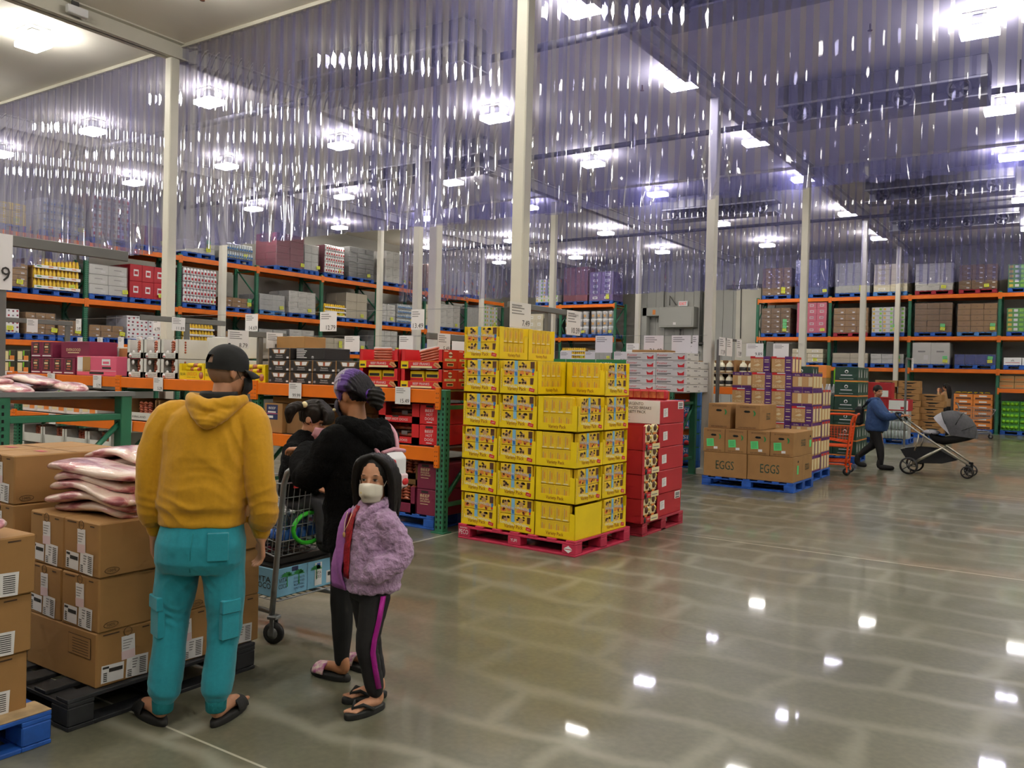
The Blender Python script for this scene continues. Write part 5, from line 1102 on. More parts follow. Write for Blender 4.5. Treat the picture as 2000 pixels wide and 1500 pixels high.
# ------------------------------------------------------------------ green coffee creamer pallet
pallet('blue pallet under the dark green coffee cartons', 'blue_pallet', (-4.08, 17.75, 0), .03, 1.3, 1.1)
def fn_cof(g, D):
    w_, d_, h_ = D; g.decal('F', D, 0, w_, 0, h_*.09, 'orange_print'); g.decal('R', D, 0, d_, 0, h_*.09, 'orange_print'); g.lathe([(0, 0), (.035, 0), (.035, .001)], 'cloud_white', (0, -d_/2-.001, h_*.68), 12, 'y'); g.lathe([(0, 0), (.02, 0), (.02, .001)], 'dark_green', (0, -d_/2-.003, h_*.68), 10, 'y'); g.decal('F', D, w_*.25, w_*.75, h_*.42, h_*.48, 'cloud_white'); g.decal('F', D, w_*.2, w_*.8, h_*.2, h_*.22, 'cloud_white')
    for a in (.15, .6): g.poly('R', D, [(d_*a, h_*.3), (d_*(a+.1), h_*.3), (d_*(a+.1), h_*.6), (d_*(a+.06), h_*.85), (d_*(a+.03), h_*.85), (d_*a, h_*.6)], 'cloud_white')
for r in range(6):
    for i in range(3):
        for j in range(2):
            if j == 1 and i < 2: continue
            if r == 5 and i == 1: continue
            if r == 4 and i in (1,) and j == 0: continue
            cart_box('creamer_carton', 'dark green coffee carton, %s row from the bottom, %s from left, %s' % (ORD[r], ORD[i], ('front', 'rear')[j]), 'carton', (-4.5+i*.432, 17.5+j*.51, .14+r*.29), .428, .5, .286, 'dark_green', fn_cof, 'green coffee cartons', key='cof')
bt = G().lathe([(0, 0), (.045, 0), (.048, .02), (.048, .11), (.022, .2), (.02, .235), (.0, .237)], 'cloud_white', seg=12).mesh('bottle'); bl2 = G().lathe([(.0485, .04), (.0492, .05), (.0485, .1)], 'paper', seg=12).mesh('label')
for i, (x, y, z) in enumerate(((-4.12, 17.35, .14+4*.29), (-3.98, 17.4, .14+4*.29), (-4.2, 17.52, .14+4*.29), (-4.06, 17.53, .14+4*.29), (-3.93, 17.54, .14+4*.29))):
    t = thing('creamer_bottle', 'white creamer bottle standing among the green cartons, '+('front left in the gap', 'front right in the gap', 'rear left in the gap', 'rear middle in the gap', 'rear right in the gap')[i], 'bottle', (x, y, z), 0, 'creamer bottles'); obj('body', bt, t); obj('label', bl2, t)
# ------------------------------------------------------------------ stock between the coffee pallet and the back rack
pallet('blue pallet under the bottled water by the blue hoodie', 'blue_pallet', (-4.05, 24.2, 0), 0, 1.2, 1.0)
for r in range(3):
    for i in range(3): cart_box('water_case', 'wrapped water bottle case, %s layer, %s from left' % (ORD[r], ORD[i]), 'bottle case', (-4.45+i*.4, 23.95, .14+r*.24), .39, .5, .235, 'silver_wrap', lambda g, D: [g.lathe([(.03, .0), (.03, D[2]*.7), (.012, D[2]*.95)], 'bottle_clear', (-D[0]*.5+D[0]*(q+.5)/5, -D[1]/2-.01, 0), 6) for q in range(5)], 'water cases', key='wat')
def fn_rw(g, D): g.decal('F', D, D[0]*.08, D[0]*.92, D[2]*.1, D[2]*.9, 'paper'); g.decal('F', D, D[0]*.6, D[0]*.85, D[2]*.15, D[2]*.35, 'red_card', .003)
for i, (x, z, w_, h_, fn) in enumerate(((-4.3, .86, .6, .3, None), (-3.72, .86, .55, .3, fn_rw), (-4.25, 1.17, .7, .42, lambda g, D: g.decal('F', D, D[0]*.55, D[0]*.9, D[2]*.1, D[2]*.5, 'paper')))):
    cart_box('juice_carton', 'red carton above the bottled water, '+('lower left', 'lower right with a white panel', 'top')[i], 'carton', (x, 24.1, z), w_, .5, h_, 'red_card', fn, 'red cartons above the water')
for k, (x, y, n_) in enumerate(((-4.6, 27.2, 8), (-3.95, 27.3, 8), (-3.35, 27.5, 6))):
    for r in range(n_):
        g = None
        def fn_fr(g, D): g.poly('F', D, [(D[0]*.15, D[2]*.75), (D[0]*.35, D[2]*.5), (D[0]*.65, D[2]*.55), (D[0]*.85, D[2]*.75)], 'hole'); g.decal('F', D, D[0]*.3, D[0]*.6, D[2]*.1, D[2]*.3, 'ink_brown')
        cart_box('fruit_box', 'brown fruit box in the %s column, %s from the bottom' % (('left', 'middle', 'right')[k], ORD[r]), 'box', (x+.03*math.sin(r*3+k), y, .14+r*.19), .6, .45, .185, 'kraft', fn_fr, 'stacked fruit boxes', .06*math.sin(r*2+k), key='frt')
    pallet('blue pallet under the %s column of fruit boxes' % ('left', 'middle', 'right')[k], 'blue_pallet', (x, y, 0), 0, .62, .6)
mat('lime_box', '#7ed321', .5, var=(3, .08))
for r in range(5): cart_box('produce_box', 'bright lime green produce box behind the coffee pallet, %s from the bottom' % ORD[r], 'box', (-4.75, 23.0, .02+r*.38), .72, .5, .375, 'lime_box', lambda g, D: [g.decal('F', D, D[0]*.2, D[0]*.75, D[2]*.25, D[2]*.6, 'ink'), g.decal('F', D, D[0]*.3, D[0]*.6, D[2]*.75, D[2]*.85, 'hole')], 'lime green produce boxes', key='lim')
for r in range(6): cart_box('produce_box', 'orange and brown carton behind the coffee pallet, %s from the bottom' % ORD[r], 'box', (-5.6, 22.6, .02+r*.33), .8, .5, .325, 'orange_print' if r == 5 else 'kraft', None, 'orange and brown cartons', key='ob%d' % (r == 5))
for i in range(4): cart_box('plain_carton', 'kraft carton on the far stack behind the coffee pallet, %s from left' % ORD[i], 'carton', (-6.4+i*.42, 20.6, .02), .4, .5, 1.78, 'kraft', lambda g, D: [g.decal('F', D, 0, D[0], D[2]*q/5-.004, D[2]*q/5, 'kraft_dark') for q in range(1, 5)], 'kraft stacks', key='ks')
# bananas, pears and limes under the back rack
pallet('blue pallet under the banana boxes below the back rack', 'blue_pallet', (-2.65, 31.85, 0), 0, 1.2, 1.0)
mat('banana', '#e3c62c', .5)
for r in range(6):
    for i in range(2): cart_box('banana_box', 'orange banana box below the back rack, %s from the bottom, %s' % (ORD[r], ('left', 'right')[i]), 'box', (-2.93+i*.57, 31.7, .14+r*.19), .56, .6, .185, 'orange_print', lambda g, D: [g.decal('F', D, D[0]*.1, D[0]*.9, D[2]*.1, D[2]*.4, 'brown_print'), g.decal('F', D, D[0]*.3, D[0]*.7, D[2]*.55, D[2]*.8, 'paper')], 'banana boxes', key='ban')
for i in range(6):
    g = G(); [g.tube([(-.1, 0, .02+.0*q), (-.04, .03*q-.03, .05), (.05, .03*q-.03, .05), (.11, 0, .03)], [.006, .02, .02, .006], 'banana', 6) for q in range(3)]; thing('banana_bunch', 'yellow banana bunch on the banana boxes, %s from left' % ORD[i], 'bananas', (-3.1+i*.17, 31.55+.1*(i % 2), .14+6*.19), .5*i, 'banana bunches', g)
pallet('blue pallet under the lime cartons at the right edge', 'blue_pallet', (-1.3, 31.85, 0), 0, 1.1, 1.0)
for r in range(5):
    for i in range(2): cart_box('lime_carton', 'green lime carton at the right edge, %s from the bottom, %s' % (ORD[r], ('left', 'right')[i]), 'carton', (-1.58+i*.52, 31.7, .14+r*.19), .51, .55, .185, 'green_card', lambda g, D: [g.lathe([(0, 0), (.06, .0), (0, .03)], 'lime', (-D[0]*.35+D[0]*.23*q, -D[1]/2-.02, D[2]*.5), 8, 'y') for q in range(4)], 'lime cartons', key='lmc')
obj('low_beam', beam_mesh(2.6), RR, (7.85, 0, 1.42)); obj('wire_deck', G().box(.06, 2.54, .03, 1.0, .05, .07, 'galv'), RR, (7.85, 0, 1.42))
for r in range(2):
    for i in range(3): cart_box('fruit_box', 'orange-brown fruit box on the low shelf at the right edge, %s layer, %s from left' % (('lower', 'upper')[r], ORD[i]), 'box', (-1.7+i*.42, 31.6, 1.496+r*.21), .41, .5, .2, 'tan_print', lambda g, D: g.decal('F', D, D[0]*.1, D[0]*.9, D[2]*.3, D[2]*.5, 'orange_print'), 'right edge fruit boxes', key='rfb')
# ------------------------------------------------------------------ shopping carts
def caster(t, x, y, m, r=.062, rz=.3):
    c = obj('caster', G().box(-.012, .012, -.028, -.02, r*.8, r*2+.03, m).box(-.012, .012, .02, .028, r*.8, r*2+.03, m).box(-.03, .03, -.03, .03, r*2+.02, r*2+.04, m, .004), t, (x, y, 0), rz)
    obj('wheel', G().lathe([(r*.55, -.015), (r, -.013), (r, .013), (r*.55, .015)], 'rubber', (0, 0, r), 18, 'y').lathe([(0, -.017), (r*.55, -.016), (r*.55, .016), (0, .017)], 'galv', (0, 0, r), 14, 'y'), c)
def shopping_cart(label, loc, rz, m, handle, flap_text='COSTCO', deep=True):
    t = thing('shopping_cart', label, 'shopping cart', loc, rz, 'shopping carts')
    for s_ in (-1, 1):
        y = s_*.27
        obj('frame_tube', G().tube([(-.02, y, .15), (.0, y, .35), (.035, y, .7), (.06, y, .93), (.085, y*.99, 1.0), (.13, y*.97, 1.03)], .017, m, 10), t)
        obj('base_tube', G().tube([(-.02, y, .18), (-.45, y*.85, .17), (-.82, y*.7, .17)], .015, m, 8), t)
        caster(t, -.0, y, m); caster(t, -.8, s_*.19, m)
        obj('handle_end', G().tube([(.13, y*.97, 1.03), (.13, y*.8, 1.035)], .02, 'dark_grey', 8), t)
    obj('handle', G().tube([(.13, -.22, 1.035), (.13, .22, 1.035)], .016, handle, 10), t)
    z0, z1 = (.5, .93) if deep else (.55, .82)
    def panel(name, P, nu, nv, r=.0026):   # wire grid on a quad
        a, b, c, d = [Vector(p) for p in P]; g = G()
        for i in range(nu+1):
            k = i/nu; g.tube([a.lerp(b, k), d.lerp(c, k)], r, m, 5, caps=False)
        for i in range(nv+1):
            k = i/nv; g.tube([a.lerp(d, k), b.lerp(c, k)], r*(1.8 if i in (0, nv) else 1), m, 5, caps=False)
        obj(name, g, t)
    RB, RT, FB, FT, wr, wf = (.0, z0), (.05, z1), (-.78, z0+.1), (-.92, z1-.06), .265, .2
    panel('rear_gate', [(RB[0], -wr, RB[1]), (RB[0], wr, RB[1]), (RT[0], wr, RT[1]), (RT[0], -wr, RT[1])], 12, 5)
    panel('front_panel', [(FB[0], -wf, FB[1]), (FB[0], wf, FB[1]), (FT[0], wf, FT[1]), (FT[0], -wf, FT[1])], 9, 5)
    for s_ in (-1, 1): panel('side_panel', [(RB[0], s_*wr, RB[1]), (FB[0], s_*wf, FB[1]), (FT[0], s_*wf, FT[1]), (RT[0], s_*wr, RT[1])], 18, 5)
    panel('basket_floor', [(RB[0], -wr, RB[1]), (RB[0], wr, RB[1]), (FB[0], wf, FB[1]), (FB[0], -wf, FB[1])], 9, 12)
    panel('lower_shelf', [(.0, -.25, .24), (.0, .25, .24), (-.78, .19, .22), (-.78, -.19, .22)], 10, 12, .003)
    g = G(); g.box(-.003, .003, -.2, .2, 0, .1, handle); obj('seat_flap', g, t, (.065, 0, .9), rot=(0, .15, 0))
    if flap_text: obj('lettering', G().text(flap_text, (.074, -.1, .925), (0, 1, 0), (.15, 0, 1), .035, 'paper', .2), t)
    return t
CX, CY = -3.80, 3.56
shopping_cart('grey wire shopping cart the woman in black is pushing', (CX, CY, 0), 0, 'galv', 'red_bright')
shopping_cart('bright orange shopping cart beside the oat milk pallet', (-3.15, 15.3, 0), .1, mat('orange_cart', '#e8551b', .4), 'orange_cart', None, False)
shopping_cart('grey shopping cart at the far right by the banana boxes', (-2.72, 28.5, 0), PI+.1, 'galv', 'red_bright', None)
oc = [o for o in COL.objects if o.get('label', '').startswith('bright orange')][0]
obj('flat_deck', G().box(-.75, .02, -.25, .25, .47, .5, 'orange_cart', .01), oc); obj('top_bar', G().tube([(-.5, -.26, 1.03), (.02, -.26, 1.04), (.13, -.26, 1.03), (.1, -.26, .9)], .02, 'orange_cart', 8), oc)
# goods in the near cart
mat('water_blue', '#2f63b8', .2, coat=.5); clear('pet', '#e6eff2', .06, .06, .08, '#dfe9ee')
wb_ = G().lathe([(0, 0), (.03, 0), (.032, .01), (.032, .14), (.014, .185), (.013, .2)], 'pet', seg=10).mesh('body'); wc_ = G().lathe([(.015, .198), (.015, .214), (0, .215)], 'cloud_white', seg=8).mesh('cap'); wl_ = G().lathe([(.0325, .05), (.033, .055), (.0325, .11)], 'water_blue', seg=10).mesh('label')
for i in range(4):
    for j in range(5):
        t = thing('water_bottle', 'clear water bottle in the near cart, %s row from the handle, %s across' % (ORD[i], ORD[j]), 'bottle', (CX-.06-.068*i, CY-.16+.068*j, .53), 0, 'water bottles in the cart'); obj('body', wb_, t); obj('cap', wc_, t); obj('label', wl_, t)
thing('carry_handle', 'green plastic carry ring on the water pack in the near cart', 'handle', (CX+.0, CY-.02, .64), 0, None, G().tube([(.012, .13*math.cos(a*PI/9), .09*math.sin(a*PI/9)) for a in range(18)], .013, mat('green_plastic', '#35c02c', .35), 8, True))
thing('detergent_bottle', 'blue-capped white bottle standing in the near cart', 'bottle', (CX-.42, CY+.02, .56), 0, None, G().lathe([(0, 0), (.07, 0), (.08, .03), (.08, .16), (.03, .22)], 'cloud_white', seg=14).lathe([(.034, .215), (.034, .26), (0, .262)], 'water_blue', seg=12))
cart_box('snack_box', 'brown box lying in the front of the near cart', 'box', (CX-.62, CY, .6), .2, .3, .18, 'kraft_dark')
cart_box('snack_box', 'white and red box in the near cart under the child seat', 'box', (CX-.3, CY+.16, .55), .18, .16, .3, 'cloud_white', lambda g, D: g.decal('R', D, 0, D[1], .02, .1, 'red_bright'))
def palm(g, u, v, s_, face, D):
    o, uu, vv = g.frame(face, D, .003); c = o+uu*u+vv*v
    for k in range(7):
        a = PI*k/6; p = c+uu*math.cos(a)*s_+vv*(math.sin(a)*s_*.6); q = (uu*-math.sin(a)+vv*math.cos(a))*s_*.14; g.add([c, c.lerp(p, .5)+q+vv*s_*.2, p, c.lerp(p, .5)-q+vv*s_*.12], [(0, 1, 2, 3)], 'green_print')
    g.add([c, c+uu*.006, c+uu*.008-vv*s_*1.2, c-vv*s_*1.2], [(0, 1, 2, 3)], 'green_print')
def fn_coco(g, D):
    w_, d_, h_ = D
    for u in (.09, .27, .55): palm(g, d_*u*1.05+.03, h_*.68, .05, 'R', D)
    for k, s_ in enumerate(('COCONUTS', 'HAND-PICKED', 'FROM SMALL', 'FAMILY FARMS')): g.label('R', D, d_*.36, h_*(.52-k*.12), s_, h_*.075, 'navy', d_*.17)
    g.label('R', D, d_*.1, h_*.5, 'VITA', h_*.16, 'ink', d_*.13); g.label('R', D, d_*.1, h_*.3, 'COCO', h_*.16, 'ink', d_*.13); g.decal('R', D, d_*.62, d_*.74, h_*.1, h_*.92, 'cloud_white'); g.decal('R', D, d_*.65, d_*.71, h_*.7, h_*.9, 'water_blue', .003); g.label('R', D, d_*.68, h_*.5, 'VITA', h_*.11, 'ink', d_*.09, 'c', .004); g.label('R', D, d_*.68, h_*.36, 'COCO', h_*.11, 'ink', d_*.09, 'c', .004); g.decal('R', D, d_*.82, d_*.95, h_*.1, h_*.55, 'paper'); g.decal('R', D, d_*.84, d_*.93, h_*.36, h_*.5, 'ink', .003); g.decal('R', D, d_*.24, d_*.34, h_*.82, h_*.98, 'navy'); g.decal('R', D, d_*.49, d_*.495, 0, h_, 'navy', .003)
    g.label('F', D, w_*.5, h_*.5, 'VITA', h_*.2, 'ink', w_*.6); g.label('F', D, w_*.5, h_*.28, 'COCO', h_*.2, 'ink', w_*.6); g.box(-w_/2+.004, w_/2-.004, -d_/2+.004, d_/2-.004, h_, h_+.012, 'black')
cart_box('coconut_water_box', 'light blue coconut water box with palms on the cart\'s lower shelf', 'box', (CX-.14, CY, .25), .24, .48, .17, 'sky_print', fn_coco)
cart_box('juice_box', 'dark red drink box behind the coconut water on the cart shelf', 'box', (CX-.42, CY, .25), .26, .4, .24, 'maroon', lambda g, D: [g.decal('R', D, D[1]*(.1+.2*k), D[1]*(.22+.2*k), D[2]*.75, D[2]*.95, 'red_bright' if k % 2 else 'orange_print') for k in range(4)])
cart_box('juice_box', 'black drink tray resting on the coconut water box', 'box', (CX-.16, CY+.02, .434), .2, .4, .035, 'black_card')
# ------------------------------------------------------------------ stroller
def stroller():
    t = thing('stroller', 'grey baby stroller with silver frame pushed by the woman in blue', 'stroller', (-2.30, 16.35, 0), -.03)
    mat('canopy_dark', '#4d4d50', .8, var=(30, .15)); mat('canopy_light', '#a9a9af', .8, var=(12, .1)); mat('alu', '#b9b5a6', .3, .8); mat('mesh_black', '#1c1c1d', .8)
    for s_ in (-1, 1):
        y = s_*.26
        obj('side_tube', G().tube([(-.14, y, .93), (.1, y, .76), (.5, y, .50), (.93, y*.8, .22)], .017, 'alu', 10), t)
        obj('rear_leg', G().tube([(.52, y, .5), (.3, y, .36), (.05, y*1.02, .19)], [.02, .026, .024], 'alu', 10), t)
        obj('grip', G().tube([(-.14, y, .93), (-.22, y, 1.02), (-.25, y*.8, 1.05)], .02, 'black', 8), t)
        for x, r in ((.0, .15), (.9, .105)):
            yy = y*(1.12 if x < .5 else .85)
            w_ = obj('wheel', G().lathe([(r*.8, -.018), (r, -.016), (r, .016), (r*.8, .018), (r*.8, -.018)], 'rubber', (0, 0, r), 24, 'y'), t, (x, yy, 0))
            g = G(); g.lathe([(0, -.022), (r*.2, -.02), (r*.2, .02), (0, .022)], 'dark_grey', (0, 0, r), 12, 'y')
            for k in range(5):
                a = 2*PI*k/5; g.tube([(0, 0, r), (r*.82*math.cos(a), 0, r+r*.82*math.sin(a))], .009, 'dark_grey', 5)
            obj('spokes', g, w_)
        obj('fork', G().box(-.03, .04, -.02, .02, .1, .25, 'black', .008), t, (.9, y*.72, 0))
        obj('seat_bracket', G().tube([(.14, y, .72), (.12, y, .55), (.08, y*.98, .42)], .013, 'alu', 8), t)
    obj('handlebar', G().tube([(-.25, -.21, 1.05), (-.27, 0, 1.06), (-.25, .21, 1.05)], .018, 'black', 8), t)
    obj('axle', G().tube([(.0, -.29, .15), (.0, .29, .15)], .012, 'dark_grey', 8), t)
    g = G(); prof = [(-.16, .42), (.1, .47), (.45, .46), (.75, .3), (.5, .22), (.12, .2), (-.06, .26)]; n = len(prof)
    vs_ = [(x, y, z) for y in (-.2, .2) for x, z in prof]
    g.add(vs_, [tuple(reversed(range(n))), tuple(range(n, 2*n))]+[(i, (i+1) % n, n+(i+1) % n, n+i) for i in range(2, n)], 'mesh_black'); obj('storage_basket', g, t)
    # seat tub
    g = G(); rings = [(.28, .66, .12), (.36, .58, .17), (.5, .55, .2), (.7, .6, .21), (.9, .66, .18), (.98, .7, .1)]
    vs_ = []
    for x, z, w_ in rings:
        for k in range(9):
            a = PI*k/8; vs_.append((x, w_*math.cos(a), z+.12-.14*math.sin(a)))
    g.add(vs_, [(i*9+k, i*9+k+1, (i+1)*9+k+1, (i+1)*9+k) for i in range(5) for k in range(8)], 'mesh_black', True); obj('seat', g, t)
    def hood(a0, a1, m, name):
        g = G(); vs_ = []; na, nb = 10, 12
        for i in range(na+1):
            a = a0+(a1-a0)*i/na
            for k in range(nb+1):
                b = PI*k/nb; ry = .23; R = .40*(math.sin(b)**.55); vs_.append((.62-R*math.cos(a)*1.0, ry*math.cos(b), .72+R*math.sin(a)*1.05))
        g.add(vs_, [(i*(nb+1)+k, i*(nb+1)+k+1, (i+1)*(nb+1)+k+1, (i+1)*(nb+1)+k) for i in range(na) for k in range(nb)], m, True); obj(name, g, t)
    hood(1.15, PI+.1, 'canopy_dark', 'canopy'); hood(.75, 1.15, 'canopy_light', 'canopy_visor')
    obj('blanket', G().ell((.3, 0, .74), (.14, .15, .05), 'canopy_light', 14, 8), t)
    for k, a in enumerate((1.15, 2.0, 2.7)):
        obj('canopy_rib', G().tube([(.62-.405*(math.sin(PI*q/12)**.55)*math.cos(a), .233*math.cos(PI*q/12), .72+.405*(math.sin(PI*q/12)**.55)*1.05*math.sin(a)) for q in range(1, 12)], .006, 'black', 5), t)
stroller()
# ------------------------------------------------------------------ people
def chain(g, pts, rad, m='black', seg=14, sub=4):
    """tapered limb through joints, rounded at both ends"""
    P = [Vector(p) for p in pts]; out = []; rr = []
    n = len(P)
    for i in range(n-1):
        p0, p1, p2, p3 = P[max(i-1, 0)], P[i], P[i+1], P[min(i+2, n-1)]
        for k in range(sub):
            t = k/sub; a = .5*((2*p1)+(p2-p0)*t+(2*p0-5*p1+4*p2-p3)*t*t+(3*p1-p0-3*p2+p3)*t**3); out.append(a); q = t*t*(3-2*t); rr.append(rad[i]*(1-q)+rad[i+1]*q)
    out.append(P[-1]); rr.append(rad[-1])
    d0 = (out[0]-out[1]).normalized(); d1 = (out[-1]-out[-2]).normalized()
    pre = [(out[0]+d0*rr[0]*s_, rr[0]*math.sqrt(max(0, 1-s_*s_))+1e-4) for s_ in (.99, .85, .55)]; post = [(out[-1]+d1*rr[-1]*s_, rr[-1]*math.sqrt(max(0, 1-s_*s_))+1e-4) for s_ in (.55, .85, .99)]
    pts2 = [p for p, r in pre]+out+[p for p, r in post]; r2 = [r for p, r in pre]+rr+[r for p, r in post]
    g.tube(pts2, r2, m, seg)
def loft(g, rings, m='black', seg=28, ex=2.3):
    """rings: (x, y, z, rx, ry); closed stack of superellipses"""
    vs_ = []
    for x, y, z, rx, ry in rings:
        for k in range(seg):
            a = 2*PI*k/seg; c, s_ = math.cos(a), math.sin(a)
            vs_.append((x+rx*math.copysign(abs(c)**(2/ex), c), y+ry*math.copysign(abs(s_)**(2/ex), s_), z))
    n = len(rings); fs = [(i*seg+k, i*seg+(k+1) % seg, (i+1)*seg+(k+1) % seg, (i+1)*seg+k) for i in range(n-1) for k in range(seg)]
    if rings[0][2] > rings[-1][2]: fs = [tuple(reversed(f)) for f in fs]; caps = [tuple(range(seg)), tuple(reversed(range((n-1)*seg, n*seg)))]
    else: caps = [tuple(reversed(range(seg))), tuple(range((n-1)*seg, n*seg))]
    g.add(vs_, fs+caps, m, True)
def fuse(g, voxel, smooth, mats, fn=None, name='body'):
    """fuse the overlapping volumes into one continuous skin"""
    me = g.mesh('tmp'); o = bpy.data.objects.new('tmp', me); COL.objects.link(o)
    r = o.modifiers.new('r', 'REMESH'); r.mode = 'VOXEL'; r.voxel_size = voxel; r.use_smooth_shade = True
    s_ = o.modifiers.new('s', 'SMOOTH'); s_.factor = .5; s_.iterations = smooth
    dg = bpy.context.evaluated_depsgraph_get(); ev = o.evaluated_get(dg); out = bpy.data.meshes.new_from_object(ev); out.name = name
    bpy.data.objects.remove(o); bpy.data.meshes.remove(me)
    out.materials.clear()
    for m in mats: out.materials.append(MATS[m] if isinstance(m, str) else m)
    out.polygons.foreach_set('use_smooth', [True]*len(out.polygons)); out.polygons.foreach_set('material_index', [0]*len(out.polygons))
    if fn:
        nv = [v.normal.copy() for v in out.vertices]
        for v, n_ in zip(out.vertices, nv): v.co += n_*fn(v.co)
        out.update()
    return out
def folds(spec, amp=.006, sc=9):
    """spec: list of (centre, radius, direction, wavelength, amp): cloth creases around joints, plus a soft all-over ripple"""
    sp = [(Vector(c), r, Vector(d).normalized(), w_, a) for c, r, d, w_, a in spec]
    def fn(p):
        v = amp*noise.noise(p*sc)+amp*.5*noise.noise(p*sc*2.3)
        for c, r, d, w_, a in sp:
            q = (p-c).length/r
            if q < 1: v += (a*(1-q)*(1-abs(math.sin(PI*((p-c).dot(d)+.06*noise.noise(p*6+c))/w_)))*1.6-a*(1-q)*.7)*(.45+.9*noise.noise(p*5-c))
        return v
    return fn
def hand(g, wrist, d, side, up, L_=.17, curl=.6):
    """palm, four unequal bent fingers, thumb from the side of the palm; d: pointing direction, side: thumb side, up: back of the hand"""
    w_ = Vector(wrist); d = Vector(d).normalized(); s_ = Vector(side); s_ = (s_-d*s_.dot(d)).normalized(); u = s_.cross(d) if Vector(up).dot(s_.cross(d)) > 0 else d.cross(s_)
    pal = L_*.5
    for k in range(4): chain(g, [w_+d*.005+s_*(.018-.012*k), w_+d*pal+s_*(.03-.02*k)], [.013, .0125], seg=8, sub=2)
    for k in range(4):
        l = L_*(.42, .48, .44, .34)[k]; b = w_+d*pal*.95+s_*(.03-.02*k); c1 = curl*.7; c2 = curl*1.7
        p1 = b+(d*math.cos(c1*.5)-u*math.sin(c1*.5))*l*.45; p2 = p1+(d*math.cos(c1+.3*curl)-u*math.sin(c1+.3*curl))*l*.32; p3 = p2+(d*math.cos(c2)-u*math.sin(c2))*l*.23
        chain(g, [b, p1, p2, p3], [.0095, .009, .0083, .007], seg=8, sub=2)
    t0 = w_+d*pal*.25+s_*.022; t1 = t0+(s_*.6+d*.8-u*.1)*L_*.2; t2 = t1+(d*.9+s_*.15-u*.3)*L_*.17; chain(g, [t0, t1, t2], [.013, .0105, .0085], seg=8, sub=2)
def foot(g, heel, d, h=.07, L_=.24):
    h_ = Vector(heel); d = Vector(d).normalized(); s_ = d.cross(Vector((0, 0, 1)))
    q = L_/.25; Z = lambda z: Vector((0, 0, z*q))
    chain(g, [h_+d*.01+Z(.09), h_+d*.008+Z(.03), h_+d*L_*.42+Z(.034), h_+d*L_*.72+Z(.022)], [.031*q, .03*q, .032*q, .028*q], seg=12)
    for k in range(5): chain(g, [h_+d*L_*.6+s_*q*(.024-.012*k)+Z(.02), h_+d*L_*(.97-.035*k)+s_*q*(.03-.0155*k)+Z(.013)], [.011*q, (.0095 if k else .012)*q], seg=8, sub=2)
def head(g, c, R3, s=1.0, nose=True, ears=True, neck=True):
    """head with brow, nose, lips, chin, ears; local face towards +y, turned by R3"""
    c = Vector(c); T = lambda x, y, z: c+R3 @ Vector((x*s, y*s, z*s))
    start = len(g.v)
    g2 = G(); g2.ell((0, -.012, .02), (.074, .092, .098), 'black', 20, 14); g2.ell((0, .018, -.045), (.058, .068, .072), 'black', 18, 12); g2.ell((0, .052, -.088), (.03, .026, .024), 'black', 10, 8)
    g2.ell((0, .066, .022), (.05, .016, .014), 'black', 12, 8)
    for q in (-1, 1): g2.ell((q*.034, .058, -.036), (.022, .018, .022), 'black', 10, 8)
    if nose: chain(g2, [(0, .076, .012), (0, .09, -.012), (0, .1, -.03)], [.008, .009, .012], seg=8); [g2.ell((q*.011, .09, -.033), (.009, .009, .007), 'black', 8, 6) for q in (-1, 1)]
    g2.ell((0, .083, -.058), (.024, .009, .006), 'black', 10, 6); g2.ell((0, .081, -.068), (.02, .009, .0065), 'black', 10, 6)
    if ears:
        for q in (-1, 1): g2.ell((q*.076, -.012, -.008), (.009, .018, .03), 'black', 10, 8); g2.ell((q*.08, -.02, -.002), (.008, .013, .022), 'black', 8, 6)
    if neck: chain(g2, [(0, -.02, -.05), (0, -.03, -.17)], [.05, .052], seg=14)
    g.add([T(*v) for v in g2.v], g2.f, 'black', True)
def turn(fx, fy, tilt=0, roll=0):
    """matrix taking +y to the horizontal direction (fx,fy), then tilting the face down by tilt"""
    a = math.atan2(-fx, fy); return Matrix.Rotation(a, 3, 'Z') @ Matrix.Rotation(-tilt, 3, 'X') @ Matrix.Rotation(roll, 3, 'Y')
def eyes(t, c, R3, s=1.0):
    c = Vector(c)
    for q in (-1, 1):
        p = c+R3 @ Vector((q*.031*s, .074*s, .0)); e = obj('eye', G().ell((0, 0, 0), (.0135*s, .006*s, .0055*s), mat('eye_white', '#b9aca4', .4), 12, 8, R3), t, p)
        obj('lid', G().ell(R3 @ Vector((0, .003*s, .0055*s)), (.0145*s, .005*s, .0022*s), 'hair_black', 10, 6, R3), e)
        obj('iris', G().ell(R3 @ Vector((0, .005*s, 0)), (.0068*s, .003*s, .0054*s), mat('iris', '#1c120c', .2), 10, 6, R3), e)
        b = c+R3 @ Vector((q*.032*s, .0775*s, .027*s)); obj('eyebrow', G().ell((0, 0, 0), (.014*s, .003*s, .0016*s), 'hair_brown', 10, 6, R3 @ Matrix.Rotation(-q*.1, 3, 'Y')), t, b)
def shell(rings_fn, nu, nv, m, name, t, thick=.004):
    """an open surface given by rings_fn(u,v), thickened"""
    g = G(); vs_ = [rings_fn(i/nu, k/nv) for i in range(nu+1) for k in range(nv+1)]
    g.add(vs_, [(i*(nv+1)+k, i*(nv+1)+k+1, (i+1)*(nv+1)+k+1, (i+1)*(nv+1)+k) for i in range(nu) for k in range(nv)], m, True)
    o = obj(name, g, t); s_ = o.modifiers.new('solid', 'SOLIDIFY'); s_.thickness = thick; s_.offset = 0; return o
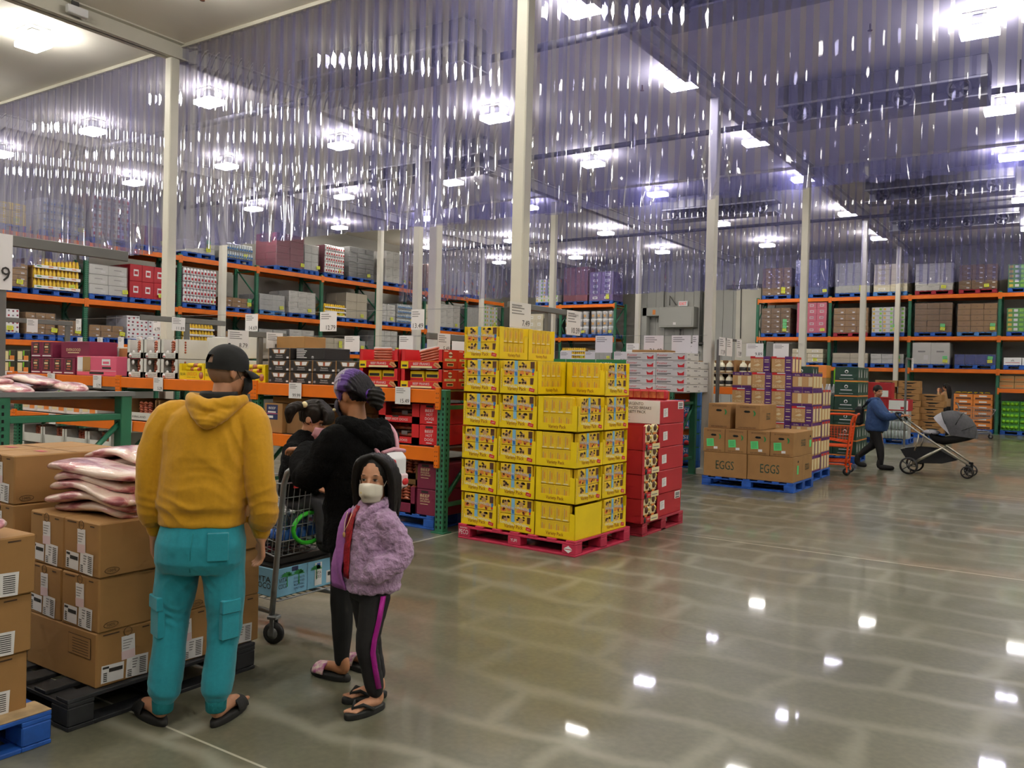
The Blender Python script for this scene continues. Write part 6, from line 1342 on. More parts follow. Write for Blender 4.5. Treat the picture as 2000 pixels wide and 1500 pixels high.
def mask(t, c, R3, m, s=1.0, name='face_mask'):
    c = Vector(c)
    def f(u, v):
        a = (u-.5)*2.15; z = -.118+v*.09; bulge = .012*math.cos(a)*(1-(2*v-1)**2)
        r = (.074 if v > .3 else .066)+bulge; top = .016*math.cos(a*1.5)*max(0, v-.6)/.4
        x = math.sin(a)*r*(.98-.12*(1-v)); y = .004+math.cos(a)*(r+.022+(.012 if .4 < v < .95 and abs(a) < .35 else 0)); return c+R3 @ Vector((x*s, y*s, (z+top)*s))
    o = shell(f, 16, 8, m, name, t, .003*s)
    g = G()
    for q in (-1, 1): g.tube([c+R3 @ Vector((q*.066*s, .035*s, -.035*s)), c+R3 @ Vector((q*.079*s, .0*s, .005*s)), c+R3 @ Vector((q*.08*s, -.03*s, .01*s))], .0015, m, 5)
    obj('ear_loop', g, o); return o
def slide(t, heel, d, m, L_=.27, strap=None, wd=.048):
    h_ = Vector(heel); d = Vector(d).normalized(); s_ = d.cross(Vector((0, 0, 1))); g = G(); vs_ = []; n = 20
    for z, k in ((0, .96), (.006, 1.0), (.024, 1.0), (.03, .94)):
        for i in range(n):
            a = 2*PI*i/n; u = math.cos(a); w_ = math.sin(a); vs_.append(h_+d*(L_*.46+u*L_*.53*k-.015)+s_*(w_*wd*k*(1.0+.12*u))+Vector((0, 0, z)))
    g.add(vs_, [tuple(reversed(range(n)))]+[(j*n+i, j*n+(i+1) % n, (j+1)*n+(i+1) % n, (j+1)*n+i) for j in range(3) for i in range(n)]+[tuple(3*n+i for i in range(n))], m, True)
    o = obj('sandal', g, t)
    def f(u, v):
        a = PI*(.02+.96*u); return h_+d*(L_*(.44+.3*v))+s_*(math.cos(a)*(wd+.004))+Vector((0, 0, .02+math.sin(a)*(.058-.012*v)))
    if strap != 'thong':
        sh = shell(f, 12, 4, strap or m, 'strap', o, .006)
    else:
        g = G(); p = h_+d*L_*.72+Vector((0, 0, .045))
        for q in (-1, 1): g.tube([p, h_+d*L_*.55+s_*q*.03+Vector((0, 0, .06)), h_+d*L_*.3+s_*q*.046+Vector((0, 0, .03))], [.006, .009, .007], m, 8)
        g.tube([p, p-Vector((0, 0, .03))], .005, m, 6); obj('strap', g, o)
    return o
def hair_mat(name, base, second=None, third=None, axis=(0, 1, 0), lo=-.1, hi=.1, rough=.5):
    m = bpy.data.materials.new(name); MATS[name] = m; m.use_nodes = True; nt = m.node_tree; N = nt.nodes.new; L = nt.links.new; b = nt.nodes['Principled BSDF']
    tc = N('ShaderNodeTexCoord'); mp = N('ShaderNodeMapping'); mp.inputs['Scale'].default_value = (90, 90, 9); L(tc.outputs['Object'], mp.inputs[0]); n = N('ShaderNodeTexNoise'); n.inputs['Scale'].default_value = 1; n.inputs['Detail'].default_value = 3; L(mp.outputs[0], n.inputs[0])
    bp = N('ShaderNodeBump'); bp.inputs['Strength'].default_value = .4; bp.inputs['Distance'].default_value = .004; L(n.outputs['Fac'], bp.inputs['Height']); L(bp.outputs[0], b.inputs['Normal'])
    r = N('ShaderNodeValToRGB'); e = r.color_ramp.elements
    if second:
        dt = N('ShaderNodeVectorMath'); dt.operation = 'DOT_PRODUCT'; dt.inputs[1].default_value = axis; L(tc.outputs['Object'], dt.inputs[0]); mr = N('ShaderNodeMapRange'); mr.inputs[1].default_value = lo; mr.inputs[2].default_value = hi; L(dt.outputs['Value'], mr.inputs[0])
        ad = N('ShaderNodeMath'); ad.operation = 'MULTIPLY_ADD'; ad.inputs[1].default_value = .45; L(n.outputs['Fac'], ad.inputs[0]); L(mr.outputs[0], ad.inputs[2]); sb = N('ShaderNodeMath'); sb.operation = 'SUBTRACT'; sb.inputs[1].default_value = .22; L(ad.outputs[0], sb.inputs[0]); L(sb.outputs[0], r.inputs[0])
        e[0].position = .0; e[0].color = rgb(base); e[1].position = 1; e[1].color = rgb(third); q = e.new(.42); q.color = rgb(base); q = e.new(.56); q.color = rgb(second); q = e.new(.72); q.color = rgb(second); q = e.new(.84); q.color = rgb(third)
    else:
        L(n.outputs['Fac'], r.inputs[0]); e[0].position = .3; e[0].color = rgb(base); e[1].position = .75; e[1].color = tuple(min(1, x*2+.002) for x in rgb(base)[:3])+(1,)
    L(r.outputs[0], b.inputs['Base Color']); b.inputs['Roughness'].default_value = rough; b.inputs['Specular IOR Level'].default_value = .25; return m
hair_mat('hair_black', '#0c0908'); hair_mat('hair_brown', '#16100c')
def fleece(name, col, scale, strength, dist):
    return mat(name, col, .95, sheen=.3, var=(scale*.6, .18), bump=(scale, strength, dist))
mat('hoodie_yellow', '#c9930f', .9, var=(60, .04), bump=(220, .25, .002), sheen=.2); mat('jogger_teal', '#1f8f9f', .9, var=(60, .04), bump=(220, .25, .002), sheen=.2); mat('teal_rib', '#167a82', .9, bump=(160, .4, .003))
mat('fleece_black', '#0b0b0b', 1.0, spec=.15, bump=(90, 1.0, .008)); fleece('fleece_lilac', '#b08fb2', 55, 1.0, .016); mat('lilac_lining', '#a05fa8', .6, bump=(14, .5, .02)); mat('legging_black', '#121213', .75); mat('legging_grey', '#1d1b1d', .8, bump=(300, .2, .002)); mat('magenta_sequin', '#b51f9a', .25, .4, bump=(220, .6, .004)); mat('shirt_red', '#a01422', .35, bump=(180, .7, .004), var=(90, .3)); mat('hoodie_blue', '#2d4a78', .85, var=(40, .1)); mat('tan_cloth', '#a8875f', .9); mat('mask_pink', '#d9a0a8', .8); mat('mask_cream', '#d9d2c2', .8); mat('strap_pink', '#d49aa8', .6); mat('cap_black', '#141414', .85, bump=(250, .2, .002)); mat('slide_black', '#191918', .7)
# ---- the man in yellow and teal
def man():
    t = thing('person', 'man in yellow hoodie, teal cargo joggers and black cap seen from behind', 'person', (-3.185, 2.365, 0), YAW); t.scale = (.91, .95, 1)
    hc = (.085, .03, 1.578); R3 = turn(.72, .7, .08)
    g = G(); head(g, hc, R3, .98)
    loft(g, [(.02, 0, 1.44, .06, .055), (.0, 0, 1.38, .15, .09), (-.01, 0, 1.25, .17, .105), (-.02, 0, 1.05, .16, .1), (-.02, 0, .9, .165, .11), (-.03, 0, .74, .16, .1)])
    LW, RW = (-.275, .05, .835), (.25, .06, .83)
    chain(g, [(-.17, 0, 1.36), (-.25, -.02, 1.1), LW], [.06, .045, .03]); chain(g, [(.17, 0, 1.36), (.26, -.02, 1.1), RW], [.06, .045, .03])
    hand(g, LW, (.12, .25, -1), (.5, .8, 0), (-1, .2, 0), .165, .75); hand(g, RW, (-.05, .25, -1), (-.5, .8, 0), (1, .2, 0), .165, .75)
    LH, RH_, dl, dr = (-.187, -.028, .03), (.07, -.022, .03), (-.19, .163, 0), (.06, .28, 0)
    chain(g, [(-.11, 0, .8), (-.17, .02, .45), (-.185, -.02, .1)], [.085, .055, .03]); chain(g, [(.07, 0, .8), (.09, .02, .45), (.07, -.015, .1)], [.085, .055, .03])
    foot(g, LH, dl, L_=.25); foot(g, RH_, dr, L_=.25)
    obj('body', fuse(g, .0055, 3, ['skin']), t)
    # hoodie
    g = G(); loft(g, [(-.02, 0, .895, .195, .14), (-.02, 0, .90, .204, .148), (-.02, 0, .955, .206, .15), (-.02, -.005, .985, .218, .162), (-.015, -.005, 1.06, .213, .16), (-.005, 0, 1.2, .215, .158), (.0, 0, 1.31, .225, .145), (.01, .0, 1.385, .2, .125), (.03, 0, 1.44, .115, .1), (.04, .0, 1.47, .085, .085), (.04, 0, 1.475, .07, .07)])
    for s_, W in ((-1, LW), (1, RW)):
        W = Vector(W); sh = (s_*.195+.005, 0, 1.355); el = (s_*.265, -.03, 1.1)
        chain(g, [(s_*.1, 0, 1.37), sh, (s_*.245, -.02, 1.24), el, (s_*.272+.005, .0, .96), W+Vector((0, -.005, .075)), W+Vector((0, 0, .03))], [.075, .085, .078, .072, .07, .064, .045], seg=18)
    fl = [((-.25, 0, 1.02), .16, (.3, 0, 1), .045, .009), ((.25, 0, 1.0), .16, (-.3, 0, 1), .045, .009), ((-.28, .03, .9), .09, (0, 0, 1), .03, .009), ((.26, .03, .9), .09, (0, 0, 1), .03, .009), ((-.02, -.15, 1.0), .24, (.25, 0, 1), .055, .012), ((.05, -.15, 1.2), .22, (.8, 0, .6), .1, .010), ((-.12, -.14, 1.2), .2, (-.8, 0, .6), .1, .010), ((.19, -.06, 1.3), .13, (.9, 0, .4), .05, .008), ((-.19, -.06, 1.3), .13, (-.9, 0, .4), .05, .008)]
    obj('hoodie', fuse(g, .0065, 5, ['hoodie_yellow'], folds(fl, .006, 8), 'hoodie'), t)
    g = G(); chain(g, [(-.075, -.04, 1.455), (-.03, -.1, 1.44), (.05, -.13, 1.42), (.13, -.1, 1.435), (.175, -.035, 1.45)], [.025, .035, .04, .035, .025]); chain(g, [(-.06, -.08, 1.43), (.01, -.14, 1.38), (.05, -.155, 1.355), (.1, -.14, 1.38), (.16, -.07, 1.43)], [.025, .032, .03, .032, .022]); chain(g, [(-.08, -.03, 1.46), (-.05, .06, 1.45), (.05, .1, 1.43), (.14, .06, 1.44), (.178, -.03, 1.455)], [.022, .024, .026, .024, .022])
    obj('hood', fuse(g, .006, 4, ['hoodie_yellow'], folds([((.05, -.13, 1.4), .12, (.25, 0, 1), .03, .008)], .004, 14), 'hood'), t)
    g = G(); loft(g, [(.045, -.015, 1.44, .085, .08), (.05, -.01, 1.475, .088, .082), (.05, -.005, 1.487, .083, .077), (.05, 0, 1.47, .06, .06)]); obj('collar', g, t).data.materials[0] = MATS['cap_black']
    # joggers
    g = G(); loft(g, [(-.02, 0, .96, .18, .125), (-.02, 0, .9, .195, .14), (-.02, -.01, .82, .212, .155), (-.025, -.01, .74, .213, .15), (-.03, 0, .69, .2, .13)])
    chain(g, [(-.12, 0, .78), (-.155, .015, .6), (-.172, .02, .46), (-.172, -.005, .33), (-.18, -.02, .2), (-.183, -.022, .15), (-.186, -.025, .115), (-.187, -.026, .095)], [.11, .1, .084, .078, .082, .078, .056, .04], seg=20)
    chain(g, [(.08, 0, .78), (.09, .01, .6), (.09, .02, .46), (.085, .0, .33), (.075, -.015, .21), (.071, -.017, .16), (.07, -.02, .125), (.07, -.02, .105)], [.108, .098, .084, .074, .076, .073, .054, .04], seg=20)
    fl = [((-.18, -.02, .17), .1, (.15, 0, 1), .035, .011), ((.075, -.02, .18), .1, (-.15, 0, 1), .035, .011), ((-.17, -.05, .47), .12, (.5, 0, 1), .045, .008), ((.09, -.05, .47), .12, (-.5, 0, 1), .045, .008), ((-.02, -.1, .68), .14, (.7, 0, .7), .05, .008), ((-.1, -.1, .66), .12, (-.7, 0, .7), .05, .007)]
    obj('joggers', fuse(g, .0065, 4, ['jogger_teal'], folds(fl, .005, 9), 'joggers'), t)
    g = G()
    for c in ((-.187, -.026), (.07, -.02)):
        z0 = .06 if c[0] < 0 else .068; g.lathe([(.043, z0), (.048, z0+.006), (.051, z0+.05), (.049, z0+.07)], 'teal_rib', (c[0], c[1], 0), 20)
    obj('cuffs', g, t)
    def pocket(x0, x1, z0, z1, ysurf, nm, flap, yaw_):
        g = G(); w_ = x1-x0; R = Matrix.Rotation(yaw_, 4, 'Z'); c = Vector(((x0+x1)/2, ysurf, 0))
        g.box(-w_/2, w_/2, -.004, .03, z0, z1, 'jogger_teal', .003)
        if flap: g.box(-w_/2-.004, w_/2+.004, -.012, .02, z1-.05, z1+.01, 'jogger_teal', .004)
        g.xf(R); obj(nm, g, t, c)
    pocket(-.28, -.17, .4, .57, -.045, 'cargo_pocket', True, -.85); pocket(.1, .19, .4, .565, -.055, 'cargo_pocket', True, .85); pocket(.06, .155, .76, .88, -.143, 'back_pocket', False, .3)
    obj('seam', G().tube([(-.005, -.158, .88), (-.012, -.168, .8), (-.018, -.15, .71)], .0025, 'teal_rib', 5), t)
    # cap
    cp_ = obj('cap', None, t, hc); cp_.rotation_euler = R3.to_euler()
    g = G(); vs_ = []; nu, nv = 28, 9
    for j in range(nv+1):
        th = PI*.5*j/nv
        for i in range(nu):
            a = 2*PI*i/nu; r = math.cos(th); vs_.append((.087*r*math.cos(a), .105*r*math.sin(a)-.012, .028+.092*math.sin(th)**.9))
    drop = [(.0855*math.cos(2*PI*i/nu), .103*math.sin(2*PI*i/nu)-.012, .0) for i in range(nu)]
    vs2 = drop+vs_; fs = []
    for j in range(nv+1):
        for i in range(nu):
            a = 2*PI*i/nu
            if j <= 2 and (PI*1.5-.42) < a+PI/nu < (PI*1.5+.42) and j >= 1: continue      # opening above the strap
            fs.append((j*nu+i, j*nu+(i+1) % nu, (j+1)*nu+(i+1) % nu, (j+1)*nu+i))
    g.add(vs2, fs, 'cap_black', True); obj('crown', g, cp_)
    def br(u, v):
        a = PI*(.12+.76*u); r = v; return Vector((.08*math.cos(a)*(1+.12*r), .075*math.sin(a)+.015+.065*r*math.sin(a)**.6, .008-.02*r*r-.02*(math.cos(a))**2*r))
    shell(br, 14, 5, 'cap_black', 'visor', cp_, .004); obj('button', G().ell((0, -.012, .121), (.007, .007, .004), 'cap_black', 8, 6), cp_)
    mask(t, hc, R3, 'cap_black', .98)
    eyes(t, hc, R3, .98)
    g = G(); vs_ = []
    g.ell((0, -.016, .012), (.0762, .0925, .088), mat('stubble', '#8a6a55', .8), 20, 12, None); o = obj('hair', g, t, hc); o.rotation_euler = R3.to_euler()
    slide(t, (LH[0], LH[1], 0), dl, 'slide_black', .29); slide(t, (RH_[0], RH_[1], 0), dr, 'slide_black', .29)
man()
# ---- the woman in black fleece pushing the cart
def woman():
    t = thing('person', 'woman in black fleece with purple-streaked bun pushing the grey cart', 'person', (-3.08, 3.2, 0), PI/2-.05)
    hc = (.0, .05, 1.462); R3 = turn(-.12, 1, .1)
    g = G(); head(g, hc, R3, .93)
    loft(g, [(0, 0, 1.33, .05, .045), (0, -.02, 1.27, .13, .08), (0, -.02, 1.1, .13, .095), (0, -.02, .95, .12, .09), (0, -.02, .8, .15, .11), (0, -.01, .72, .14, .1)])
    LW, RW = (-.1, .32, 1.165), (.14, .32, 1.165)
    chain(g, [(-.14, -.01, 1.26), (-.2, .1, 1.07), LW], [.05, .04, .027]); chain(g, [(.14, -.01, 1.26), (.2, .1, 1.07), RW], [.05, .04, .027])
    hand(g, LW, (.1, 1, -.05), (1, 0, 0), (0, .2, 1), .15, .7); hand(g, RW, (-.1, 1, -.05), (-1, 0, 0), (0, .2, 1), .15, .7)
    chain(g, [(-.075, -.01, .8), (-.08, .01, .44), (-.08, .0, .1)], [.085, .05, .032]); chain(g, [(.075, -.01, .8), (.08, -.01, .44), (.08, -.03, .1)], [.085, .05, .032])
    LH, RH_ = (-.08, -.03, .03), (.08, -.06, .03); foot(g, LH, (-.1, 1, 0), L_=.21); foot(g, RH_, (.1, 1, 0), L_=.21)
    obj('body', fuse(g, .0055, 3, ['skin_tan']), t)
    g = G(); loft(g, [(0, -.02, .67, .185, .14), (0, -.02, .68, .195, .15), (0, -.025, .8, .195, .155), (0, -.03, .95, .19, .155), (0, -.035, 1.1, .195, .16), (0, -.03, 1.2, .2, .145), (0, -.02, 1.27, .17, .11), (0, -.01, 1.325, .09, .08), (0, 0, 1.345, .07, .068)])
    for s_, W in ((-1, LW), (1, RW)):
        chain(g, [(s_*.1, -.02, 1.25), (s_*.175, -.01, 1.235), (s_*.205, .05, 1.12), (s_*.205, .13, 1.055), (s_*.17, .22, 1.09), (W[0], W[1]-.035, W[2]-.005)], [.07, .082, .082, .085, .078, .058], seg=18)
    fl = [((-.2, .12, 1.07), .14, (0, 1, .6), .05, .01), ((0, -.17, 1.0), .25, (.4, 0, 1), .09, .01)]
    obj('fleece_coat', fuse(g, .0075, 4, ['fleece_black'], folds(fl, .01, 14), 'coat'), t)
    g = G(); chain(g, [(-.1, .02, 1.325), (-.11, -.06, 1.315), (-.03, -.15, 1.24), (.03, -.15, 1.23), (.11, -.06, 1.3), (.1, .02, 1.31)], [.032, .042, .055, .055, .042, .032]); chain(g, [(-.09, .02, 1.325), (0, .08, 1.3), (.09, .02, 1.325)], [.028, .028, .028]); obj('hood', fuse(g, .007, 3, ['fleece_black'], folds([], .01, 22), 'hood'), t)
    g = G(); loft(g, [(0, -.015, .82, .14, .11), (0, -.015, .7, .15, .115), (0, -.01, .66, .14, .1)]); chain(g, [(-.07, -.01, .72), (-.078, .012, .45), (-.08, .002, .3), (-.08, .0, .105)], [.088, .06, .055, .038], seg=18); chain(g, [(.07, -.01, .72), (.078, -.01, .45), (.08, -.025, .3), (.08, -.03, .125)], [.088, .06, .055, .038], seg=18)
    obj('leggings', fuse(g, .0065, 3, ['legging_black'], None, 'leggings'), t)
    hair_mat('hair_streak', '#17131a', '#5b3c86', '#a79fae', (0, 1, .3), -.13, .085)
    h = obj('hair', None, t, hc); h.rotation_euler = R3.to_euler()
    g = G()
    for q in range(26):      # swept strands from the forehead back to the bun
        a = -1.0+2.0*q/25; x = .078*math.sin(a*1.45)
        z0 = .06+.055*math.cos(a*1.45); pts = [(x*.8, .082-.05*abs(a)**2.2, z0-.03-.05*abs(a)), (x*.95, .035, .03+.092*math.cos(a*1.45)), (x*1.0, -.03, .028+.088*math.cos(a*1.45)), (x*.85, -.085, .01+.055*math.cos(a*1.45)), (x*.3, -.112, -.025)]
        chain(g, pts, [.012, .018, .02, .018, .014], seg=8, sub=3)
    g.ell((0, -.02, .03), (.074, .088, .09), 'black', 18, 12)
    obj('swept_hair', fuse(g, .004, 2, ['hair_streak'], lambda p: (.0022*math.sin(p.x*420+p.z*60)+.0012*math.sin(p.x*900))*(1 if p.z > .02 else .2), 'hair'), h)
    g = G(); g.ell((0, -.155, -.02), (.05, .045, .055), 'black', 16, 12); chain(g, [(.03, -.13, -.05), (.0, -.17, -.065), (-.03, -.15, -.03)], [.02, .024, .02]); obj('bun', fuse(g, .005, 2, ['hair_black'], lambda p: .003*math.sin(p.z*260+p.x*90), 'bun'), h)
    obj('scrunchie', G().tube([(.026*math.cos(a*PI/8), -.118+.004*math.sin(a*3), -.012+.026*math.sin(a*PI/8)) for a in range(16)], .012, mat('scrunchie_purple', '#6a3aa8', .8), 8, True), h)
    mask(t, hc, R3, mat('mask_dark', '#2a2335', .8), .93); eyes(t, hc, R3, .93)
    obj('mask_flower', G().ell(Vector(hc)+R3 @ Vector((-.062, .075, -.07)), (.008, .01, .008), 'cream_print', 8, 6), t)
    bp = thing('backpack', 'small white backpack with red patches on the back of the woman in black', 'backpack', (-2.85, 3.22, .985), PI/2-.05)
    g = G(); g.box(-.085, .085, -.035, .05, 0, .2, 'cloud_white', .03); obj('body', fuse(g, .006, 3, ['cloud_white'], None, 'bag'), bp)
    obj('pocket', G().box(-.065, .065, -.048, -.03, .02, .09, 'paper_pink', .008), bp)
    for x, z in ((-.04, .15), (.04, .05), (-.05, .04)): obj('patch', G().ell((x, -.036-.012*(z<.1), z), (.024, .006, .018), 'red_bright', 10, 6), bp)
    obj('top_trim', G().tube([(-.08, .0, .2), (0, .0, .215), (.08, .0, .2)], .01, 'strap_pink', 8), bp)
    for s_ in (-1, 1):
        g = G(); chain(g, [(s_*.06, .03, .17), (s_*.1, .09, .28), (s_*.125, .2, .335), (s_*.16, .31, .27), (s_*.195, .3, .12), (s_*.19, .14, .02), (s_*.07, .03, .03)], [.011]*7, 'strap_pink', 8); obj('strap', g, bp)
    slide(t, (LH[0], LH[1], 0), (-.1, 1, 0), 'slide_black', .25, mat('slide_floral', '#b55f96', .6, var=(45, .5, '#e8d8c8'))); slide(t, (RH_[0], RH_[1], 0), (.1, 1, 0), 'slide_black', .25, 'slide_floral')
woman()
# ---- the girl looking at the camera
def girl():
    t = thing('person', 'girl in lilac fleece jacket and cream mask looking at the camera', 'person', (-2.735, 2.945, 0), math.radians(163))
    hc = (-.015, .0, 1.088); R3 = turn(-.65, .75, .03)
    g = G(); head(g, hc, R3, .88)
    loft(g, [(0, 0, .985, .04, .038), (0, 0, .93, .07, .05), (0, 0, .8, .085, .065), (0, 0, .7, .085, .06), (0, 0, .58, .1, .075), (0, 0, .53, .095, .07)])
    LW, RW = (-.085, .05, .66), (.085, .05, .66)
    chain(g, [(-.09, -.01, .885), (-.15, -.05, .76), LW], [.03, .026, .02]); chain(g, [(.09, -.01, .885), (.15, -.05, .76), RW], [.03, .026, .02])
    hand(g, LW, (.9, .3, -.4), (0, .2, 1), (0, 1, 0), .1, .5); hand(g, RW, (-.9, .3, -.4), (0, .2, 1), (0, 1, 0), .1, .5)
    chain(g, [(-.055, .0, .56), (-.06, .04, .32), (-.06, .0, .08)], [.058, .038, .025]); chain(g, [(.055, 0, .56), (.06, -.04, .32), (.06, -.08, .1)], [.058, .038, .025])
    LH, RH_ = (-.06, -.03, .022), (.06, -.11, .022); foot(g, LH, (-.12, 1, 0), L_=.185); foot(g, RH_, (.2, 1, 0), L_=.185)
    obj('body', fuse(g, .0045, 3, ['skin']), t)
    g = G(); loft(g, [(0, -.01, .56, .135, .115), (0, -.01, .575, .145, .125), (0, -.01, .66, .145, .13), (0, -.01, .76, .14, .125), (0, -.01, .86, .14, .115), (0, -.005, .93, .12, .095), (0, 0, .965, .075, .065), (0, 0, .985, .06, .055)])
    for s_, W in ((-1, LW), (1, RW)):
        chain(g, [(s_*.08, 0, .9), (s_*.125, -.01, .885), (s_*.155, -.05, .8), (s_*.16, -.055, .74), (s_*.145, .03, .685), (W[0]-s_*.01, W[1]+.01, W[2]-.01)], [.055, .062, .062, .064, .06, .05], seg=18)
    obj('fleece_jacket', fuse(g, .0065, 3, ['fleece_lilac'], folds([((-.155, -.05, .77), .1, (0, .6, 1), .04, .008)], .01, 26), 'jacket'), t)
    g = G(); chain(g, [(-.07, -.03, .97), (0, -.065, .975), (.07, -.03, .97)], [.022, .026, .022]); chain(g, [(-.07, -.02, .97), (-.075, .05, .945), (-.045, .095, .89)], [.022, .022, .016]); obj('collar', fuse(g, .005, 2, ['fleece_lilac'], folds([], .008, 30), 'collar'), t)
    def jr(z):      # half-widths of the jacket at height z
        T = [(.56, .137, .117), (.66, .147, .132), (.76, .142, .127), (.86, .142, .117), (.93, .122, .097), (.965, .077, .067), (.99, .06, .055)]
        for (a, b, c), (d, e, f_) in zip(T, T[1:]):
            if z <= d: k = (z-a)/(d-a); return b+(e-b)*k, c+(f_-c)*k
        return T[-1][1:]
    def around(ph, z, out): rx, ry = jr(z); return Vector(((rx+out)*math.sin(ph), -.01+(ry+out)*math.cos(ph), z))
    shell(lambda u, v: around(-.12+.5*v*(1-.35*u), .96-.33*u, .007+.006*math.sin(u*14+v*5)*.3), 12, 6, 'shirt_red', 'shirt', t, .006)
    shell(lambda u, v: around(.3-.12*u+1.05*v*(.3+.7*u), .94-.375*u, .012+.085*v*u+.008*math.sin(u*10+v*7)), 16, 10, 'lilac_lining', 'jacket_lining', t, .008)
    obj('necklace', G().tube([(-.005, .108, .93), (.002, .124, .88), (.018, .134, .845), (.034, .124, .88), (.04, .106, .93)], .0016, 'cream_print', 5).ell((.015, .136, .83), (.01, .005, .014), 'tan_print', 8, 6), t)
    g = G(); loft(g, [(0, 0, .62, .1, .085), (0, 0, .56, .11, .09), (0, 0, .52, .1, .08)]); chain(g, [(-.052, .0, .54), (-.058, .03, .4), (-.062, .045, .31), (-.06, .02, .2), (-.06, -.002, .105)], [.072, .06, .052, .048, .044], seg=18); chain(g, [(.052, 0, .54), (.058, -.02, .4), (.06, -.04, .31), (.06, -.06, .2), (.06, -.08, .125)], [.072, .06, .052, .048, .044], seg=18)
    obj('leggings', fuse(g, .0055, 3, ['legging_grey'], folds([((-.06, .03, .3), .08, (0, .3, 1), .03, .005)], .003, 16), 'leggings'), t)
    g = G(); sp = [(-.128, .005, .555), (-.122, .02, .45), (-.118, .04, .36), (-.117, .048, .3), (-.11, .03, .22), (-.106, .005, .12)]
    vs_ = []
    for x, y, z in sp: vs_ += [(x-.004, y-.014, z), (x-.007, y, z), (x-.004, y+.014, z)]
    g.add(vs_, [(i*3+k, i*3+k+1, (i+1)*3+k+1, (i+1)*3+k) for i in range(5) for k in range(2)], 'magenta_sequin', True); o = obj('side_stripe', g, t); s_ = o.modifiers.new('s', 'SOLIDIFY'); s_.thickness = .006
    h = obj('hair', None, t, hc); h.rotation_euler = R3.to_euler()
    g = G(); g.ell((0, -.024, .026), (.076, .088, .088), 'black', 20, 14)
    for q in range(22):
        a = -1+2*q/21; sx = math.copysign(1, a); aa = abs(a)
        if aa < .12: continue
        # fall from the centre parting round the temples, behind and in front of the shoulders
        ph = 1.75+aa*1.6; x = .083*math.sin(ph)*sx if False else sx*(.05+.034*math.sin(aa*PI)); y = .035-.12*aa
        ln = -.2-.05*math.sin(q*2.3)
        pts = [(.012*sx, .04-.07*aa, .107), (sx*(.06+.014*math.sin(aa*PI)), .046-.1*aa, .074), (sx*.088, .034-.115*aa, .0), (sx*.088, .02-.115*aa, -.08), (sx*(.078+.012*math.sin(q)), .0-.1*aa+.012*math.sin(q*1.7), ln)]
        chain(g, pts, [.013, .019, .019, .019, .009], seg=8, sub=3)
    for q in range(7): x = -.06+.02*q; chain(g, [(x*.6, -.06, .09), (x, -.105, .02), (x*1.1, -.11, -.1), (x*1.15, -.105, -.23)], [.02, .022, .022, .012], seg=8, sub=3)
    obj('long_hair', fuse(g, .0045, 2, ['hair_black'], lambda p: .0018*math.sin(p.x*380+p.y*250) if p.y < .015 else 0, 'hair'), h)
    mask(t, hc, R3, 'mask_cream', .88); eyes(t, hc, R3, .88)
    for i, (x, z, m) in enumerate(((-.03, -.06, 'cream_print'), (-.01, -.055, 'lime'), (.034, -.065, 'yellow_card'))):
        obj('mask_dot', G().ell(Vector(hc)+R3 @ Vector((x*.88, .103*.88-abs(x)*.28, z*.88)), (.008, .008, .0105), m, 8, 6), t)
    slide(t, (LH[0], LH[1], 0), (-.12, 1, 0), 'slide_black', .215, 'thong', .04); slide(t, (RH_[0], RH_[1], 0), (.2, 1, 0), 'slide_black', .215, 'thong', .04)
girl()
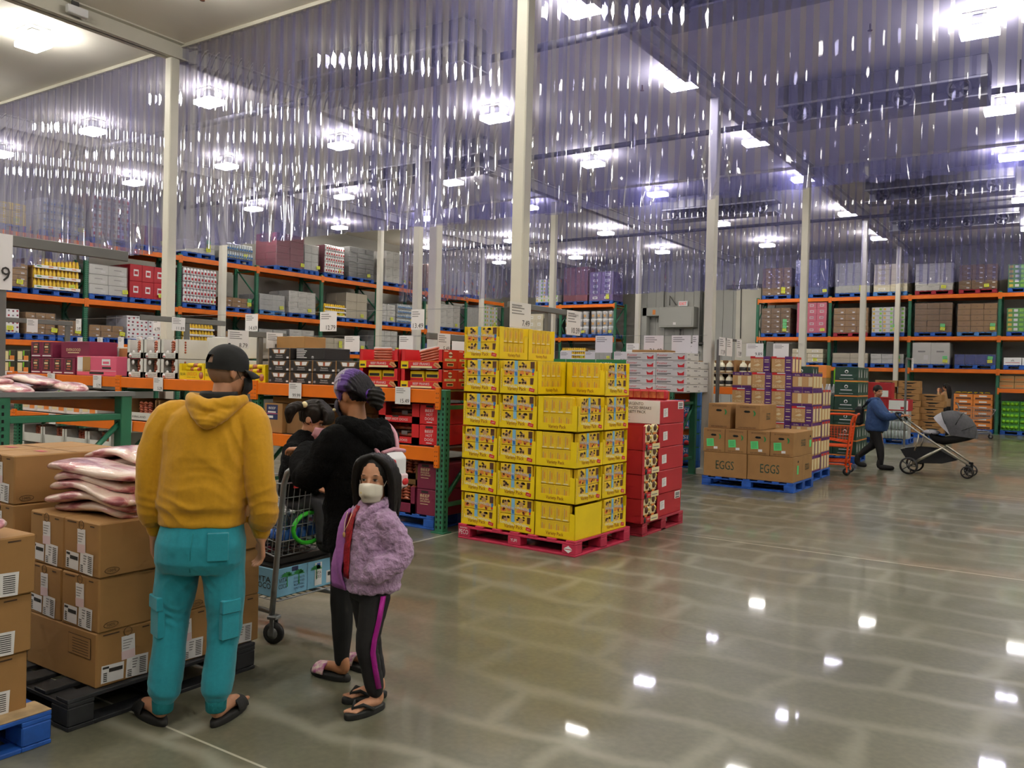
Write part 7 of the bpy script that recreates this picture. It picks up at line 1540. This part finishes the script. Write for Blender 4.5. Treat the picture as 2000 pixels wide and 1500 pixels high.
# ---- the child sitting in the cart
def child():
    t = thing('person', 'small child in black jacket and pink mask sitting in the cart seat', 'person', (-3.93, 3.62, 0), -PI/2+.25)
    hc = (.0, .06, 1.285); R3 = turn(-.25, 1, .5)
    g = G(); head(g, hc, R3, .9, True, True, False); chain(g, [(0, .03, 1.25), (0, .0, 1.15)], [.04, .042])
    loft(g, [(0, .01, 1.19, .04, .038), (0, 0, 1.13, .1, .065), (0, -.01, .95, .1, .08), (0, -.01, .78, .11, .09), (0, 0, .74, .1, .08)])
    LW, RW = (-.1, .16, .88), (.1, .16, .88); chain(g, [(-.1, 0, 1.1), (-.17, .06, .98), LW], [.036, .03, .022]); chain(g, [(.1, 0, 1.1), (.17, .06, .98), RW], [.036, .03, .022])
    hand(g, LW, (.3, 1, -.3), (1, 0, 0), (0, 0, 1), .1, .6); hand(g, RW, (-.3, 1, -.3), (-1, 0, 0), (0, 0, 1), .1, .6)
    for s_ in (-1, 1): chain(g, [(s_*.06, 0, .78), (s_*.07, .17, .78), (s_*.07, .185, .6), (s_*.07, .19, .55)], [.06, .045, .035, .03])
    obj('body', fuse(g, .0055, 3, ['skin']), t)
    g = G(); loft(g, [(0, -.01, .8, .15, .12), (0, -.01, .82, .16, .13), (0, -.01, .95, .155, .13), (0, -.005, 1.08, .15, .115), (0, 0, 1.15, .12, .1), (0, .01, 1.2, .075, .07), (0, .015, 1.215, .06, .055)])
    for s_, W in ((-1, LW), (1, RW)): chain(g, [(s_*.09, 0, 1.1), (s_*.14, .01, 1.08), (s_*.18, .07, .98), (W[0], W[1]-.02, W[2])], [.06, .068, .066, .05])
    obj('jacket', fuse(g, .0075, 4, ['fleece_black'], folds([], .01, 14), 'jacket'), t)
    g = G(); loft(g, [(0, 0, .84, .12, .1), (0, .01, .76, .125, .11), (0, .01, .74, .11, .1)]); [chain(g, [(s_*.06, .02, .79), (s_*.07, .17, .785), (s_*.07, .19, .64), (s_*.07, .19, .58)], [.075, .062, .052, .048]) for s_ in (-1, 1)]; obj('trousers', fuse(g, .0075, 3, [mat('child_grey', '#45454a', .9)], folds([], .005, 12), 'trousers'), t)
    for s_ in (-1, 1): g = G(); chain(g, [(s_*.07, .175, .55), (s_*.07, .2, .525), (s_*.07, .28, .525)], [.034, .036, .033]); obj('shoe', fuse(g, .006, 2, ['black_soft'], None, 'shoe'), t)
    h = obj('hair', None, t, hc); h.rotation_euler = R3.to_euler(); g = G(); g.ell((0, -.02, .03), (.078, .09, .09), 'black', 18, 12)
    for q in range(9): x = -.06+.015*q; chain(g, [(x*.5, -.02, .11), (x*.9, .05, .085), (x*1.05, .083, .045), (x*1.08, .086, .018)], [.016, .018, .015, .008], seg=8)
    for s_ in (-1, 1): chain(g, [(s_*.06, -.07, .05), (s_*.095, -.1, .04), (s_*.12, -.12, -.0), (s_*.115, -.1, -.06)], [.02, .03, .036, .018])
    obj('bangs_and_tails', fuse(g, .0045, 2, ['hair_brown'], lambda p: .002*math.sin(p.x*400+p.y*100), 'hair'), h)
    for s_ in (-1, 1): obj('hair_tie', G().ell((s_*.092, -.072, .066), (.012, .02, .02), 'cream_print', 8, 6), h)
    mask(t, hc, R3, 'mask_pink', .9); eyes(t, hc, R3, .9)
child()
# ---- the woman in blue behind the stroller
def stroller_woman():
    t = thing('person', 'woman in blue hoodie and black leggings walking with the stroller', 'person', (-2.97, 16.62, 0), -PI/2+.05)
    hc = (.0, .03, 1.425); R3 = turn(.75, .75, .03)
    g = G(); head(g, hc, R3, .93)
    loft(g, [(0, 0, 1.3, .05, .045), (0, -.01, 1.24, .14, .09), (0, 0, 1.05, .15, .12), (0, 0, .85, .16, .13), (0, 0, .72, .15, .12)])
    LW, RW = (-.17, .46, 1.0), (.17, .46, 1.0)
    for s_, W in ((-1, LW), (1, RW)): chain(g, [(s_*.15, 0, 1.22), (s_*.22, .12, 1.02), W], [.055, .045, .028]); hand(g, W, (0, 1, .1), (-s_, 0, 0), (0, 0, 1), .15, .8)
    chain(g, [(-.08, 0, .78), (-.08, -.03, .45), (-.08, -.28, .22)], [.1, .06, .04]); chain(g, [(.08, 0, .78), (.08, .1, .45), (.08, .12, .1)], [.1, .06, .04])
    foot(g, (.08, .09, .02), (0, 1, 0), L_=.22); obj('body', fuse(g, .006, 3, ['skin_tan']), t)
    g = G(); loft(g, [(0, .02, .7, .2, .17), (0, .02, .72, .215, .19), (0, .03, .85, .225, .205), (0, .03, 1.0, .22, .19), (0, .01, 1.13, .21, .16), (0, 0, 1.22, .17, .115), (0, 0, 1.28, .1, .085), (0, 0, 1.31, .065, .06)])
    for s_, W in ((-1, LW), (1, RW)): chain(g, [(s_*.1, 0, 1.2), (s_*.18, .01, 1.19), (s_*.23, .1, 1.04), (s_*.23, .2, .97), (W[0], W[1]-.05, W[2])], [.08, .09, .088, .08, .05], seg=18)
    obj('hoodie', fuse(g, .008, 4, ['hoodie_blue'], folds([((.22, .15, 1.0), .15, (0, 1, .4), .05, .012)], .008, 10), 'hoodie'), t)
    g = G(); chain(g, [(-.09, .03, 1.29), (-.08, -.07, 1.27), (0, -.13, 1.22), (.08, -.07, 1.27), (.09, .03, 1.29)], [.03, .04, .05, .04, .03]); obj('hood', fuse(g, .007, 3, ['hoodie_blue'], None, 'hood'), t)
    g = G(); loft(g, [(0, 0, .8, .17, .15), (0, 0, .7, .18, .15), (0, 0, .66, .16, .13)]); chain(g, [(-.085, 0, .72), (-.085, -.03, .46), (-.08, -.15, .34), (-.08, -.29, .2)], [.11, .078, .066, .045]); chain(g, [(.085, 0, .72), (.085, .08, .46), (.08, .11, .3), (.08, .12, .1)], [.11, .078, .066, .045]); obj('leggings', fuse(g, .007, 3, ['legging_black'], None, 'leggings'), t)
    for P, R in (([(-.08, -.3, .2), (-.08, -.31, .11), (-.08, -.27, .06), (-.08, -.18, .045)], [.05, .052, .046, .042]), ([(.08, .11, .16), (.08, .1, .06), (.08, .2, .045), (.08, .31, .04)], [.055, .05, .046, .04])):
        g = G(); chain(g, P, R); obj('boot', fuse(g, .006, 2, ['black_soft'], None, 'boot'), t)
    h = obj('hair', None, t, hc); h.rotation_euler = R3.to_euler(); g = G(); g.ell((0, -.018, .036), (.08, .092, .088), 'black', 18, 12); g.ell((0, -.11, .03), (.03, .03, .03), 'black', 10, 8); obj('tied_hair', fuse(g, .005, 2, ['hair_black'], None, 'hair'), h)
    eyes(t, hc, R3, .93); obj('lips', G().ell(Vector(hc)+R3 @ Vector((0, .084, -.058)), (.02, .006, .007), mat('lips', '#8a4038', .5), 10, 6, R3), t)
    b = thing('backpack', 'black backpack on the back of the woman in blue', 'backpack', (-3.26, 16.66, .78), -PI/2+.05); g = G(); g.box(-.14, .14, -.07, .07, 0, .36, 'black', .05); obj('body', fuse(g, .008, 3, ['black_soft'], None, 'bag'), b)
    for s_ in (-1, 1): obj('strap', G().tube([(s_*.08, .06, .34), (s_*.13, .16, .47), (s_*.14, .32, .46), (s_*.16, .42, .3)], .014, 'black', 6), b)
    obj('grab_loop', G().tube([(-.04, 0, .35), (0, 0, .4), (.04, 0, .35)], .008, 'cloud_white', 6), b)
stroller_woman()
# ---- the far shopper
def far_woman():
    t = thing('person', 'long-haired woman in tan top beside the far grey cart', 'person', (-3.15, 28.75, 0), PI/2-.4)
    hc = (0, .03, 1.5); R3 = turn(.1, 1, .15); g = G(); head(g, hc, R3, .93); loft(g, [(0, 0, 1.37, .05, .045), (0, 0, 1.3, .15, .09), (0, 0, 1.1, .14, .1), (0, 0, .9, .14, .1), (0, 0, .8, .16, .11)])
    for s_ in (-1, 1): W = (s_*.08, .2, 1.35); chain(g, [(s_*.15, 0, 1.28), (s_*.2, .1, 1.08), W], [.05, .04, .028]); hand(g, W, (-.3*s_, .2, 1), (0, 1, 0), (s_, 0, 0), .15, .7); chain(g, [(s_*.08, 0, .85), (s_*.08, .02, .47), (s_*.08, 0, .09)], [.09, .055, .035]); foot(g, (s_*.08, -.04, .02), (0, 1, 0))
    obj('body', fuse(g, .008, 3, ['skin_tan']), t)
    g = G(); loft(g, [(0, 0, .9, .17, .12), (0, 0, 1.1, .165, .12), (0, 0, 1.25, .17, .11), (0, 0, 1.33, .1, .08), (0, 0, 1.37, .06, .055)]); [chain(g, [(s_*.12, 0, 1.27), (s_*.2, .08, 1.1), (s_*.1, .18, 1.28)], [.07, .065, .05]) for s_ in (-1, 1)]; obj('top', fuse(g, .009, 3, ['tan_cloth'], None, 'top'), t)
    g = G(); loft(g, [(0, 0, .95, .15, .11), (0, 0, .8, .17, .12), (0, 0, .74, .15, .11)]); [chain(g, [(s_*.08, 0, .8), (s_*.08, .02, .45), (s_*.08, 0, .08)], [.1, .07, .055]) for s_ in (-1, 1)]; obj('trousers', fuse(g, .009, 3, ['legging_black'], None, 'trousers'), t)
    for s_ in (-1, 1): g = G(); chain(g, [(s_*.08, -.03, .06), (s_*.08, .05, .045), (s_*.08, .17, .035)], [.045, .045, .035]); obj('shoe', fuse(g, .008, 2, ['black_soft'], None, 'shoe'), t)
    g = G(); g.ell((0, -.02, .02), (.08, .09, .092), 'black', 16, 12); [chain(g, [(x*.7, -.06, .08), (x, -.1, -.02), (x*1.1, -.11, -.2), (x, -.1, -.36)], [.02, .03, .03, .015]) for x in (-.06, -.03, 0, .03, .06)]; h = obj('long_hair', fuse(g, .007, 2, ['hair_black'], None, 'hair'), t, hc); h.rotation_euler = R3.to_euler()
    eyes(t, hc, R3, .93)
far_woman()
